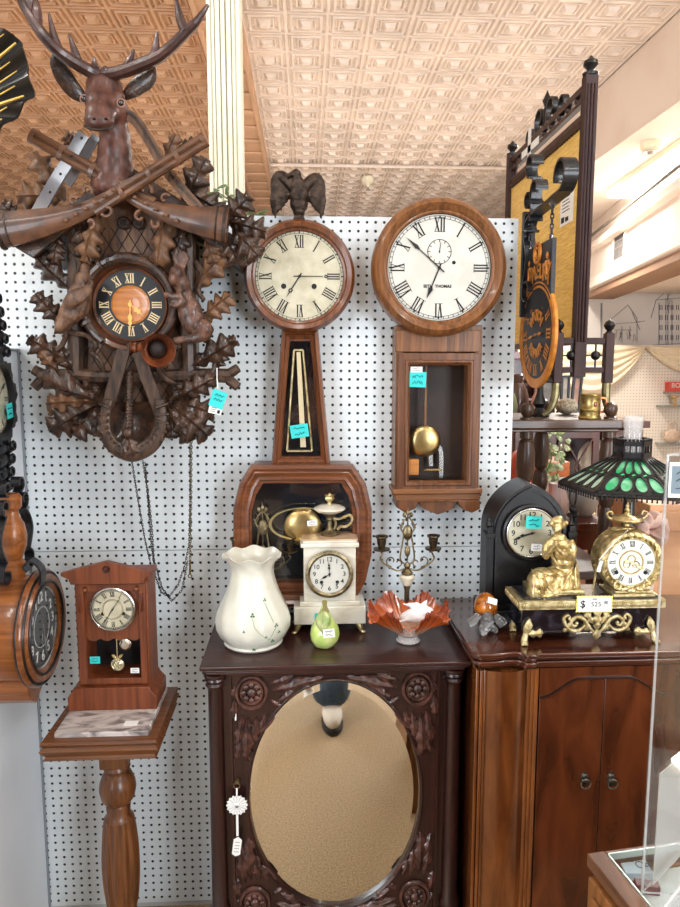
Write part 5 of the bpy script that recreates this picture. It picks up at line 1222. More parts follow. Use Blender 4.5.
def bowl():
    b = PZ(408, 641, SURF); s = pxm(b.y); t = thing('ruffled_bowl', 'ruffled orange carnival glass bowl on a clear foot', 'bowl', b)
    CG = bpy.data.materials.new('carnival_glass'); CG.use_nodes = True; B = CG.node_tree.nodes['Principled BSDF']; N = CG.node_tree.nodes.new; K = CG.node_tree.links.new
    B.inputs['Roughness'].default_value = .08; B.inputs['Coat Weight'].default_value = 1; B.inputs['Alpha'].default_value = .82
    tc = N('ShaderNodeTexCoord'); sp = N('ShaderNodeSeparateXYZ'); K(tc.outputs['Object'], sp.inputs[0]); mr = N('ShaderNodeMapRange'); mr.inputs[1].default_value = 8*s; mr.inputs[2].default_value = 36*s; K(sp.outputs['Z'], mr.inputs[0])
    cr = N('ShaderNodeValToRGB'); cr.color_ramp.elements[0].color = L((214,178,150)); cr.color_ramp.elements[0].position = .1; cr.color_ramp.elements[1].color = L((196,92,34)); cr.color_ramp.elements[1].position = .62; e = cr.color_ramp.elements.new(.95); e.color = L((150,60,20)); K(mr.outputs[0], cr.inputs[0]); K(cr.outputs[0], B.inputs['Base Color'])
    m = MB(); prof = [(0, 7), (9, 7), (13, 9), (18, 13), (24, 18), (30, 23), (36, 28), (40, 32), (43, 35)]
    th = .004; vs = []; n = 180; fs = []
    def pt(r, z, a, j, off=0):
        k = max(0, j-2)/6; f = 1+.035*k*sin(36*a); 
        zz = z*s+k*k*(7.5*s*cos(6*a+.5))+1.5*s*k*k*cos(36*a); rr = r*s*f*(1+.06*k*cos(6*a+.5+pi))
        return Vector((b.x+rr*cos(a), b.y+rr*sin(a)*.92, b.z+zz+off))
    L_ = prof+[(r-.8, z+1.2) for r, z in prof[::-1]]
    for j, (r, z) in enumerate(L_):
        jj = j if j < len(prof) else 2*len(prof)-1-j
        for i in range(n): vs.append(pt(max(r, .01), z, 2*pi*i/n, jj))
    for j in range(len(L_)-1):
        for i in range(n): k = (i+1) % n; fs.append((j*n+i, j*n+k, (j+1)*n+k, (j+1)*n+i))
    m.add(vs, fs); part('body', m, CG, t, sm=60)
    m = MB(); m.lathe([(0, 0), (11*s, 0), (12.5*s, 1.5*s), (9.5*s, 4*s), (10*s, 7*s), (0, 7*s)], b, 'Z', 36, rf=lambda a, h, j: 1+.04*cos(18*a)); part('foot', m, mat('clear_ribbed_glass', (226,222,220), .1, 0, alpha=.75, coat=1), t)
    # crumpled white bird-shaped paper in the bowl
    bb = b+Vector((7*s, -2*s, 24*s)); m = MB()
    m.ball(bb+Vector((0, 0, 4*s)), (13*s, 9*s, 8*s), 16, 10); m.ball(bb+Vector((10*s, -2*s, 9*s)), (9*s, 6*s, 6*s), 12, 8); m.ball(bb+Vector((2*s, 0, 12*s)), (7*s, 5*s, 5*s), 12, 8); m.ball(bb+Vector((-8*s, 0, 3*s)), (8*s, 6*s, 6*s), 12, 8)
    m.tube([bb+Vector((2*s, 0, 14*s)), bb+Vector((-14*s, -2*s, 18*s))], [5*s, .6*s], 8, fl=.5); m.tube([bb+Vector((6*s, 0, 12*s)), bb+Vector((12*s, -1*s, 21*s))], [5*s, 1.2*s], 8, fl=.5); m.tube([bb+Vector((10*s, 0, 8*s)), bb+Vector((22*s, -1*s, 4*s))], [5*s, 2*s], 8, fl=.5)
    m.tube([bb+Vector((-4*s, -6*s, 4*s)), bb+Vector((-17*s, -9*s, 1*s))], [4*s, 1.5*s], 8, fl=.5)
    solo('folded_paper_bird', m, mat('white_tissue', (238,240,242), .6, 0, None, (60,60,60), 1.0), 'white crumpled paper bird lying inside the orange glass bowl', 'paper bird', remesh=.0035, sm=20)
bowl()
# ================================================================ RIGHT: VENEERED CABINET
YDF = 1.62; ZD = P(560, 655, YDF).z; DS = ZD+.0005
VEN = wood('burr_walnut_veneer', (50,22,12), (98,50,26), 'Z', .2, 16, .8, .05)
VENL = wood('light_walnut_veneer', (82,42,18), (136,80,38), 'Z', .2, 18, .8, .05)
VENX = wood('walnut_top', (44,20,12), (88,44,26), 'X', .2, 30, .9, .05)
def deco():
    xa = P(474, 660, YDF).x; xb = xa+.80; yb = 2.06
    t = thing('walnut_cabinet', 'glossy brown veneered cabinet with two arched doors and ring pulls', 'cabinet', ((xa+xb)/2, (YDF+yb)/2, 0.0))
    # plan outline of the serpentine top
    def outline(o):
        f = YDF-o
        return [(xa-o, yb), (xa-o, f+.03), (xa-o+.015, f+.012), (xa+.05, f+.012), (xa+.075, f+.016), (xa+.105, f+.022), (xa+.125, f+.018), (xa+.135, f), (xa+.160, f), (xa+.165, f+.010), (xb-.165, f+.010), (xb-.16, f), (xb-.135, f), (xb-.125, f+.018), (xb-.105, f+.022), (xb-.05, f+.012), (xb+o, f+.012), (xb+o, yb)]
    m = MB(); m.zprism(outline(0), ZD-.012, ZD); m.zprism(outline(-.008), ZD-.022, ZD-.012); m.zprism(outline(-.004), ZD-.034, ZD-.022); m.zprism(outline(-.016), ZD-.045, ZD-.034)
    part('top_board', m, VENX, t, bev=.003)
    m = MB(); zt = ZD-.046; zb = .02; f = YDF+.03
    m.box(xa+.02, xb-.02, f+.03, yb-.005, zb, zt); part('carcass', m, VEN, t)
    # side stiles, curved panels
    for sgn, X0 in ((1, xa+.012), (-1, xb-.012)):
        m = MB(); 
        for k, (u, v, dy) in enumerate(((0, .008, .004), (.010, .018, 0), (.020, .026, .004))): m.box(min(X0+sgn*u, X0+sgn*v), max(X0+sgn*u, X0+sgn*v), f+dy-.012, f+.035, zb, zt)
        part('corner_stile', m, VENL, t, bev=.002)
        m = MB(); pl = [(X0+sgn*.026, f+.03)]+[(X0+sgn*(.026+.105*k/12), f+.004-.014*sin(pi*k/12)) for k in range(13)]+[(X0+sgn*.131, f+.03)]; m.zprism(pl, zb, zt-.006); part('bowed_panel', m, VENL, t, sm=50)
        m = MB()
        for k in range(3): c = X0+sgn*(.136+.010*k); m.tube([(c, f-.004, zb), (c, f-.004, zt)], .0052, 10)
        m.box(min(X0+sgn*.131, X0+sgn*.163), max(X0+sgn*.131, X0+sgn*.163), f-.003, f+.03, zb, zt); part('reeded_pilaster', m, VENL, t)
    # doors with arched cock-beading
    dl = xa+.178; dr = xb-.178; mid = (dl+dr)/2; pm = P(603, 700, f).x; mid = pm; dr = 2*mid-dl
    m = MB(); m.box(dl, dr, f-.003, f+.03, zt-.12, zt); part('frieze', m, VEN, t)
    def archz(x):
        u = abs(x-mid)/(mid-dl); return zt-.026-.050*(0 if u < .35 else (1-cos(pi*(u-.35)/.65))/2)
    for sg in (-1, 1):
        xs = [mid+sg*(.0012+(mid-dl-.0012)*k/20) for k in range(21)]
        m = MB(); poly = [(x, archz(x)-.004) for x in xs]+[(xs[-1], zb+.03), (xs[0], zb+.03)]; m.prism(poly, f-.006, f+.02)
        D = part('door', m, VEN, t, bev=.0012, sm=20)
        m = MB(); m.strap([Vector((x, f-.006, archz(x)-.002)) for x in xs], .008, .004, Vector((0, 1, 0))); part('arched_bead', m, mat('dark_bead', (44,24,18), .3), D)
        hx = P(586.5 if sg < 0 else 613.5, 783, f-.02)
        m = MB(); c = Vector((hx.x, f-.006, hx.z)); m.lathe([(0, .008), (.006, .007), (.009, .003), (.010, 0)], c+Vector((0, 0, .010)), 'Y', 20); m.prism([(c.x-.009, c.z-.004), (c.x+.009, c.z-.004), (c.x+.005, c.z+.016), (c.x, c.z+.026), (c.x-.005, c.z+.016)], f-.010, f-.006)
        H = part('ring_pull', m, mat('aged_dark_brass', (96,98,92), .3, .9), D, label='dark metal ring pull')
        m = MB(); m.ring(c+Vector((0, -.010, -.006)), .0125, .0022, seg=26, m=8, sy=1.0); m.box(c.x-.012, c.x+.012, c.y-.013, c.y-.008, c.z+.000, c.z+.004); part('ring', m, mat('aged_brass_ring', (130,134,128), .25, .95), H)
        m = MB(); m.lathe([(0, .001), (.010, .001), (.010, 0)], c+Vector((0, 0, -.006)), 'Y', 20); part('recess_plate', m, BLACK, H)
deco()

# ================================================================ BLACK GOTHIC ARCH CLOCK
def gothic():
    Yf = 1.85; C = P(531.5, 533, Yf-.01); s = pxm(Yf); x0, x1, z0, z1 = RC(488, 484, 571, 612, Yf); z0 = DS; cx = (x0+x1)/2; hw = (x1-x0)/2; dp = .13
    C.x = cx+.0
    t = thing('gothic_arch_clock', 'black pointed-arch mantel clock with silvered dial and turquoise sticker', 'clock', (cx, Yf+dp/2, DS))
    def arch(w, zs, zt, zb_, n=12):
        pts = [(cx-w, zb_), (cx+w, zb_)]
        for k in range(n+1):
            a = (pi/2)*k/n; pts.append((cx+w*cos(a)**.9 if k < n else cx, zs+(zt-zs)*(sin(a)*.45+.55*(k/n))))
        for k in range(n-1, -1, -1):
            a = (pi/2)*k/n; pts.append((cx-w*cos(a)**.9, zs+(zt-zs)*(sin(a)*.45+.55*(k/n))))
        return pts
    zs = P(531, 533, Yf).z
    m = MB(); m.prism(arch(hw-.012, zs, z1, z0), Yf, Yf+dp); m.box(cx-hw-.004, cx+hw+.004, Yf-.012, Yf+dp+.004, z0, z0+.035); part('case', m, EBON, t, bev=.002, sm=30)
    m = MB(); a1 = arch(hw-.018, zs, z1-.008, z0+.04); a2 = arch(hw-.026, zs, z1-.018, z0+.05); m.frame(a1, a2, Yf-.006, Yf); part('arch_moulding', m, EBON, t, sm=30)
    for sg in (-1, 1):
        m = MB(); xc = cx+sg*(hw-.002); m.box(xc-.010, xc+.010, Yf-.014, Yf+.03, z0+.036, zs-.01); m.box(xc-.013, xc+.013, Yf-.017, Yf+.03, zs-.01, zs+.004); m.box(xc-.008, xc+.008, Yf-.012, Yf+.02, zs+.004, zs+.02)
        m.lathe([(.008, 0), (.010, .004), (.004, .014), (.005, .018), (0, .03)], (xc, Yf+.003, zs+.02), 'Z', 10); part('buttress', m, EBON, t, bev=.001)
    R = 24.5*s; M = Matrix.Translation(C)
    m = MB(M); m.lathe([(R*1.22, .0), (R*1.22, .003), (R*1.14, .006), (R*1.1, .002)], (0, .002, 0), 'Y', 48); part('dial_recess_ring', m, EBON, t)
    m = MB(M); m.lathe([(R*1.05, -.001), (R*1.05, -.0099), (0, -.0099)], (0, 0, 0), 'Y', 40); part('dial_drum', m, EBON, t)
    dial_set(t, M, R, SILVD, numkind='arabic', numr=.78, numh=.26, track=False, hmin=252, hhr=258, style='spade', hl=(.55, .85), handw=.05, bezel=SILV, bezr=.06, bezh=.004, glass=None)
    sticker(t, P(534, 522.5, Yf-.034), .044, .034, ang=2); sticker(t, P(536.5, 547.5, Yf-.034), .030, .020, mt=PAPER, ang=4, name='paper_label')
gothic()

# ================================================================ GILT FIGURAL CLOCK
def figure():
    f = P(520, 612, 1.70); Yf = 1.70; yb = Yf+.115; Zs = DS
    MARBK = mat('black_marble', (16,16,22), .12, 0, (60,58,70), (30,30,30), 0, None, 6, 1, lo=.5, hi=.8)
    x0, x1, z0, z1 = RC(521, 609, 660, 640, Yf)
    t = thing('figural_clock', 'gilt clock with a seated robed woman beside the drum dial on a black marble base', 'clock', ((x0+x1)/2, Yf+.07, DS))
    s = pxm(Yf); cx = (x0+x1)/2
    z0 = DS+.030
    zb1 = P(590, 608, Yf).z
    m = MB(); m.box(x0, x1, Yf, yb, z0, zb1); m.box(x0+.012, x1-.012, Yf+.012, yb-.01, z0-.010, z0); part('marble_base', m, MARBK, t, bev=.002)
    m = MB(); zt = P(590, 600.5, Yf-.006).z; m.box(x0-.008, x1+.008, Yf-.008, yb+.006, zb1, zt)
    n = 60
    for k in range(n): m.ball((x0+(x1-x0)*(k+.5)/n, Yf-.009, (zb1+zt)/2), (.0028, .003, (zt-zb1)*.36), 8, 6, R=Matrix.Rotation(rad(25), 3, 'Y'))
    for k in range(22): m.ball((x0-.009, Yf+(yb-Yf)*(k+.5)/22, (zb1+zt)/2), (.003, .0028, (zt-zb1)*.36), 8, 6)
    part('gilt_border', m, GILTP, t, bev=.001)
    m = MB(); m.box(x0+.006, x1-.006, Yf+.006, yb-.006, zt, zt+.006); part('marble_top', m, MARBK, t, bev=.001)
    ztop = zt+.006
    # feet
    for px in (521, 646):
        for back in (0, 1):
            m = MB(); yy = Yf-.006 if not back else yb-.02; b = Vector((P(px, 630, Yf).x+.012, yy, DS)); sg = 1 if px < 560 else -1
            m.ball(b+Vector((-sg*.006, -.006, .007)), (.010, .011, .007), 12, 8)
            for k in (-1, 0, 1): m.ball(b+Vector((-sg*.008+k*.006, -.015, .004)), (.0035, .006, .004), 8, 6)
            m.tube(smooth([b+Vector((-sg*.006, -.004, .010)), b+Vector((-sg*.002, -.001, .026)), b+Vector((0, 0, .042)), b+Vector((sg*.004, 0, .062))], 4), lerp_list([.009, .007, .009, .003], 13), 8)
            m.leaf(b+Vector((sg*.0, -.004, .026)), b+Vector((sg*.045, -.001, .028)), .026, lobes=2, th=.004, curl=.3); m.leaf(b+Vector((0, -.005, .022)), b+Vector((sg*.008, -.003, .066)), .020, lobes=1, th=.004)
            part('foot', m, GILTP, t)
    # front scroll mount
    m = MB(); c = P(597, 622, Yf-.004)
    def q(u, v, d=0): return Vector((c.x+u*s, Yf-.004-d, c.z+v*s))
    for sg in (-1, 1):
        m.tube(smooth([q(sg*2, -12), q(sg*8, -6), q(sg*14, 3), q(sg*22, 6), q(sg*28, 1), q(sg*25, -4), q(sg*21, -2)], 5), lerp_list([.004, .006, .005, .003], 31), 8)
        m.tube(smooth([q(sg*12, -2), q(sg*18, -8), q(sg*26, -9), q(sg*33, -4), q(sg*36, 4), q(sg*32, 8), q(sg*29, 5)], 5), lerp_list([.003, .006, .005, .003], 31), 8)
        m.leaf(q(sg*4, -2, .003), q(sg*12, 11, .001), 9*s, lobes=2, th=.004); m.leaf(q(sg*14, 0, .003), q(sg*8, -9, .001), 8*s, lobes=1, th=.004); m.leaf(q(sg*26, 2, .003), q(sg*35, -10, .001), 7*s, lobes=1.5, th=.004)
        m.ball(q(sg*22, -1), .005, 10, 6); m.ball(q(sg*30, 4), .005, 10, 6)
    m.leaf(q(0, -10, .004), q(0, 14, .003), 12*s, lobes=3, th=.005); m.leaf(q(0, -6, .005), q(0, -19, .002), 9*s, lobes=1, th=.005); m.ball(q(0, -2, .004), (.007, .006, .010), 12, 8)
    part('scroll_mount', m, GILTP, t, sm=50)
    # ---- statue
    Ys = Yf+.065; k = pxm(Ys); b0 = Vector((P(553, 606, Ys).x, Ys, ztop))
    def g(px, py, d=0): return Vector((P(px, py, Ys+d).x, Ys+d, P(px, py, Ys+d).z))
    G2 = mat('gilt_drapery', (228,210,158), .36, .8, (164,140,88), (60,60,60), .6, (90,90,40))
    m = MB(); m.box(g(527, 602).x, g(577, 602).x, Ys-.05, Ys+.045, ztop, ztop+.014); m.box(g(524, 0).x, g(582, 0).x, Ys-.04, Ys+.04, ztop+.01, ztop+.030) if 0 else None
    m.ball(g(570, 594, .01), (12*k, .035, 11*k), 14, 10); m.ball(g(532, 600, .01), (7*k, .03, 6*k), 12, 8); part('rock_base', m, GILT, t, bev=.003)
    m = MB()
    # lower body & robe: seat, thighs forwards-left, shins down
    BL = [(562, 572, 13, 13, .030, .012), (554, 577, 15, 11, .034, 0), (543, 577, 14, 10, .034, -.014), (537, 582, 10.5, 13, .030, -.026), (535, 592, 9, 14, .026, -.030), (541, 597, 14, 11, .030, -.026), (551, 590, 14, 17, .034, -.014), (563, 590, 13, 18, .032, -.004), (571, 586, 8, 20, .026, .008), (556, 602, 20, 7, .036, -.012), (532, 603, 8, 5, .026, -.03)]
    for px, py, rx, rz, ry, d in BL: m.ball(g(px, py, d), (rx*k, ry, rz*k), 18, 12)
    # torso
    BT = [(562, 562, 11, 10, .025, .006), (561, 552, 11, 9, .024, .002), (560, 544, 12.5, 7, .023, 0), (558, 538, 9, 5, .018, -.002), (570, 556, 6, 14, .022, .006)]
    for px, py, rx, rz, ry, d in BT: m.ball(g(px, py, d), (rx*k, ry, rz*k), 18, 12)
    def fr(px, py):
        p = g(px, py); best = Ys-.01
        for a_, b_, rx, rz, ry, d in BL+BT:
            c_ = g(a_, b_, d); e = 1-((p.x-c_.x)/(rx*k))**2-((p.z-c_.z)/(rz*k))**2
            if e > 0: best = min(best, c_.y-ry*sqrt(e))
        return Vector((p.x, best-.0005, p.z))
    # neck and bowed head
    m.tube([g(558, 537, 0), g(557.5, 531, -.008)], [.010, .0085], 10); m.ball(g(557, 527, -.012), (5.2*k, .0155, 6.4*k), 16, 12); m.ball(g(556, 530, -.022), (2.6*k, .007, 3*k), 10, 8)
    # arms: upper arms down, forearms up to joined hands at the chin
    m.tube(smooth([g(569, 541, 0), g(573, 550, -.004), g(572, 558, -.012)], 4), [.013, .0115, .010], 10); m.tube([g(572, 558, -.012), g(563, 554, -.034), g(556, 548, -.042)], [.010, .0085, .006], 10)
    m.tube(smooth([g(550, 541, 0), g(546, 549, -.008), g(545, 557, -.020)], 4), [.012, .0105, .0095], 10); m.tube([g(545, 557, -.020), g(550, 552, -.036), g(555, 546, -.044)], [.0095, .0075, .006], 10)
    m.ball(g(555.5, 544, -.045), (2.4*k, .007, 4*k), 10, 8)
    fg = part('seated_woman', m, G2, t, remesh=.0026, smoothit=2)
    m = MB()
    for px, py, rx, rz, d in ((557, 521, 6.2, 4.5, -.008), (551.5, 524, 2.6, 3, -.012), (563, 525, 3.2, 4, -.002), (559, 517.5, 4, 2, -.004), (566, 523, 2.2, 2.4, .004)): m.ball(g(px, py, d), (rx*k, .016 if rx > 4 else .008, rz*k), 12, 8)
    for i in range(10): a = pi*i/9; m.ball(g(557+6.3*cos(a), 523-5.2*sin(a), -.010), .0035, 8, 6)
    part('hair', m, G2, fg)
    # face features
    m = MB(); m.ball(g(555.3, 528.5, -.0285), (.0022, .004, .0035), 8, 6); 
    for dx in (-2.2, 2.0): m.ball(g(555.5+dx, 526.3, -.0262), (.002, .0015, .0012), 8, 6)
    m.ball(g(555.3, 531.5, -.0275), (.003, .002, .001), 8, 6); part('face', m, G2, fg)
    # drapery folds as raised ridges
    m = MB()
    for pts in ([(572,566),(560,573),(545,570),(532,573)], [(570,570),(556,584),(540,590),(528,584)], [(569,574),(560,592),(548,602),(532,600)], [(568,578),(565,592),(560,606)], [(571,580),(571,594),(568,607)], [(528,577),(527,590),(530,604)], [(534,575),(536,590),(544,604)], [(540,574),(546,586),(556,598)], [(551,542),(560,552),(570,558)], [(556,540),(566,548),(571,566)], [(575,560),(577,580),(576,600)], [(552,560),(560,563),(570,561)], [(548,585),(553,596),(552,607)], [(530,568),(537,582),(546,586),(556,580)], [(531,574),(540,590),(552,592)], [(558,570),(557,588),(563,604)], [(529,592),(534,600),(544,605)], [(574,566),(574,584),(573,602)], [(549,545),(551,556),(558,566)], [(553,539),(558,543),(566,541)]):
        q_ = [fr(a, b_) for a, b_ in smooth_px(pts, 5)]; m.tube(q_, lerp_list([.001, .0044, .0044, .001], len(q_)), 7)
    part('drapery_fold', m, G2, fg)
    # ---- drum clock
    Yc = Yf+.02; C = P(631, 562, Yc); R = 24.5*pxm(Yc); M = Matrix.Translation(C) @ Matrix.Rotation(rad(-4), 4, 'Z')
    m = MB(M); Ro = R*1.38
    m.lathe([(R, .002), (R*1.05, .008), (R*1.12, .005), (R*1.2, .012), (R*1.32, .010), (Ro, .002), (Ro*1.0, -.02), (Ro*.96, -.03), (Ro*.96, -.055), (Ro*1.0, -.062), (Ro*.95, -.07), (0, -.07)], (0,0,0), 'Y', 60, rf=lambda a, h, j: 1+(.012*cos(30*a) if j in (4, 5) else 0)); m.lathe([(0, 0), (R, 0)], (0,0,0), 'Y', 40)
    DR = part('drum_case', m, GILT, t, sm=50)
    m = MB(M)
    for j in range(26):
        a = 2*pi*j/26; m.leaf((cos(a)*R*1.08, -.012, sin(a)*R*1.08), (cos(a+.16)*R*1.34, -.009, sin(a+.16)*R*1.34), .009, lobes=1, th=.002, n=8)
    part('ring_chasing', m, GILT, DR, sm=50); m = MB(M)
    for j in range(14):
        a = 2*pi*j/14
        m.leaf((cos(a)*Ro*.97, .028, sin(a)*Ro*.97), (cos(a+.2)*Ro*.985, .066, sin(a+.2)*Ro*.985), .02, nrm=(cos(a), 0, sin(a)), lobes=2, th=.002, n=8)
    part('chased_ornament', m, GILT, DR, sm=50)
    dial_set(t, M, R, mat('porcelain_dial', (236,238,228), .25, 0, coat=.5), numr=.80, numh=.24, numw=.03, track=False, hmin=118, hhr=280, style='ornate', hl=(.42, .72), handw=.07, handmat=GILT, inner=.52, holes=((-.62, -.45, .09), (.62, -.45, .09)), bezel=None)
    m = MB(M); m.ring((0, -.003, 0), R*.50, .0022, seg=40, m=6); m.ring((0, -.003, R*.14), R*.16, .0016, seg=24, m=6); 
    for sg in (-1, 1): m.ring((sg*R*.2, -.003, -R*.10), R*.14, .0014, seg=20, m=5)
    part('open_escapement', m, mat('brass_escapement', (186,160,96), .3, .9), t)
    # pedestal under the drum
    zc = C.z-Ro*.92; px_ = C.x; m = MB(); yc2 = Yc+.03
    hh = zc-ztop
    m.box(px_-.052, px_+.060, Yc-.022, Yc+.07, ztop, ztop+.007); m.box(px_-.044, px_+.050, Yc-.014, Yc+.064, ztop+.007, ztop+.013); m.box(px_-.034, px_+.034, Yc-.008, Yc+.07, ztop+.013, zc+.012)
    part('pedestal', m, GILTP, t, bev=.002)
    m = MB()
    for sg in (-1, 1):
        sp_ = spiral((px_+sg*.036, ztop+.028), .014, .004, pi/2 if sg > 0 else pi/2, pi/2-sg*5.5, 22); m.strap([Vector((a, Yc-.004, b_)) for a, b_ in sp_], .02, .004, Vector((0, 1, 0)))
        m.leaf(Vector((px_+sg*.006, Yc-.013, ztop+.020)), Vector((px_+sg*.034, Yc-.012, zc+.004)), .018, lobes=2, th=.003)
    m.ball((px_, Yc-.014, (ztop+zc)/2+.008), (.012, .006, .010), 12, 8)
    part('pedestal_scroll', m, GILT, t)
    # top urn
    zt2 = C.z+Ro*.97; u = (C.x, Yc+.035, zt2); k = pxm(Yc)
    m = MB(); m.lathe([(0, -.006), (.020, -.006), (.018, .004), (.008, .008), (.007, .012), (.014, .016), (.034, .020), (.040, .026), (.036, .030), (.020, .034), (.012, .037), (.006, .045), (.008, .050), (.004, .056), (.006, .060), (0, .072)], u, 'Z', 30); part('urn', m, GILT, t)
    m = MB(); 
    for sg in (-1, 1):
        m = MB(); m.tube(smooth([Vector(u)+Vector((sg*.030, 0, .022)), Vector(u)+Vector((sg*.05, 0, .030)), Vector(u)+Vector((sg*.054, 0, .042)), Vector(u)+Vector((sg*.044, 0, .046)), Vector(u)+Vector((sg*.040, 0, .038))], 4), .0032, 7)
        part('urn_handle', m, GILT, t)
    # dagger ornament leaning at the left of the drum
    m = MB(); A = P(591.5, 598, Yf+.05); B = P(597, 566, Yf+.05); m.tube([A, B], [.001, .004], 6); d = (B-A).normalized(); m.tube([B-Vector((.012, 0, -.002)), B+Vector((.012, 0, .004))], .003, 6); m.tube([B, B+d*.02], [.003, .0045], 6); m.ball(B+d*.024, .005, 8, 6)
    part('dagger_ornament', m, GILT, t)
    m = MB(); m.strap([P(628, 530, Yf-.006), P(612, 545, Yf-.008), P(599, 560, Yf-.006)], .0025, .0008, Vector((1, 0, 1))); o = part('tag_string', m, PAPER, t, sm=0); m = MB(); M3 = T(*P(600, 566, Yf-.006)) @ Matrix.Rotation(rad(15), 4, 'Y'); m = MB(M3); m.box(-.005, .005, 0, .001, -.016, .014); part('silver_tag', m, SILV, o, sm=0)
    # price card on the base
    yc = Yf-.012; a = P(594.5, 604, yc)
    c = thing('price_card', 'white price card with a yellow edge reading $ 525 on the clock base', 'price card', P(594.5, 613, yc))
    M4 = T(*a) @ Matrix.Rotation(rad(1), 4, 'Y'); m = MB(M4); w, h = .048, .0225; pts = []
    for i in range(20): pts.append((-w+2*w*i/19, -h+(.0015 if i % 2 else 0)))
    for i in range(9): pts.append((w-(.0015 if i % 2 else 0), -h+2*h*(i+.5)/9))
    for i in range(20): pts.append((w-2*w*i/19, h-(.0015 if i % 2 else 0)))
    for i in range(9): pts.append((-w+(.0015 if i % 2 else 0), h-2*h*(i+.5)/9))
    m.prism(pts, 0, .0012); part('card_edge', m, mat('yellow_card', (248,232,120), .7), c, sm=0)
    m = MB(M4); m.prism([(x*.93, z*.86) for x, z in pts], -.0006, 0); fc = part('card_face', m, PAPER, c, sm=0)
    m = MB(M4); m.text('$', .027, T(-.031, -.001, -.001), bold=.0003); m.text('525', .017, T(.004, -.001, -.001), sx=1.1); m.text('00', .011, T(.030, -.001, .004), bold=.0001); m.text('SALE', .0065, T(.0, -.001, .0135)); m.box(.022, .038, -.0012, -.0008, -.003, -.0022)
    part('card_lettering', m, INK, fc, sm=0)
figure()

# ================================================================ GLASS FIGURINE
def glassfig():
    b = PZ(487, 634, DS); s = pxm(b.y); AMB = mat('amber_glass', (214,126,30), .06, 0, (120,60,16), (40,40,40), alpha=.85, coat=1); CL = mat('clear_art_glass', (250,250,250), .05, 0, trans=.9, ior=1.35)
    t = thing('glass_figurine', 'amber and clear art-glass creature with flippers and a white sticker', 'figurine', b)
    m = MB(); m.ball(b+Vector((1*s, .03, 26*s)), (12.5*s, .035, 15*s), 24, 16); part('body', m, AMB, t)
    m = MB(); m.ball(b+Vector((0, .004, 14*s)), (7*s, .02, 12*s), 16, 12); m.tube(smooth([b+Vector((-2*s, -.004, 14*s)), b+Vector((-5*s, -.012, 6*s)), b+Vector((-4*s, -.01, 4*s))], 4), [.012, .014, .011], 10); part('head', m, CL, t)
    for pts, r in (([(-9, 22), (-15, 15), (-20, 12)], [.008, .013, .012]), ([(8, 20), (14, 14), (17, 10)], [.008, .014, .014]), ([(4, 10), (8, 4), (7, 3)], [.008, .010, .006]), ([(-2, 10), (-6, 4), (-7, 3)], [.008, .010, .007])):
        m = MB(); m.tube(smooth([b+Vector((a*s, 0, c*s)) for a, c in pts], 4), r, 12, fl=.6); part('flipper', m, CL, t)
    st = MB(T(*(b+Vector((4*s, -.008, 37*s)))) @ Matrix.Rotation(rad(18), 4, 'Y') @ Matrix.Rotation(rad(-30), 4, 'X')); st.box(-.013, .013, 0, .001, -.008, .008); part('white_sticker', st, PAPER, t, sm=0)
glassfig()

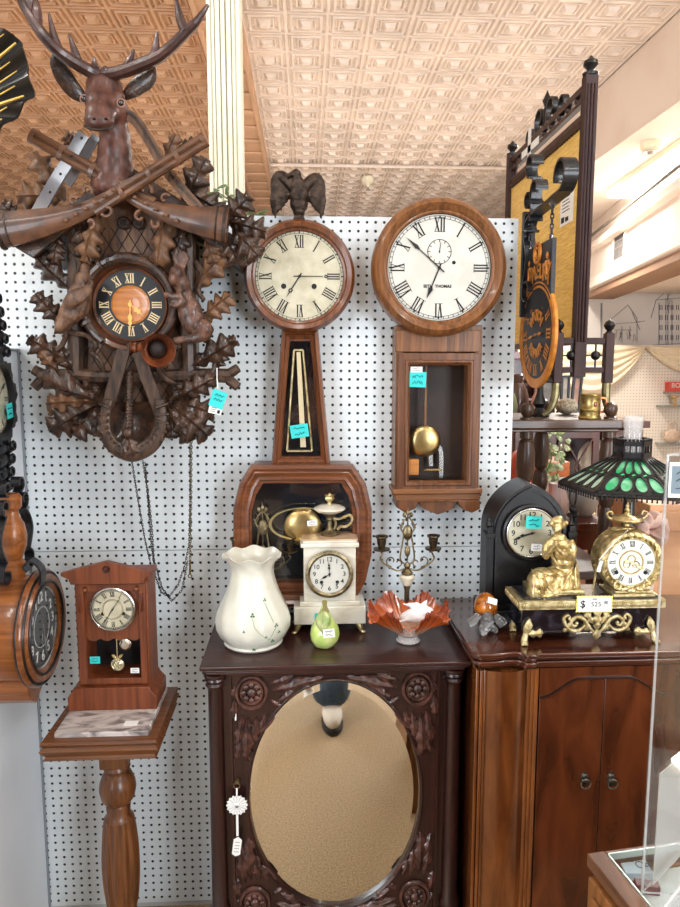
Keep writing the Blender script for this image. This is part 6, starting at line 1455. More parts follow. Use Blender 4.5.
# ================================================================ LEADED GREEN LAMP
def lamp():
    Yc = 1.965; apR = 0
    c = P(631, 495, Yc-.165); Rb = pxm(Yc-.165)*78; r_out = Rb      # hexagon: side == circumradius
    zb = P(631, 496, Yc-.165).z; cx = P(631, 470, Yc).x
    rt = .052; zt = P(633, 459, Yc-.06).z
    t = thing('table_lamp', 'black metal table lamp with pierced hexagonal shade of green glass panels', 'lamp', (cx, Yc, DS))
    GG = mat('green_slag_glass', (44,168,108), .15, 0, (170,232,194), (16,16,30), .1, None, 4, .6, lo=.4, hi=.7); GP = mat('pale_green_glass', (140,184,150), .15, 0, (196,218,196), (16,16,30), .1, None, 4, .6)
    SH = MB(); hexs = lambda r, z: [(cx+r*cos(rad(-112+30+60*i)), Yc+r*sin(rad(-112+30+60*i)), z) for i in range(6)]
    B, Tp = hexs(r_out, zb), hexs(rt, zt)
    shade = None
    parts_ = []
    for i in range(6):
        j = (i+1) % 6
        # face from vertex i to j
        A0, A1, T0, T1 = Vector(B[i]), Vector(B[j]), Vector(Tp[i]), Vector(Tp[j])
        nrm = (A1-A0).cross(T0-A0).normalized()
        if nrm.dot(Vector((A0.x-cx, A0.y-Yc, 0))) < 0: nrm = -nrm
        def pt(u, v, d=0): return A0.lerp(A1, u).lerp(T0.lerp(T1, u), v)+nrm*d
        # pierced metal: strips built as frame around ovals: grid 4 x 2 cells
        m = MB(); cells = []
        for a in range(4):
            for b_, (v0, v1) in enumerate(((.06, .50), (.52, .95))):
                u0, u1 = .04+a*.23, .04+(a+1)*.23; uc, vc = (u0+u1)/2, (v0+v1)/2; n = 24
                outer = []; inner = []
                for k in range(n):
                    an = 2*pi*(k+.5)/n; ca, sa = cos(an), sin(an); mx = max(abs(ca), abs(sa))
                    outer.append((uc+(u1-u0)/2*ca/mx, vc+(v1-v0)/2*sa/mx)); inner.append((uc+(u1-u0)*.39*ca, vc+(v1-v0)*.45*sa))
                vs = [pt(u, v, .002) for u, v in outer]+[pt(u, v, .003) for u, v in inner]+[pt(u, v, -.002) for u, v in outer]+[pt(u, v, -.002) for u, v in inner]; fs = []
                for k in range(n): l = (k+1) % n; fs += [(k, l, n+l, n+k), (2*n+k, 3*n+k, 3*n+l, 2*n+l), (n+k, n+l, 3*n+l, 3*n+k), (k, 2*n+k, 2*n+l, l)]
                m.add(vs, fs); cells.append(inner)
        for (ua, ub, va, vb) in ((0, .04, 0, 1), (.96, 1, 0, 1), (0, 1, 0, .06), (0, 1, .95, 1), (0, 1, .50, .52)):
            vs = [pt(u, v, d) for d in (.0025, -.002) for u, v in ((ua, va), (ub, va), (ub, vb), (ua, vb))]; m.add(vs, [(0,1,2,3), (7,6,5,4), (0,4,5,1), (1,5,6,2), (2,6,7,3), (3,7,4,0)])
        pn = part('shade_panel', m, IRON, t, sm=20)
        g = MB()
        vs = [pt(0.03, .04, -.003), pt(.97, .04, -.003), pt(.97, .96, -.003), pt(.03, .96, -.003)]; vs += [v-nrm*.002 for v in vs]; g.add(vs, [(0,1,2,3), (7,6,5,4), (0,4,5,1), (1,5,6,2), (2,6,7,3), (3,7,4,0)])
        part('glass_sheet', g, GG if i in (5,) else GP, pn, sm=0)
        # little diamonds
        g = MB()
        for a in range(3):
            cc = pt(.04+(a+1)*.23, .51, .0032); U = (A1-A0).normalized()*.006; V = (T0-A0).normalized()*.006; g.add([cc-U, cc-V, cc+U, cc+V], [(0, 1, 2, 3)])
        part('glass_diamond', g, GG, pn, sm=0)
        # crown (pierced gallery) and fringe
        g = MB(); C0 = Vector((Tp[i][0], Tp[i][1], zt)); C1 = Vector((Tp[j][0], Tp[j][1], zt)); hC = .048
        def cp(u, z, d=0): return C0.lerp(C1, u)+Vector((0, 0, z))+Vector((nrm.x, nrm.y, 0)).normalized()*d
        for (ua, ub, za, zb_) in ((0, 1, 0, .014), (0, 1, .034, hC), (0, .08, 0, hC), (.92, 1, 0, hC), (.30, .38, .01, .04), (.62, .70, .01, .04)):
            vs = [cp(u, z, d) for d in (.002, -.002) for u, z in ((ua, za), (ub, za), (ub, zb_), (ua, zb_))]; g.add(vs, [(0,1,2,3), (7,6,5,4), (0,4,5,1), (1,5,6,2), (2,6,7,3), (3,7,4,0)])
        for k in range(5): g.ball(cp(.1+.2*k, hC+.003), .0045, 8, 6)
        part('crown_gallery', g, IRON, pn, sm=20)
        g = MB(); nb = 16
        for k in range(nb):
            p = pt((k+.5)/nb, 0, 0); g.tube([p, p-Vector((0, 0, .013))], [.0035, .0022], 5); g.ball(p-Vector((0, 0, .015)), .0032, 6, 4)
        vs = [pt(u, v, d)-Vector((0, 0, dz)) for d in (.003, -.003) for u, v, dz in ((0, 0, .007), (1, 0, .007), (1, .02, 0), (0, .02, 0))]; g.add(vs, [(0,1,2,3), (7,6,5,4), (0,4,5,1), (1,5,6,2), (2,6,7,3), (3,7,4,0)])
        part('fringe', g, IRON, pn, sm=20)
    m = MB(); z_ = zt+.004; m.lathe([(.0, 0), (.030, 0), (.030, .01), (0, .012)], (cx, Yc, z_), 'Z', 20); part('gallery_plate', m, IRON, t)
    m = MB(); m.lathe([(.027, .01), (.024, .03), (.026, .075), (.029, .118), (.0275, .118), (.0245, .075), (.0225, .03), (.025, .012)], (cx, Yc, zt), 'Z', 32); part('glass_chimney', m, mat('chimney_glass', (240,240,240), .03, alpha=.22, coat=1), t, sm=60)
    m = MB()
    for a in (-.012, 0, .012): m.tube([(cx+a, Yc-.01, zt+.012), (cx+a*1.3, Yc-.01, zt+.07)], .0018, 8)  # white sticks stand for reflections in the chimney glass
    part('reflection_stick', m, PAPER, t)
    m = MB(); m.lathe([(0, DS), (.085, DS), (.088, DS+.008), (.07, DS+.02), (.03, DS+.035), (.02, DS+.05), (.028, DS+.07), (.018, DS+.10), (.016, DS+.16), (.03, DS+.2), (.02, DS+.24), (.012, zt-.02), (.012, zt+.004), (0, zt+.004)], (cx, Yc, 0), 'Z', 24); part('stem', m, IRON, t)
    m = MB(); m.tube([(cx-.03, Yc-.06, zb+.02), (cx-.03, Yc-.06, zb-.03)], .0012, 5); m.ball((cx-.03, Yc-.06, zb-.034), .005, 8, 6); part('pull_chain', m, BRASS, t)
lamp()
# ================================================================ SHELF BEHIND THE PARTITION
YS = 2.25; ZS_ = P(560, 420, YS).z
def shelf():
    a = P(507, 424, YS).x; b = P(623, 424, YS).x; yb = 2.62
    t = thing('etagere_shelf', 'old dark wooden stand with turned posts and ball finials beyond the pegboard edge', 'shelf', ((a+b)/2, (YS+yb)/2, 0.0))
    m = MB(); m.box(a, b, YS, yb, ZS_-.030, ZS_); m.box(a+.008, b-.008, YS+.006, yb-.006, ZS_-.042, ZS_-.030); part('shelf_board', m, SHELFW, t, bev=.004)
    for zz in (ZS_-.52, ZS_-1.05): m = MB(); m.box(a, b, YS, yb, zz-.03, zz); part('shelf_board', m, SHELFW, t, bev=.004)
    xs = (P(526, 450, YS+.03).x, b-.03)
    for x, y in ((xs[0], YS+.032), (xs[1], YS+.032), (P(541, 450, yb-.035).x, yb-.035)):
        if x == xs[1] and y > YS+.1: x = b-.03
        if 1:
            for zt, zb in ((ZS_-.042, ZS_-.52), (ZS_-.55, ZS_-1.05)):
                h = zt-zb; m = MB()
                m.lathe([(0, zt), (.022, zt), (.022, zt-.02), (.016, zt-.026), (.024, zt-.034), (.030, zt-.07), (.031, zt-.12), (.026, zt-.16), (.016, zt-.17), (.027, zt-.185), (.030, zt-.22), (.024, zt-.25), (.018, zt-.26), (.022, zt-.28), (.026, zt-.33), (.026, zt-h+.10), (.016, zt-h+.07), (.024, zt-h+.05), (.022, zb), (0, zb)], (x, y, 0), 'Z', 22); part('turned_post', m, SHELFWZ, t)
            m = MB(); m.box(x-.022, x+.022, y-.022, y+.022, 0, ZS_-1.08); part('foot', m, SHELFWZ, t)
            m = MB(); m.lathe([(0, ZS_), (.022, ZS_), (.022, ZS_+.006), (.012, ZS_+.010), (.020, ZS_+.020), (.0235, ZS_+.034), (.020, ZS_+.048), (.010, ZS_+.056), (0, ZS_+.057)], (x, y, 0), 'Z', 22); part('ball_finial', m, SHELFWZ, t)
shelf()
FRM = mat('matt_dark_rosewood', (46,28,28), .6, 0, (66,42,40), (60,60,6), .1)
YN = 2.38; X0 = P(585, 200, YN).x
def screen():
    Yf = PX(511, 200, X0).y; zt = P(588, 76, YN).z
    t = thing('fabric_screen', 'tall mustard yellow fabric screen in a dark fretted frame standing on the shelf', 'screen', (X0, YN+.1, ZS_))
    zb = P(580, 377, YN).z
    for Y, nm, z1_ in ((YN, 0, zt), (Yf, 1, zt)):
        m = MB(); w = .021; m.box(X0-w, X0+w, Y-.02, Y+.02, zb if nm == 0 else zb+.1, z1_)
        for s_ in (-1, 0, 1): m.tube([(X0+s_*.011, Y-.021, zb+.12), (X0+s_*.011, Y-.021, z1_-.03)], .005, 8)
        part('frame_post', m, FRM, t, bev=.003)
        m = MB(); m.lathe([(0, z1_), (.024, z1_), (.026, z1_+.008), (.010, z1_+.014), (.012, z1_+.02), (.024, z1_+.034), (.022, z1_+.046), (.010, z1_+.054), (.004, z1_+.062), (0, z1_+.066)], (X0, Y, 0), 'Z', 20); part('ball_finial', m, EBON, t)
    def rail(pyn, hh, nm='frame_rail', th=.012):
        z = P(588, pyn, YN).z; m = MB(); m.box(X0-th, X0+th, YN+.02, Yf-.02, z-hh, z+hh); part(nm, m, FRET, t, bev=.002); return z
    za = rail(84, .011); zb2 = rail(97, .007); zc = rail(114, .011); ze = P(582, 341, YN).z
    m = MB(); m.box(X0-.012, X0+.012, YN+.02, Yf-.02, ze-.012, ze+.012); part('frame_rail', m, FRET, t, bev=.002)
    m = MB(); m.box(X0-.006, X0+.006, YN+.018, Yf-.018, ze+.010, zc-.010)
    YEL = mat('mustard_slub_fabric', (214,166,54), .85, 0, (244,204,96), (30,14,130), .9, (30,12,110), 5, lo=.3, hi=.7, dist=1.2, sheen=.3); part('fabric_panel', m, YEL, t, sm=0)
    m = MB(); 
    for k in range(34): y = YN+.05+(Yf-YN-.1)*k/33; m.tube([(X0-.013, y, zc-.014), (X0-.013, y, zc-.034)], .008, 5)
    part('fringe_trim', m, mat('dark_fringe', (70,48,36), .9), t)
    # fretted cresting: little spindles and scrolls
    mid = (YN+Yf)/2
    for k, (dy, r, hz) in enumerate(((-.20, .045, .02), (-.08, .055, .05), (.05, .055, .05), (.17, .045, .02))):
        m = MB(); sp_ = spiral((mid+dy, za+hz), r, r*.35, -pi/2, pi*1.6, 24); m.strap([Vector((X0, a, b)) for a, b in sp_], .022, .008, Vector((1, 0, 0))); part('crest_scroll', m, EBON, t, sm=50)
    m = MB(); m.lathe([(0, za), (.014, za), (.010, za+.08), (.018, za+.10), (.008, za+.12), (0, za+.14)], (X0, mid-.015, 0), 'Z', 16); part('crest_finial', m, EBON, t)
    for k in range(9):
        y = YN+.1+(Yf-YN-.2)*k/8; m = MB(); m.tube([(X0, y, zb2), (X0, y, za)], .006, 8); m.ball((X0, y, (za+zb2)/2), .012, 10, 8); part('spindle', m, FRET, t)
    # gallery base at right angles
    xa, xb = P(557.5, 350, YN).x, P(608, 350, YN).x
    for x in (xa, xb):
        z0, z1_ = P(560, 383, YN).z, P(560, 333, YN).z
        m = MB(); m.box(x-.015, x+.015, YN-.018, YN+.012, z0, z1_); part('gallery_post', m, FRM, t, bev=.002)
        m = MB(); m.lathe([(0, z1_), (.014, z1_), (.008, z1_+.008), (.014, z1_+.014), (.0195, z1_+.026), (.014, z1_+.038), (.004, z1_+.044), (0, z1_+.05)], (x, YN-.003, 0), 'Z', 18); part('ball_finial', m, EBON, t)
        sg = -1 if x == xa else 1
        m = MB(); z0 = z0+.004
        pts = smooth([Vector((x, YN, z0)), Vector((x-.0*sg, YN, z0-.05)), Vector((x+sg*.008, YN, z0-.085)), Vector((x+sg*.036, YN, ZS_+.006))] if sg > 0 else [Vector((x, YN, z0)), Vector((x-.003, YN, z0-.05)), Vector((x-.018, YN, z0-.095)), Vector((x-.045, YN, ZS_+.006))], 6)
        m.strap(pts, [.028, .028, .024, .018], .014, Vector((1, 0, 0))) if 0 else m.tube(pts, lerp_list([.015, .015, .013, .008], len(pts)), 10)
        part('brass_leg', m, mat('tarnished_brass', (136,128,92), .4, .8, (100,90,62), (40,40,40)), t, label='tarnished brass curved leg')
    for py, hh in ((341, .011), (370, .010)): z = P(580, py, YN).z; m = MB(); m.box(xa+.014, xb-.014, YN-.012, YN+.006, z-hh, z+hh); part('gallery_rail', m, FRM, t, bev=.002)
    for px in (571, 595.5):
        c = P(px, 355.5, YN-.003); m = MB(); m.ball(c, .0165, 14, 10); zt_, zb_ = P(px, 341, YN).z, P(px, 370, YN).z
        m.tube([(c.x, c.y, zb_), (c.x, c.y, zt_)], .0035, 8); m.tube([(c.x-.038, c.y, c.z), (c.x+.038, c.y, c.z)], .0035, 8); part('gallery_ball', m, EBON, t)
    # printed label on the fabric
    a = PX(566, 207, X0-.01); M = Matrix.Translation((X0-.0065, a.y, a.z)) @ Matrix.Rotation(rad(-90), 4, 'Z')
    m = MB(M); m.box(-.062, .062, -.001, 0, -.06, .055); p_ = part('paper_label', m, PAPER, t, sm=0)
    m = MB(M); 
    for k in range(5): m.box(-.045, .03-.01*(k % 2), -.0016, -.001, .035-k*.012, .038-k*.012)
    m.box(-.05, -.02, -.0016, -.001, -.05, -.03); m.box(-.01, .02, -.0016, -.001, -.05, -.035); part('print', m, INK, p_, sm=0)
    a = PX(528, 150, X0-.02); m = MB(); m.box(X0-.0155, X0-.0145, a.y-.02, a.y+.02, a.z-.09, a.z+.09); m.box(X0-.0155, X0-.0145, a.y-.12, a.y+.10, a.z-.01, a.z+.02); part('white_ribbon', m, PAPER, t, sm=0)
screen()

# ================================================================ IRON BRACKET AND HANGING CLOCK SIGN
XB = pr+.022
def bracket():
    t = thing('iron_bracket', 'black iron scroll bracket projecting from the right edge of the pegboard', 'bracket', (XB, YW, P(511, 300, YW).z))
    def q(px, py, x=XB): return PX(px, py, x)
    zt, zb = P(515, 214, YW).z, P(511, 318, YW).z
    m = MB(); m.box(pr+.003, pr+.040, YW-.035, YW-.022, zb, zt); part('back_bar', m, IRON, t, bev=.002)
    W_ = Vector((1, 0, 0))
    A = q(515, 232); A.y = min(A.y, YW-.02); A.z = P(513, 236, YW).z; A.y = YW-.03
    pts = [A, q(533, 218), q(552, 202), q(566, 190)]
    # end scroll at the tip: circle in the y-z plane
    tip = q(569, 178); c0 = q(568, 163); r = .046
    sc_ = [Vector((XB, c0.y+r*cos(a), c0.z+r*sin(a)*1.0)) for a in [rad(v) for v in range(-120, 150, 18)]]
    m = MB(); arm = smooth(pts, 5); m.strap(arm, .036, .007, W_); part('arm', m, IRON, t, sm=50)
    m = MB(); dirn = -1
    e = arm[-1]; cc = Vector((XB, e.y+.008, e.z+.038)); r = .038
    sc_ = [Vector((XB, cc.y-r*sin(rad(v))*1.0, cc.z-r*cos(rad(v)))) for v in range(0, 300, 15)]
    m.strap([e]+sc_[1:], lerp_list([.036, .036, .034], 20), .007, W_); part('tip_scroll', m, IRON, t, sm=50)
    # upright double scroll on the arm
    b = arm[6]
    m = MB(); up = [b+Vector((0, .01, .0)), b+Vector((0, .0, .06)), b+Vector((0, -.004, .10))]; m.strap(smooth(up, 4), .030, .006, W_)
    for (dy, dz, r, a0, a1) in ((.022, .140, .034, -100, 190), (-.022, .062, .032, -80, 200), (.036, .05, .024, -120, 120)):
        c = b+Vector((0, dy, dz)); sp_ = [Vector((XB, c.y+r*cos(rad(v))*(1-.3*(v-a0)/(a1-a0)), c.z+r*sin(rad(v))*(1-.3*(v-a0)/(a1-a0)))) for v in range(a0, a1, 15)]; m.strap(sp_, .034, .006, W_)
    part('upright_scroll', m, IRON, t, sm=50)
    # lower brace curls
    for py, r, a0, a1 in ((224, .030, -90, 200), (293, .032, -90, 210)):
        m = MB(); z = P(514, py, YW-.05).z; c = Vector((pr+.0215, YW-.035-r, z)); sp_ = [Vector((c.x, c.y+r*sin(rad(v))*(1-.25*(v-a0)/(a1-a0)), c.z+r*cos(rad(v))*(1-.25*(v-a0)/(a1-a0)))) for v in range(a0, a1, 15)]; m.strap(sp_, .038, .006, W_)
        part('wall_curl', m, IRON, t, sm=50)
    m = MB(); z = P(513, 262, YW).z; m.strap(smooth([Vector((pr+.0215, YW-.035, P(513, 240, YW).z)), Vector((pr+.0215, YW-.06, z)), Vector((pr+.0215, YW-.04, P(513, 285, YW).z))], 6), .034, .006, W_); part('brace', m, IRON, t, sm=50)
    return arm
ARM = bracket()
def sign():
    X = XB; C = PX(537, 335, X); Rr = abs(PX(537, 281, X).z-PX(537, 390, X).z)/2*.98
    M = Matrix.Translation((X, C.y, C.z)) @ Matrix.Rotation(rad(-90), 4, 'Z')   # local x -> -Y (towards viewer), face -> -X
    t = thing('hanging_clock_sign', 'black and gold hanging clock sign lettered JEWELRY, WATCH and REPAIR', 'sign', (X, C.y, C.z-Rr))
    GOLD = mat('sign_gold_paint', (206,136,50), .45, .2, (176,104,34), (40,40,40)); BG = mat('sign_black_paint', (36,38,42), .45, 0, (22,20,22), (20,20,20))
    aL = PX(525.5, 257, X); aR = PX(554, 232, X); u0 = -(aL.y-C.y); u1 = -(aR.y-C.y); zt = (aL.z+aR.z)/2-C.z
    w = (u1-u0)/2*.92; zb = Rr*.62
    m = MB(M); m.prism([(-w, zb), (-w*.9, zb*.8), (w*.9, zb*.8), (w, zb), (w, zb+.03), (w, zt), (-w, zt)], -.004, .008); P_ = part('name_plate', m, BG, t, bev=.001)
    m = MB(M); m.ring((0, -.006, Rr*1.30+.030), .026, .005, seg=32, m=8); m.ring((0, -.006, Rr*1.30+.030), .014, .004, seg=24, m=6)
    for sg in (-1, 1):
        for k in range(3): a = pi/2+k*2*pi/3; m.ball((sg*w*.72+cos(a)*.010, -.005, zt-.055+sin(a)*.014), (.008, .004, .010), 8, 6)
        m.tube([(sg*w*.72, -.005, zt-.055), (sg*w*.72, -.005, zt-.09)], .003, 6)
    part('gold_emblem', m, GOLD, P_)
    m = MB(M)
    for i, ch in enumerate('JEWELRY'):
        x = w*.80*(i-3)/3; zb_ = sqrt(max(Rr*Rr-x*x, 0))+.004; zt_ = Rr*1.30-.012*abs(i-3)/3; hh = zt_-zb_; sz = hh/.70; m.text(ch, sz, T(x, -.0045, (zt_+zb_)/2), ext=.001, bold=.0012, sx=min(1, .040/(sz*.62)))
    part('jewelry_lettering', m, GOLD, P_, sm=0)
    m = MB(M); m.lathe([(Rr*.82, 0), (Rr*.84, .003), (Rr*.89, .005), (Rr*.93, .003), (Rr*.97, .005), (Rr, .002), (Rr, -.006), (Rr*.8, -.010), (0, -.010)], (0,0,0), 'Y', 56); R_ = part('gold_ring', m, GOLD, t, sm=40)
    dial_set(t, M, Rr*.82, BG, nummat=GOLD, handmat=GOLD, numr=.80, numh=.24, numw=.045, track=False, hmin=262, hhr=86, style='ornate', hl=(.5, .62), handw=.03)
    m = MB(M)
    for i, ch in enumerate('WATCH'): a = rad(90-(i-2)*22); rr = Rr*.36; m.text(ch, .040, T(rr*cos(a), -.0035, rr*sin(a)) @ Matrix.Rotation(-(a-pi/2), 4, 'Y'), ext=.001, bold=.0015, sx=.9)
    for i, ch in enumerate('REPAIR'): a = rad(-90+(i-2.5)*20); rr = Rr*.36; m.text(ch, .036, T(rr*cos(a), -.0035, rr*sin(a)) @ Matrix.Rotation(-(a+pi/2), 4, 'Y'), ext=.001, bold=.0015, sx=.85)
    part('dial_lettering', m, GOLD, t, sm=0)
    for u in (-w*.82, w*.82):
        p0 = M @ Vector((u, 0, zt-.006)); 
        best = min(ARM, key=lambda v: abs(v.y-p0.y)); z1_ = best.z-.005
        m = MB(); chain(m, [Vector((X, p0.y, p0.z+.012)), Vector((X, p0.y, z1_))], .013, .0022, .009); part('hanging_chain', m, IRON, t, sm=0)
        m = MB(); m.ring((X, p0.y, p0.z+.008), .008, .002, 'X', 14, m=5); m.ring((X, p0.y, z1_+.004), .009, .002, 'Y', 14, m=5); part('hook', m, SILV, t)
sign()

# ================================================================ THINGS ON THE SHELF
def cup():
    c = Vector((P(589.5, 419, 2.30).x, 2.30, ZS_+.0005)); s = pxm(2.3); t = thing('brass_mug', 'hammered brass tankard with a red enamel drop on the shelf', 'mug', c)
    m = MB(); m.lathe([(0, 0), (11*s, 0), (11.5*s, 1*s), (10*s, 3*s), (10*s, 8*s), (10.6*s, 9*s), (10*s, 10*s), (10*s, 22*s), (10.8*s, 24*s), (10.2*s, 25*s), (9.3*s, 24*s), (9.2*s, 3*s), (0, 3*s)], c, 'Z', 36); part('body', m, mat('old_brass', (200,178,116), .34, .85, (128,108,62), (30,30,50), .3), t)
    m = MB(); m.ball(c+Vector((1*s, -10*s, 15*s)), (1.8*s, .6*s, 3*s), 12, 8); part('enamel_drop', m, mat('red_enamel', (120,20,24), .15, coat=1), t)
    m = MB(); m.tube(smooth([c+Vector((9.8*s, 0, 21*s)), c+Vector((16*s, 0, 20*s)), c+Vector((16*s, 0, 9*s)), c+Vector((9.8*s, 0, 6*s))], 5), .004, 8); part('handle', m, mat('copper', (190,110,70), .3, 1), t)
cup()
def baluster():
    c = Vector((P(539, 418, 2.42).x, 2.42, ZS_+.0005)); s = pxm(2.42); t = thing('baluster_stand', 'dark turned baluster stand behind the hanging clock sign on the shelf', 'stand', c)
    m = MB(); m.lathe([(0, 0), (10*s, 0), (10*s, 2*s), (6*s, 5*s), (4*s, 9*s), (7*s, 13*s), (5*s, 18*s), (3*s, 24*s), (2.5*s, 34*s), (5*s, 36*s), (0, 37*s)], c, 'Z', 22); part('column', m, EBON, t)
    m = MB(); m.lathe([(5*s, 36*s), (16*s, 34*s), (17*s, 36*s), (8*s, 46*s), (7.5*s, 46*s), (5*s, 38*s)], c, 'Z', 24); part('shade', m, mat('dark_mesh_shade', (46,38,34), .7), t)
baluster()
m = MB(); a, b, c_, d = RC(557, 400, 578, 418, 2.52); m.ball(((a+b)/2, 2.53, ZS_+.03), ((b-a)/2, .05, .030), 18, 12)
solo('folded_lace', m, mat('beige_lace', (214,202,176), .9, 0, (150,136,110), (120,120,120), 1.0, (200,200,200), 3), 'folded beige lace on the shelf left of the brass tankard', 'lace')

# ================================================================ FURNITURE FURTHER BACK
MAH = wood('dark_red_mahogany', (58,26,20), (98,46,34), 'Z', .35, 20, .4)
def hutch():
    Y = 3.9; x0, x1 = P(512, 480, Y).x, P(640, 480, Y).x; z1_ = P(560, 428, Y).z; yb = Y+.45
    t = thing('china_hutch', 'dark red wooden china hutch with glass doors in the background', 'cabinet', ((x0+x1)/2, Y+.2, 0))
    m = MB(); m.box(x0, x0+.04, Y, yb, 0.01, z1_); m.box(x1-.04, x1, Y, yb, 0.01, z1_); m.box(x0, x1, yb-.02, yb, 0.01, z1_); m.box(x0-.03, x1+.03, Y-.03, yb, z1_, z1_+.04)
    for z in (z1_-.30, z1_-.62, z1_-.95): m.box(x0+.04, x1-.04, Y+.02, yb-.02, z-.02, z)
    m.box(x0, x1, Y-.05, yb, 0.01, z1_-.97); part('carcass', m, MAH, t, bev=.004)
    w = (x1-x0)/3
    for k in range(3):
        a, b = x0+k*w+.005, x0+(k+1)*w-.005; m = MB(); zz0, zz1 = z1_-.94, z1_-.01
        m.frame([(a, zz0), (b, zz0), (b, zz1), (a, zz1)], [(a+.04, zz0+.05), (b-.04, zz0+.05), (b-.04, zz1-.05), (a+.04, zz1-.05)], Y-.018, Y-.001)
        D = part('door', m, MAH, t, bev=.003); m = MB(); m.box(a+.04, b-.04, Y-.012, Y-.008, zz0+.05, zz1-.05); part('door_glass', m, CLEARD, D, sm=0)
        m = MB(); cx_ = (a+b)/2; q = (b-a)/2-.04
        for sg in (-1, 1): m.tube([(cx_+sg*q, Y-.012, zz1-.05), (cx_-sg*q*.2, Y-.012, zz1-.22), (cx_+sg*q, Y-.012, zz1-.42)], .007, 6)
        part('fretwork', m, MAH, D)
        m = MB(); m.lathe([(0, .02), (.01, .018), (.008, 0)], (b-.02, Y-.018, z1_-.5), 'Y', 12); part('knob', m, BRASS, D)
    return x0, x1, z1_, Y, yb
HX0, HX1, HZ, HY, HYB = hutch()
def plate(x, z, r, col, lab):
    m = MB(); m.lathe([(0, .0), (r*.6, .004), (r*.65, .010), (r, .018), (r, .022), (r*.62, .014), (0, .006)], (x, HY+.20, z+r), 'Y', 36); m.v = [v-Vector((0, .08, 0)) for v in m.v]; solo('plate', m, mat('china_%d%d%d' % col, col, .2, coat=.5), lab, 'plate', 'plates in the china hutch')
plate(P(570, 440, HY).x+.2, HZ-.30, .11, (236,226,206), 'cream plate standing on the top shelf of the china hutch, right side')
plate(P(547, 440, HY).x+.02, HZ-.30, .10, (206,190,176), 'beige plate standing on the top shelf of the china hutch, left side')
plate(P(600, 480, HY).x, HZ-.62, .12, (226,214,196), 'ivory plate standing on the second shelf of the china hutch')
def frame_pic(px0, py0, px1, py1, Y, ang, lab, c1):
    a, b, c, d = RC(px0, py0, px1, py1, Y); M = T((a+b)/2, Y, c) @ Matrix.Rotation(rad(ang), 4, 'Y') @ Matrix.Rotation(rad(-8), 4, 'X'); w, h = (b-a)/2, d-c
    t = thing('framed_picture', lab, 'picture', ((a+b)/2, Y, c), 'pictures on the china hutch')
    m = MB(M); m.frame([(-w, 0), (w, 0), (w, h), (-w, h)], [(-w+.015, .015), (w-.015, .015), (w-.015, h-.015), (-w+.015, h-.015)], -.012, .01); part('frame', m, BLACK, t)
    m = MB(M); m.box(-w+.01, w-.01, .0, .004, .01, h-.01); part('print', m, mat(lab[:18], c1, .6, 0, tuple(min(255, int(v*.75)) for v in c1), (14,14,14), 0), t, sm=0)
zh = HZ+.041
for (a, b, ang, lab, col, pyt) in ((561, 570, 0, 'pale framed print standing on the hutch, the left one behind the screen leg', (226,214,200), 376), (570.5, 580, 4, 'pinkish framed print leaning on the hutch beside the paler one', (222,180,160), 377), (543, 556, -3, 'dark edged framed print on the hutch near the hanging sign', (150,150,146), 372)):
    m_ = P((a+b)/2, pyt, HY+.2); x = m_.x; w = (P(b, pyt, HY+.2).x-P(a, pyt, HY+.2).x)/2; h = m_.z-zh
    M = T(x, HY+.2, zh+.004) @ Matrix.Rotation(rad(ang), 4, 'Y'); t = thing('framed_picture', lab, 'picture', (x, HY+.2, zh), 'pictures on the china hutch')
    mm = MB(M); mm.frame([(-w, 0), (w, 0), (w, h), (-w, h)], [(-w+.012, .012), (w-.012, .012), (w-.012, h-.012), (-w+.012, h-.012)], -.012, .012); part('frame', mm, BLACK, t)
    mm = MB(M); mm.box(-w+.01, w-.01, .0, .004, .01, h-.01); part('print', mm, mat('print_%d' % a, col, .6, 0, tuple(int(v*.7) for v in col), (14,14,14), 0), t, sm=0)
def box_thing(name, px0, py0, px1, py1, Y, dp, mt, lab, cat, bev=.004, z0=None):
    a, b, c, d = RC(px0, py0, px1, py1, Y); m = MB(); m.box(a, b, Y, Y+dp, z0 if z0 is not None else c, d); return solo(name, m, mt, lab, cat, bev=bev)
def jar(px, py0, py1, Y, mt, lab, name='jar', cat='jar', z0=None, k=1.0):
    b = P(px, py1, Y); h = P(px, py0, Y).z-(z0 if z0 is not None else b.z); z = z0 if z0 is not None else b.z
    m = MB(); r = h*.33*k; m.lathe([(0, 0), (r*.7, 0), (r*.95, h*.15), (r, h*.4), (r*.8, h*.65), (r*.45, h*.8), (r*.55, h*.97), (r*.45, h), (0, h*.9)], (b.x, Y, z), 'Z', 24); return solo(name, m, mt, lab, cat)
jar(517, 382, 0, HY+.12, mat('green_glaze', (90,96,66), .3, coat=.5), 'mottled green vase on the hutch left of the hanging sign', 'vase', 'vase', zh)
jar(530, 374, 0, HY+.33, mat('brown_glaze', (74,50,40), .3, coat=.5), 'brown vase on the hutch partly behind the hanging sign', 'vase', 'vase', zh, .8)
jar(552, 386, 0, HY+.15, mat('pink_glaze', (206,150,140), .3, coat=.5), 'pink vase on the hutch between the sign and the screen leg', 'vase', 'vase', zh, .7)
m = MB(); a, b, c_, d = RC(562, 394, 581, 402, 3.3)
# black hat on the hutch
q = P(571, 400, HY+.05); m.lathe([(0, 0), (.11, 0), (.115, .008), (.075, .012), (.07, .05), (.04, .06), (0, .06)], (q.x, HY+.08, zh), 'Z', 28); solo('black_hat', m, mat('black_felt', (24,22,22), .9), 'black felt hat on the hutch behind the brass tankard', 'hat')
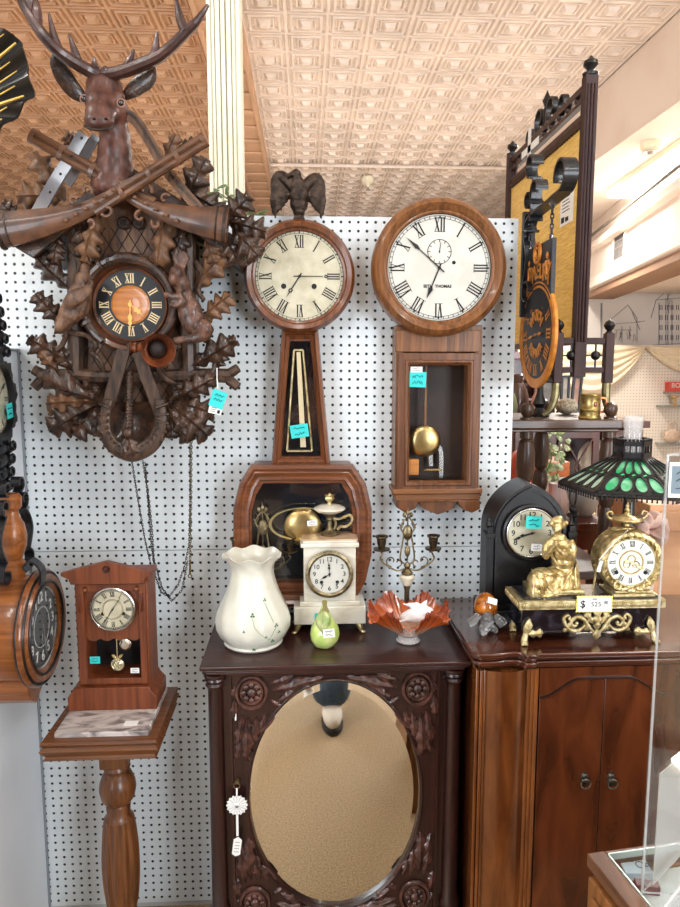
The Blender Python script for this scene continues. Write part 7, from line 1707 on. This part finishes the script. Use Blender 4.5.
# tall dark bookcase in shadow behind hutch's left
def bookcase():
    Y = 5.2; a, b = P(500, 400, Y).x, P(552, 400, Y).x; z = P(520, 352, Y).z
    t = thing('dark_bookcase', 'tall dark bookcase far behind the hanging clock sign', 'bookcase', ((a+b)/2, Y+.15, 0)); m = MB(); m.box(a, a+.04, Y, Y+.35, 0, z); m.box(b-.04, b, Y, Y+.35, 0, z); m.box(a, b, Y+.33, Y+.35, 0, z); m.box(a-.02, b+.02, Y-.02, Y+.35, z-.05, z)
    for k in range(1, 6): m.box(a+.04, b-.04, Y, Y+.33, z-.05-k*.32, z-.03-k*.32)
    part('carcass', m, MAH, t, bev=.003)
bookcase()
# ivy in a hanging trail
def ivy():
    c = P(549, 424, 3.0); t = thing('ivy_trail', 'pale variegated ivy trailing down below the shelf', 'plant', (c.x, 3.0, P(549, 476, 3.0).z))
    st = MB(); rr = random.Random(5)
    for k, pts in enumerate(([(553, 426), (548, 440), (552, 455), (546, 474)], [(556, 430), (560, 436), (566, 432)], [(550, 440), (541, 450), (538, 468)], [(553, 452), (560, 462), (556, 476)])):
        st.tube(smooth([P(a, b, 3.0) for a, b in pts], 4), .003, 5)
    part('stem', st, mat('ivy_stem', (90,110,60), .7), t)
    IV = [mat('ivy_green', (104,140,84), .5, 0, (196,206,160), (50,50,50)), mat('ivy_cream', (206,212,176), .5, 0, (126,150,100), (50,50,50))]
    for k in range(44):
        px = 553+rr.gauss(0, 5.5); py = 430+rr.random()*46; px += (-1 if py > 455 else 0)*4*rr.random()
        b = P(px, py, 3.0+rr.uniform(-.06, .06)); e = b+Vector((rr.uniform(-.03, .03), rr.uniform(-.02, .02), -.028+rr.uniform(-.012, .02))); m = MB(); m.leaf(b, e, .032, nrm=(rr.uniform(-.6, .6), -1, rr.uniform(-.2, .8)), lobes=1.5, n=8, th=.0015, deep=.3); part('leaf', m, IV[k % 2], t, sm=60)
ivy()
# red chair, orange box, lamp shade, small table etc.
def chair():
    Y = 2.74; a, b = P(508, 500, Y).x, P(541, 500, Y).x; zt = P(520, 450, Y).z; w = (b-a)/2; cx_ = (a+b)/2
    t = thing('red_chair', 'chair with a salmon red upholstered back glimpsed under the shelf', 'chair', (cx_, Y+.2, 0))
    m = MB(); pts = []
    for k in range(13): an = pi*k/12; pts.append((cx_+w*cos(an), zt-.10+.10*sin(an)))
    pts = [(cx_+w, .62)]+pts+[(cx_-w, .62)]
    m.prism(pts, Y, Y+.07); part('backrest', m, mat('salmon_velvet', (196,72,48), .8, 0, (222,96,66), (8,8,8), .2, sheen=.5), t, bev=.015)
    m = MB(); m.box(cx_-w*1.3, cx_+w*1.3, Y+.0, Y+.42, .40, .50); part('seat', m, mat('salmon_velvet', (0,0,0)), t, bev=.02)
    for sx_ in (-1, 1):
        for yy in (Y+.03, Y+.38): m = MB(); m.tube([(cx_+sx_*w*1.15, yy, .42), (cx_+sx_*w*1.15, yy, .0)], [.022, .015], 8); part('leg', m, MAH, t)
        m = MB(); m.tube([(cx_+sx_*w*.8, Y+.035, .45), (cx_+sx_*w*.8, Y+.035, .66)], .016, 8); part('back_post', m, MAH, t)
chair()
def table(name, px0, px1, py, Y, dp, mt, lab, cat='table'):
    a, b = P(px0, py, Y).x, P(px1, py, Y).x; z = P(px0, py, Y).z
    t = thing(name, lab, cat, ((a+b)/2, Y+dp/2, 0)); m = MB(); m.box(a, b, Y, Y+dp, z-.03, z); m.box(a+.03, b-.03, Y+.03, Y+dp-.03, z-.12, z-.03); part('table_top', m, mt, t, bev=.004)
    for x in (a+.05, b-.05):
        for y in (Y+.05, Y+dp-.05): m = MB(); m.lathe([(.022, 0), (.03, .1), (.02, .2), (.03, z*.6), (.025, z-.12)], (x, y, 0), 'Z', 12); part('leg', m, mt, t)
    return a, b, z
ta, tb, tz = table('side_table', 548, 612, 524, 2.70, .30, MAH, 'dark red side table below the shelf behind the gilt statue')
box_thing('wooden_box', 541, 462, 570, 477, 3.1, .22, wood('orange_wood', (156,72,28), (206,112,50), 'X', .3, 20, .5), 'glossy orange wooden box below the trailing ivy', 'box')
# stand for the box: white plinth
def plinth():
    a, b, c, d = RC(538, 477.5, 572, 500, 3.08); m = MB(); m.box(a, b, 3.08, 3.36, 0.0, d-.0005); solo('white_plinth', m, mat('grey_white_paint', (206,202,198), .6), 'pale plinth carrying the orange wooden box', 'plinth', bev=.004)
plinth()
def gshade():
    Y = 2.86; b = P(582, 521, Y); b.z = tz+.0005; s = pxm(Y); t = thing('glass_lamp_shade', 'frosted pale blue glass lamp shade upside down on the side table', 'lamp shade', (b.x, Y, b.z))
    m = MB(); m.lathe([(0, 0), (9*s, 0), (12*s, 4*s), (17*s, 18*s), (20*s, 32*s), (19.3*s, 32*s), (16*s, 18*s), (11*s, 5*s), (0, 1.5*s)], (b.x, Y, b.z), 'Z', 36); part('shade', m, mat('frosted_glass', (176,192,200), .35, 0, coat=.3), t)
    m = MB(); m.ring((b.x, Y, b.z+32*s), 19.6*s, .004, 'Z', 36); part('rim', m, mat('rim_glass', (206,214,218), .2), t)
gshade()
def pinkjar():
    Y = 2.80; m = MB(); q = P(556, 522, Y); m.lathe([(0, 0), (.03, 0), (.046, .04), (.048, .08), (.034, .12), (.036, .15), (.03, .15), (0, .12)], (q.x, Y, tz+.0005), 'Z', 28, rf=lambda a, h, j: 1+.03*cos(12*a)); solo('ribbed_vase', m, mat('greyish_pink_glass', (186,168,166), .2, coat=.5), 'greyish pink ribbed vase beside the frosted shade on the side table', 'vase')
pinkjar()
def gothic_lantern():
    # slim dark metal post with ornament seen between the two clocks
    Y = 2.15; a = P(573, 560, Y); t = thing('iron_plant_stand', 'slim black iron post with an ornament between the arch clock and the lamp', 'stand', (a.x, Y, 0))
    m = MB(); m.tube([(a.x, Y, .02), (a.x, Y, P(573, 510, Y).z)], .009, 8); m.tube(smooth([P(570, 490, Y), P(570, 500, Y), P(573, 507, Y), P(576, 500, Y), P(576, 490, Y)], 4), .003, 6); c = P(573, 509, Y); m.ball(c, .014, 12, 8); m.ball(c-Vector((0, 0, .02)), (.02, .02, .01), 12, 8)
    m.lathe([(0, .0), (.07, .0), (.07, .02), (.03, .04), (0, .04)], (a.x, Y, 0), 'Z', 20); part('post', m, IRON, t)
gothic_lantern()
# lower brown drawers behind
def chest():
    Y = 3.42; a, b = P(560, 560, Y).x, P(720, 560, Y).x; z = P(600, 560, Y).z; t = thing('brown_chest', 'low brown wooden chest of drawers behind the gilt clock', 'chest', ((a+b)/2, Y+.2, 0))
    W1 = wood('tan_drawer_wood', (130,80,50), (176,116,78), 'X', .45, 16, .1)
    m = MB(); m.box(a, b, Y, Y+.4, 0.0, z); m.box(a-.02, b+.02, Y-.02, Y+.4, z, z+.025); part('carcass', m, W1, t, bev=.004)
    for k in range(3):
        m = MB(); m.box(a+.03, b-.03, Y-.014, Y-.0, z-.05-k*.24-.19, z-.05-k*.24); D = part('drawer', m, W1, t, bev=.004)
        for u in (.3, .7): m = MB(); m.lathe([(0, .03), (.015, .026), (.008, 0)], (a+(b-a)*u, Y-.014, z-.15-k*.24), 'Y', 14); part('knob', m, BRASS, D)
chest()
def tanbox():
    Y = 2.25; W1 = wood('peach_wood', (196,140,96), (226,176,132), 'X', .5, 14, 0)
    a, b = P(647, 560, Y).x, P(760, 560, Y).x; zt = P(660, 505, Y).z; z0 = .0
    t = thing('pine_cabinet', 'light pine cabinet seen through the acrylic at the right edge', 'cabinet', ((a+b)/2, Y+.2, 0)); m = MB(); m.box(a, b, Y, Y+.4, 0.0, zt); part('carcass', m, W1, t, bev=.004)
    m = MB(); m.frame([(a+.01, zt-.55), (b-.01, zt-.55), (b-.01, zt-.02), (a+.01, zt-.02)], [(a+.05, zt-.5), (b-.06, zt-.5), (b-.06, zt-.09), (a+.05, zt-.09)], Y-.014, Y-.0005); part('door', m, W1, t, bev=.003)
tanbox()
def ruffled():
    Y = 2.12; c = P(649, 533, Y); t = thing('silk_flower', 'crumpled pale pink silk flower behind the drum clock', 'flower', c); c.z = P(649, 540, Y).z; rr = random.Random(9)
    PK = mat('pale_pink_silk', (236,204,190), .7, 0, (206,164,148), (30,30,30), .4, sheen=.4)
    for k in range(14):
        a = k*2.4; d = Vector((cos(a), -.5+.4*sin(a*1.3), .5+sin(a)*.6)).normalized(); m = MB(); m.leaf(c+Vector((0, 0, .03)), c+Vector((0, 0, .03))+d*(.05+.02*rr.random()), .06, nrm=(rr.uniform(-1, 1), -1, rr.uniform(-.5, .5)), lobes=1, deep=.15, curl=.6, n=10, th=.001); part('petal', m, PK, t, sm=60)
    m = MB(); m.tube([c+Vector((0, .0, .02)), c+Vector((0, .02, -.5))], .004, 6); part('stem', m, mat('flower_stem', (90,120,70), .7), t)
    m = MB(); zz = c.z-.5; m.lathe([(0, 0), (.06, 0), (.07, .1), (.05, .3), (.03, .42), (.035, .46), (.025, .46), (0, .3)], (c.x, Y+.02, zz-.1), 'Z', 24); o = part('bud_vase', m, mat('milk_glass', (226,220,210), .2, coat=.5), t)
    return zz-.1
zv = ruffled()
# shelves on the far display wall
def farshelf():
    Y = 8.5
    for i, (py, a, b) in enumerate(((406, 664, 730), (444, 663, 730))):
        p0, p1 = P(a, py, Y).x, P(b, py, Y).x; z = P(a, py, Y).z; m = MB(); m.box(p0, p1, Y, 8.699, z-.02, z); solo('display_shelf', m, mat('grey_glass_shelf', (150,150,146), .3), ['upper narrow shelf on the far display wall', 'lower narrow shelf on the far display wall, carrying a purse'][i], 'shelf', 'shelves on the far display wall')
    a, b, c, d = RC(669, 382, 710, 391.5, 8.6); t = thing('red_shop_sign', 'red sign with pale lettering on the far display wall', 'sign', ((a+b)/2, 8.6, c)); m = MB(); m.box(a, b, 8.6, 8.699, c, d); S_ = part('board', m, mat('coral_red', (232,96,84), .6), t, sm=0); m = MB(); m.box(a-.02, b, 8.585, 8.699, c-.03, c-.001); part('ledge', m, mat('sign_ledge', (170,150,140), .6), t)
    m = MB(); m.text('BOOKS', .085, T(a+.17, 8.597, d-.045), bold=.002); part('lettering', m, mat('pale_pink_lettering', (250,214,204), .7), S_, sm=0)
    z = P(664, 444, Y).z+.0005; c = Vector((P(672, 440, 8.58).x, 8.58, z)); t = thing('purse', 'cream beaded purse with a hooped handle on the lower far shelf', 'purse', c)
    m = MB(); m.ball(c+Vector((0, 0, .09)), (.11, .04, .09), 18, 12); part('bag', m, mat('cream_beads', (232,206,184), .7, 0, (206,176,150), (40,40,40)), t); m = MB(); m.tube(smooth([c+Vector((-.06, 0, .16)), c+Vector((-.05, 0, .24)), c+Vector((0, 0, .27)), c+Vector((.05, 0, .24)), c+Vector((.06, 0, .16))], 5), .008, 8); part('handle', m, mat('purse_handle', (206,180,150), .5), t)
    z = P(664, 406, Y).z+.0005; c = Vector((P(675, 400, 8.58).x, 8.58, z)); m = MB(); m.lathe([(0, 0), (.05, 0), (.02, .02), (.02, .08), (.045, .11), (.04, .13), (0, .13)], c, 'Z', 18); solo('small_figurine', m, mat('tan_porcelain', (206,170,120), .4), 'small tan figurine on the upper far shelf', 'figurine')
farshelf()
# garland along the top of the partition
def garland():
    t = thing('garland', 'thin green garland with white blossoms on top of the pegboard beside the column', 'garland', P(232, 212, YW+.03)); rr = random.Random(11)
    m = MB(); pts = smooth([P(a, b, YW+.03) for a, b in ((196, 200), (214, 192), (228, 199), (240, 205), (252, 213), (268, 218))], 5); m.tube(pts, .002, 5); part('stem', m, mat('garland_stem', (96,110,70), .7), t)
    for k in range(40):
        p = pts[int(rr.random()*(len(pts)-1))]+Vector((0, 0, rr.uniform(-.012, .012))); e = p+Vector((rr.uniform(-.03, .03), rr.uniform(-.015, .01), rr.uniform(-.01, .02))); m = MB(); m.leaf(p, e, .011, nrm=(0, -1, .5), lobes=1, n=5, th=.001, deep=.1); part('leaf', m, mat('garland_leaf', (104,126,84), .6), t)
    for k, (a, b) in enumerate(((226, 206), (222, 212), (232, 210), (238, 203), (228, 214))):
        m = MB(); c = P(a, b, YW+.02); m.ball(c, (.012, .010, .010), 10, 8); part('blossom', m, mat('white_blossom', (244,240,232), .7), t)
garland()
# ================================================================ DISPLAY CASE IN THE FOREGROUND, ACRYLIC, VISITOR
YK = 1.0; ZK = P(587, 853, YK).z
def case():
    A = PZ(587, 853, ZK); B = PZ(629, 907, ZK); d = (B-A); d.z = 0; d.normalize(); n = Vector((-d.y, d.x, 0)); 
    if n.x < 0: n = -n
    # local frame: u along the back (right), v towards camera
    M = Matrix(((n.x, d.x, 0, A.x), (n.y, d.y, 0, A.y), (0, 0, 1, 0), (0, 0, 0, 1)))
    W_, D_ = .85, .62
    t = thing('display_case', 'oak display counter with a glass top at the lower right corner', 'display case', A+n*W_/2+d*D_/2-Vector((0, 0, A.z)))
    K1 = wood('case_oak', (84,52,32), (122,82,54), 'Y', .5, 50, .1); K2 = wood('case_oak_side', (96,58,26), (150,98,50), 'Z', .5, 50, .1)
    m = MB(M); w = .030
    for (u0, u1, v0, v1) in ((0, w, 0, D_), (W_-w, W_, 0, D_), (w, W_-w, 0, .008), (w, W_-w, D_-w, D_)): m.box(u0, u1, v0, v1, ZK-.022, ZK)
    part('top_frame', m, K1, t, bev=.002)
    m = MB(M); m.box(.012, .03, .004, D_-.01, .0, ZK-.023); m.box(W_-.03, W_-.012, .004, D_-.01, .0, ZK-.023); m.box(.012, W_-.012, .004, .02, .0, ZK-.023); m.box(.012, W_-.012, D_-.03, D_-.012, .0, ZK-.023); m.box(.03, W_-.03, .02, D_-.03, ZK-.05, ZK-.036); part('body', m, K2, t)
    for k in range(3):
        v0 = .012+k*.20; m = MB(M); Mx = M @ Matrix.Rotation(rad(90), 4, 'Z')
        m.xprism([(v0, ZK-.03), (v0+.17, ZK-.03), (v0+.17, ZK-.5), (v0, ZK-.5)], -.004, .011); m.xprism([(v0+.02, ZK-.05), (v0+.15, ZK-.05), (v0+.15, ZK-.47), (v0+.02, ZK-.47)], -.010, -.004)
        part('side_panel', m, K2, t, bev=.003)
    m = MB(M); m.box(w+.001, W_-w-.001, .009, D_-w-.001, ZK-.008, ZK-.002); part('glass_top', m, pane('case_glass', (251,254,253), .0), t, sm=0)
    m = MB(M)
    for (u0, u1, v0, v1) in ((w, w+.0025, .008, D_-w), (w, W_-w, .008, .0105)): m.box(u0, u1, v0, v1, ZK-.010, ZK+.0015)
    part('metal_trim', m, mat('pale_green_metal', (190,202,194), .35, .3), t)
    m = MB(M); m.box(w+.001, W_-w-.001, .021, D_-w-.001, ZK-.034, ZK-.030); part('felt_liner', m, mat('white_liner', (222,224,226), .8), t, sm=0)
    return M
MK = case()
def items():
    c = MK.inverted() @ PZ(633, 872, ZK-.02)
    m = MB(MK @ T(c.x+.012, c.y-.01, ZK-.0295) @ Matrix.Rotation(rad(12), 4, 'Z')); m.box(-.022, .022, -.018, .016, 0, .010); t = thing('card_box', 'pale blue and white card box inside the glass-topped display case', 'box', MK @ Vector((c.x+.012, c.y, ZK-.0295)))
    o = part('box', m, mat('pale_blue_card', (196,214,236), .6, 0, (236,240,246), (30,30,30)), t, bev=.001)
    m = MB(MK @ T(c.x+.012, c.y-.01, ZK-.0295) @ Matrix.Rotation(rad(12), 4, 'Z')); m.ring((.008, -.003, .0105), .007, .0008, 'Z', 18, m=4); m.ring((.018, -.003, .0105), .0035, .0008, 'Z', 14, m=4); m.box(-.018, .0, -.012, -.010, .010, .0105); part('print', m, TINK, o)
    def trinket(u, v, r, lab):
        m = MB(MK @ T(u, v, ZK-.0295) @ Matrix.Rotation(rad(r), 4, 'Z')); m.box(-.008, .008, -.018, .018, 0, .014); m.box(-.006, .006, -.021, -.018, .002, .012); solo('red_trinket_box', m, mat('dark_red_leather', (104,40,44), .4, 0, (134,64,66), (40,40,40)), lab, 'trinket box', 'red trinket boxes in the display case', bev=.003)
    trinket(c.x-.024, c.y-.010, 20, 'dark red trinket box left of the blue card box in the display case'); trinket(c.x+.004, c.y+.030, -70, 'dark red trinket box in front of the blue card box in the display case')
items()
ACR = pane('acrylic_sheet', (250,250,250), const=.05); ACE = mat('acrylic_edge', (206,210,212), .15, 0, alpha=.38, coat=1)
def tower():
    C0 = PZ(642, 893, ZK+.0015); Yh = C0.y; zt = P(668, 455, Yh).z; h = zt-ZK-.0015; z0 = ZK+.0015
    d1 = (PZ(682, 851, ZK)-C0); d1.z = 0; d1.normalize(); d2 = Vector((1, -.12, 0)).normalized()
    t = thing('acrylic_display_box', 'tall clear acrylic display box standing on the glass case at the right edge', 'display box', C0)
    L1, L2 = .22, .24; th = .0035
    def wall(p, d, Ln, nm):
        n = Vector((-d.y, d.x, 0)); pts = [p, p+d*Ln, p+d*Ln+n*th, p+n*th]; m = MB(); m.zprism([(q.x, q.y) for q in pts], z0, z0+h); W = part(nm, m, ACR, t, sm=0); return W
    W1 = wall(C0, d1, L1, 'acrylic_wall'); W2 = wall(C0, d2, L2, 'acrylic_wall'); W3 = wall(C0+d1*L1, d2, L2, 'acrylic_wall'); W4 = wall(C0+d2*L2, d1, L1, 'acrylic_wall')
    m = MB(); e = .0022
    for p in (C0, C0+d1*L1, C0+d2*L2, C0+d1*L1+d2*L2): m.box(p.x-e*.6, p.x+e*.6, p.y-e*.6, p.y+e*.6, z0, z0+h)
    part('glued_edge', m, ACE, t)
    m = MB(); 
    for z in (z0+.001, z0+h): 
        for a, b in ((C0, C0+d1*L1), (C0, C0+d2*L2), (C0+d1*L1, C0+d1*L1+d2*L2), (C0+d2*L2, C0+d1*L1+d2*L2)): m.tube([Vector((a.x, a.y, z)), Vector((b.x, b.y, z))], .0015, 6)
    part('rim', m, ACE, t)
    m = MB(); zz = z0+.28*h
    cc = [C0+d1*.004+d2*.004, C0+d1*(L1-.004)+d2*.004, C0+d1*(L1-.004)+d2*(L2-.004), C0+d1*.004+d2*(L2-.004)]; m.zprism([(q.x, q.y) for q in cc], zz, zz+.004); part('inner_shelf', m, ACR, t, sm=0)
    GLARE = mat('acrylic_glare', (222,224,220), .3, 0, alpha=.4)  # pale sheet added to stand for glare on the acrylic
    m = MB(); q0, q1 = C0+d1*.02+d2*.006, C0+d1*(L1-.02)+d2*.006; nn = Vector((-d1.y, d1.x, 0)); m.zprism([(q.x, q.y) for q in (q0, q1, q1-nn*.002, q0-nn*.002)], z0+.004, zz-.002); part('glare_panel', m, GLARE, t, sm=0)
    # grey label card on the front at the top
    p = C0+d2*.004; n = Vector((d2.y, -d2.x, 0)); a, b = P(667, 462, Yh).z, P(667, 497, Yh).z
    Mc = Matrix(((d2.x, -n.x, 0, C0.x), (d2.y, -n.y, 0, C0.y), (0, 0, 1, 0), (0, 0, 0, 1)))
    m = MB(Mc); m.box(.002, .085, -.0025, -.0008, b, a); cd_ = part('label_card', m, mat('blue_grey_card', (116,134,146), .5), t, sm=0, label='blue-grey label card with a white border')
    m = MB(Mc); m.frame([(.002, b), (.085, b), (.085, a), (.002, a)], [(.005, b+.005), (.082, b+.005), (.082, a-.005), (.005, a-.005)], -.0035, -.0025)
    part('card_border', m, PAPER, cd_, sm=0); m = MB(Mc)
    for k in range(3): m.tube([Vector((.012+.006*i, -.003, a-.014-k*.010+.002*(1 if (i*k+i) % 3 else -1))) for i in range(11)], .0008, 4)
    part('handwriting', m, mat('grey_ink', (60,72,82), .6), cd_, sm=0)
tower()
def holder():
    # clear rounded acrylic tray in the extreme corner
    c = PZ(668, 905, ZK+.06); z = ZK+.002; t = thing('acrylic_tray', 'shallow clear acrylic tray with rounded corners in the lower right corner', 'tray', c)
    M = T(PZ(640, 893, ZK).x+.085, PZ(640, 893, ZK).y-.075, ZK+.012) @ Matrix.Rotation(rad(40), 4, 'Z'); w, d = .075, .06
    def rr_(o, n=6):
        pts = []
        for cx_, cy_, a0 in ((w-.015, d-.015, 0), (-w+.015, d-.015, 90), (-w+.015, -d+.015, 180), (w-.015, -d+.015, 270)):
            for k in range(n+1): a = rad(a0+90*k/n); pts.append((cx_+(.015+o)*cos(a), cy_+(.015+o)*sin(a)))
        return pts
    TR = mat('tray_plastic', (236,232,230), .08, 0, alpha=.28, coat=1); m = MB(M); m.zprism(rr_(0), -.008, -.005); part('tray_base', m, TR, t)
    m = MB(M); o, i_ = rr_(.003), rr_(0); n = len(o); vs = [(x, y, z_) for z_ in (-.0095, .02) for x, y in o]+[(x, y, z_) for z_ in (-.0095, .02) for x, y in i_]; fs = []
    for k in range(n): l = (k+1) % n; fs += [(k, l, n+l, n+k), (2*n+k, 3*n+k, 3*n+l, 2*n+l), (n+k, n+l, 3*n+l, 3*n+k), (k, 2*n+k, 2*n+l, l)]
    m.add(vs, fs); part('tray_wall', m, ACE, t)
    m = MB(M); m.tube([Vector((x, y, .021)) for x, y in rr_(.0015)], .0022, 6, closed=True); part('tray_rim', m, mat('tray_rim', (240,240,240), .1, 0, alpha=.7, coat=1), t)
holder()
# ---- the photographer, seen only in the oval mirror
def person():
    t = thing('person', 'person in blue jeans and white trainers standing and reflected in the oval mirror', 'person', (.06, -.12, 0))
    def skin(name, verts, edges, radii, mt, par, sub=2, label=None):
        me = bpy.data.meshes.new(name); o_ = wloc(par); me.from_pydata([tuple(Vector(v)-o_) for v in verts], edges, []); o = bpy.data.objects.new(name, me); COL.objects.link(o); o.parent = par
        o.modifiers.new('Skin', 'SKIN')
        for i, r in enumerate(radii): me.skin_vertices[0].data[i].radius = (r, r) if not isinstance(r, tuple) else r
        me.skin_vertices[0].data[0].use_root = True
        s = o.modifiers.new('Sub', 'SUBSURF'); s.levels = sub; s.render_levels = sub; me.materials.append(mt); me.shade_smooth() if len(me.polygons) else None
        if label: o['label'] = label
        return o
    SKN = mat('skin', (214,170,146), .55, sss=.05); J = mat('blue_denim', (58,78,102), .85, 0, (78,98,120), (60,60,60), .3); SH = mat('grey_shirt', (110,112,116), .85); WH = mat('white_trainer', (226,222,212), .6)
    V = [(.06,-.30,.96), (.06,-.31,1.10), (.06,-.33,1.26), (.06,-.33,1.42), (.06,-.31,1.50), (.06,-.28,1.60), (.06,-.26,1.70),
         (-.12,-.33,1.41), (-.20,-.24,1.22), (-.08,-.06,1.40), (.24,-.33,1.41), (.32,-.24,1.22), (.18,-.06,1.40),
         (-.04,-.30,.90), (-.06,-.26,.52), (-.07,-.34,.10), (.16,-.29,.90), (.15,.06,.54), (.13,.17,.12)]
    E = [(0,1),(1,2),(2,3),(3,4),(4,5),(5,6),(3,7),(7,8),(8,9),(3,10),(10,11),(11,12),(0,13),(13,14),(14,15),(0,16),(16,17),(17,18)]
    Rr = [(.15,.11), (.14,.10), (.16,.11), (.13,.10), .055, .075, (.085,.095), .06, .045, .032, .06, .045, .032, .095, .062, .045, .095, .062, .045]
    body = skin('body', V, E, Rr, SKN, t)
    skin('shirt', [V[0], V[1], V[2], V[3], V[7], V[8], V[10], V[11]], [(0,1),(1,2),(2,3),(3,4),(4,5),(3,6),(6,7)], [(.165,.125), (.16,.12), (.18,.13), (.145,.115), .075, .058, .075, .058], SH, t, label='grey shirt')
    skin('jeans', [V[0], V[13], V[14], (-.07,-.33,.13), V[16], V[17], (.115,.20,.05)], [(0,1),(1,2),(2,3),(0,4),(4,5),(5,6)], [(.17,.13), .115, .095, .085,   .125, .12, .105], J, t, label='blue denim jeans')
    for x, y in ((-.07, -.33), (.125, .19)):
        m = MB(); m.ball((x, y+.05, .055), (.05, .13, .05), 18, 12); m.ball((x, y-.02, .085), (.045, .06, .06), 14, 10); o = part('trainer', m, WH, t, remesh=.008, smoothit=2, label='white trainer with a dark sole')
        m = MB(); m.zprism([(x+.054*cos(a)*(1 if sin(a) > 0 else .85), y+.045+.135*sin(a)) for a in [2*pi*i/24 for i in range(24)]], 0.001, .028); part('sole', m, mat('dark_sole', (44,42,44), .7), o)
    hd = MB(); hd.ball((.06, -.25, 1.74), (.08, .095, .06), 18, 12); hd.ball((.06, -.30, 1.69), (.078, .07, .09), 16, 12); part('hair', hd, mat('brown_hair', (60,44,34), .7), t, remesh=.01, smoothit=2)
    f_ = MB(); f_.ball((.06, -.150, 1.655), (.012, .016, .018), 10, 8); 
    for s_ in (-.03, .03): f_.ball((.06+s_, -.163, 1.685), (.012, .006, .007), 10, 6); f_.ball((.06+s_*2.8, -.25, 1.67), (.01, .02, .03), 10, 8)
    f_.ball((.06, -.158, 1.62), (.022, .006, .006), 10, 6); part('face', f_, SKN, body)
    for s_, bx in ((-1, -.08), (1, .20)):
        h = MB(); base = Vector((bx-(.02*s_), -.06, 1.42)); h.ball(base+Vector((0, 0, .04)), (.018, .035, .045), 14, 10)
        for k in range(4): b = base+Vector((0, .018-.014*k, .075)); h.tube([b, b+Vector((-s_*.012, .006, .03)), b+Vector((-s_*.035, .004, .045-.004*abs(k-1)))], [.009, .0085, .007], 8)
        b = base+Vector((0, -.028, .04)); h.tube([b, b+Vector((-s_*.014, -.014, .022)), b+Vector((-s_*.03, -.01, .04))], [.011, .010, .008], 8); part('hand', h, SKN, body, remesh=.005)
person()
# ================================================================ LIGHT AND CAMERA
W = bpy.data.worlds.new('World'); SC.world = W; W.use_nodes = True
W.node_tree.nodes['Background'].inputs[0].default_value = (.75, .85, 1, 1); W.node_tree.nodes['Background'].inputs[1].default_value = 1.0
for i, (a, b) in enumerate(((-5.9, -2.6), (2.6, 5.2))):
    lamp_area(((a+b)/2, -5.15, 1.95), b-a-.2, 2.6, [250, 290][i], (.86, .93, 1), (rad(90), 0, 0))
for x, y, e in ((-2.4, 1.0, 26), (-2.4, -1.8, 26), (2.2, .9, 26), (2.2, -2.0, 26), (0, -.8, 22)):
    fixture(x, y, ZC-.03 if y < 3.4 else ZC-.03, 1.5, 'lit fluorescent fitting on the ceiling behind the camera', 0, e)
fixture(2.84, 4.4, zs-.001, 1.2, 'added fill fitting on the dropped ceiling, unseen to the right of the view', 0, 170)  # added to brighten the far display wall, outside the view
fixture(2.80, 7.3, zs-.001, .6, 'short added fill fitting on the dropped ceiling, unseen behind the yellow screen', 0, 75, col=(1, .96, .88))  # extra fill for the far wall, hidden by the screen
# added warm fill aimed up at the tin ceiling; no lamp stands there
lamp_area((1.2, 6.5, 1.6), 4, 4, 64, (1, .88, .77), (pi, 0, 0))
lamp_area((-3.2, 5.5, 1.6), 4, 4, 40, (1, .76, .58), (pi, 0, 0))
cd = bpy.data.cameras.new('Camera'); cam = bpy.data.objects.new('Camera', cd); COL.objects.link(cam); SC.camera = cam
cam.location = CAM; cam.rotation_euler = (pi/2-PITCH, 0, -YAW)
cd.sensor_fit = 'HORIZONTAL'; cd.sensor_width = 36; cd.lens = 36*FPX/680; cd.clip_start = .02
SC.view_settings.view_transform = 'Standard'; SC.view_settings.look = 'None'; SC.view_settings.gamma = 1; SC.view_settings.use_curve_mapping = False
SC.view_settings.exposure = 0.30
SC.cycles.max_bounces = 10; SC.cycles.transparent_max_bounces = 16; SC.cycles.glossy_bounces = 5; SC.cycles.diffuse_bounces = 4; SC.cycles.transmission_bounces = 8
SC.cycles.caustics_reflective = False; SC.cycles.caustics_refractive = False; SC.cycles.use_denoising = True; SC.cycles.sample_clamp_indirect = 6
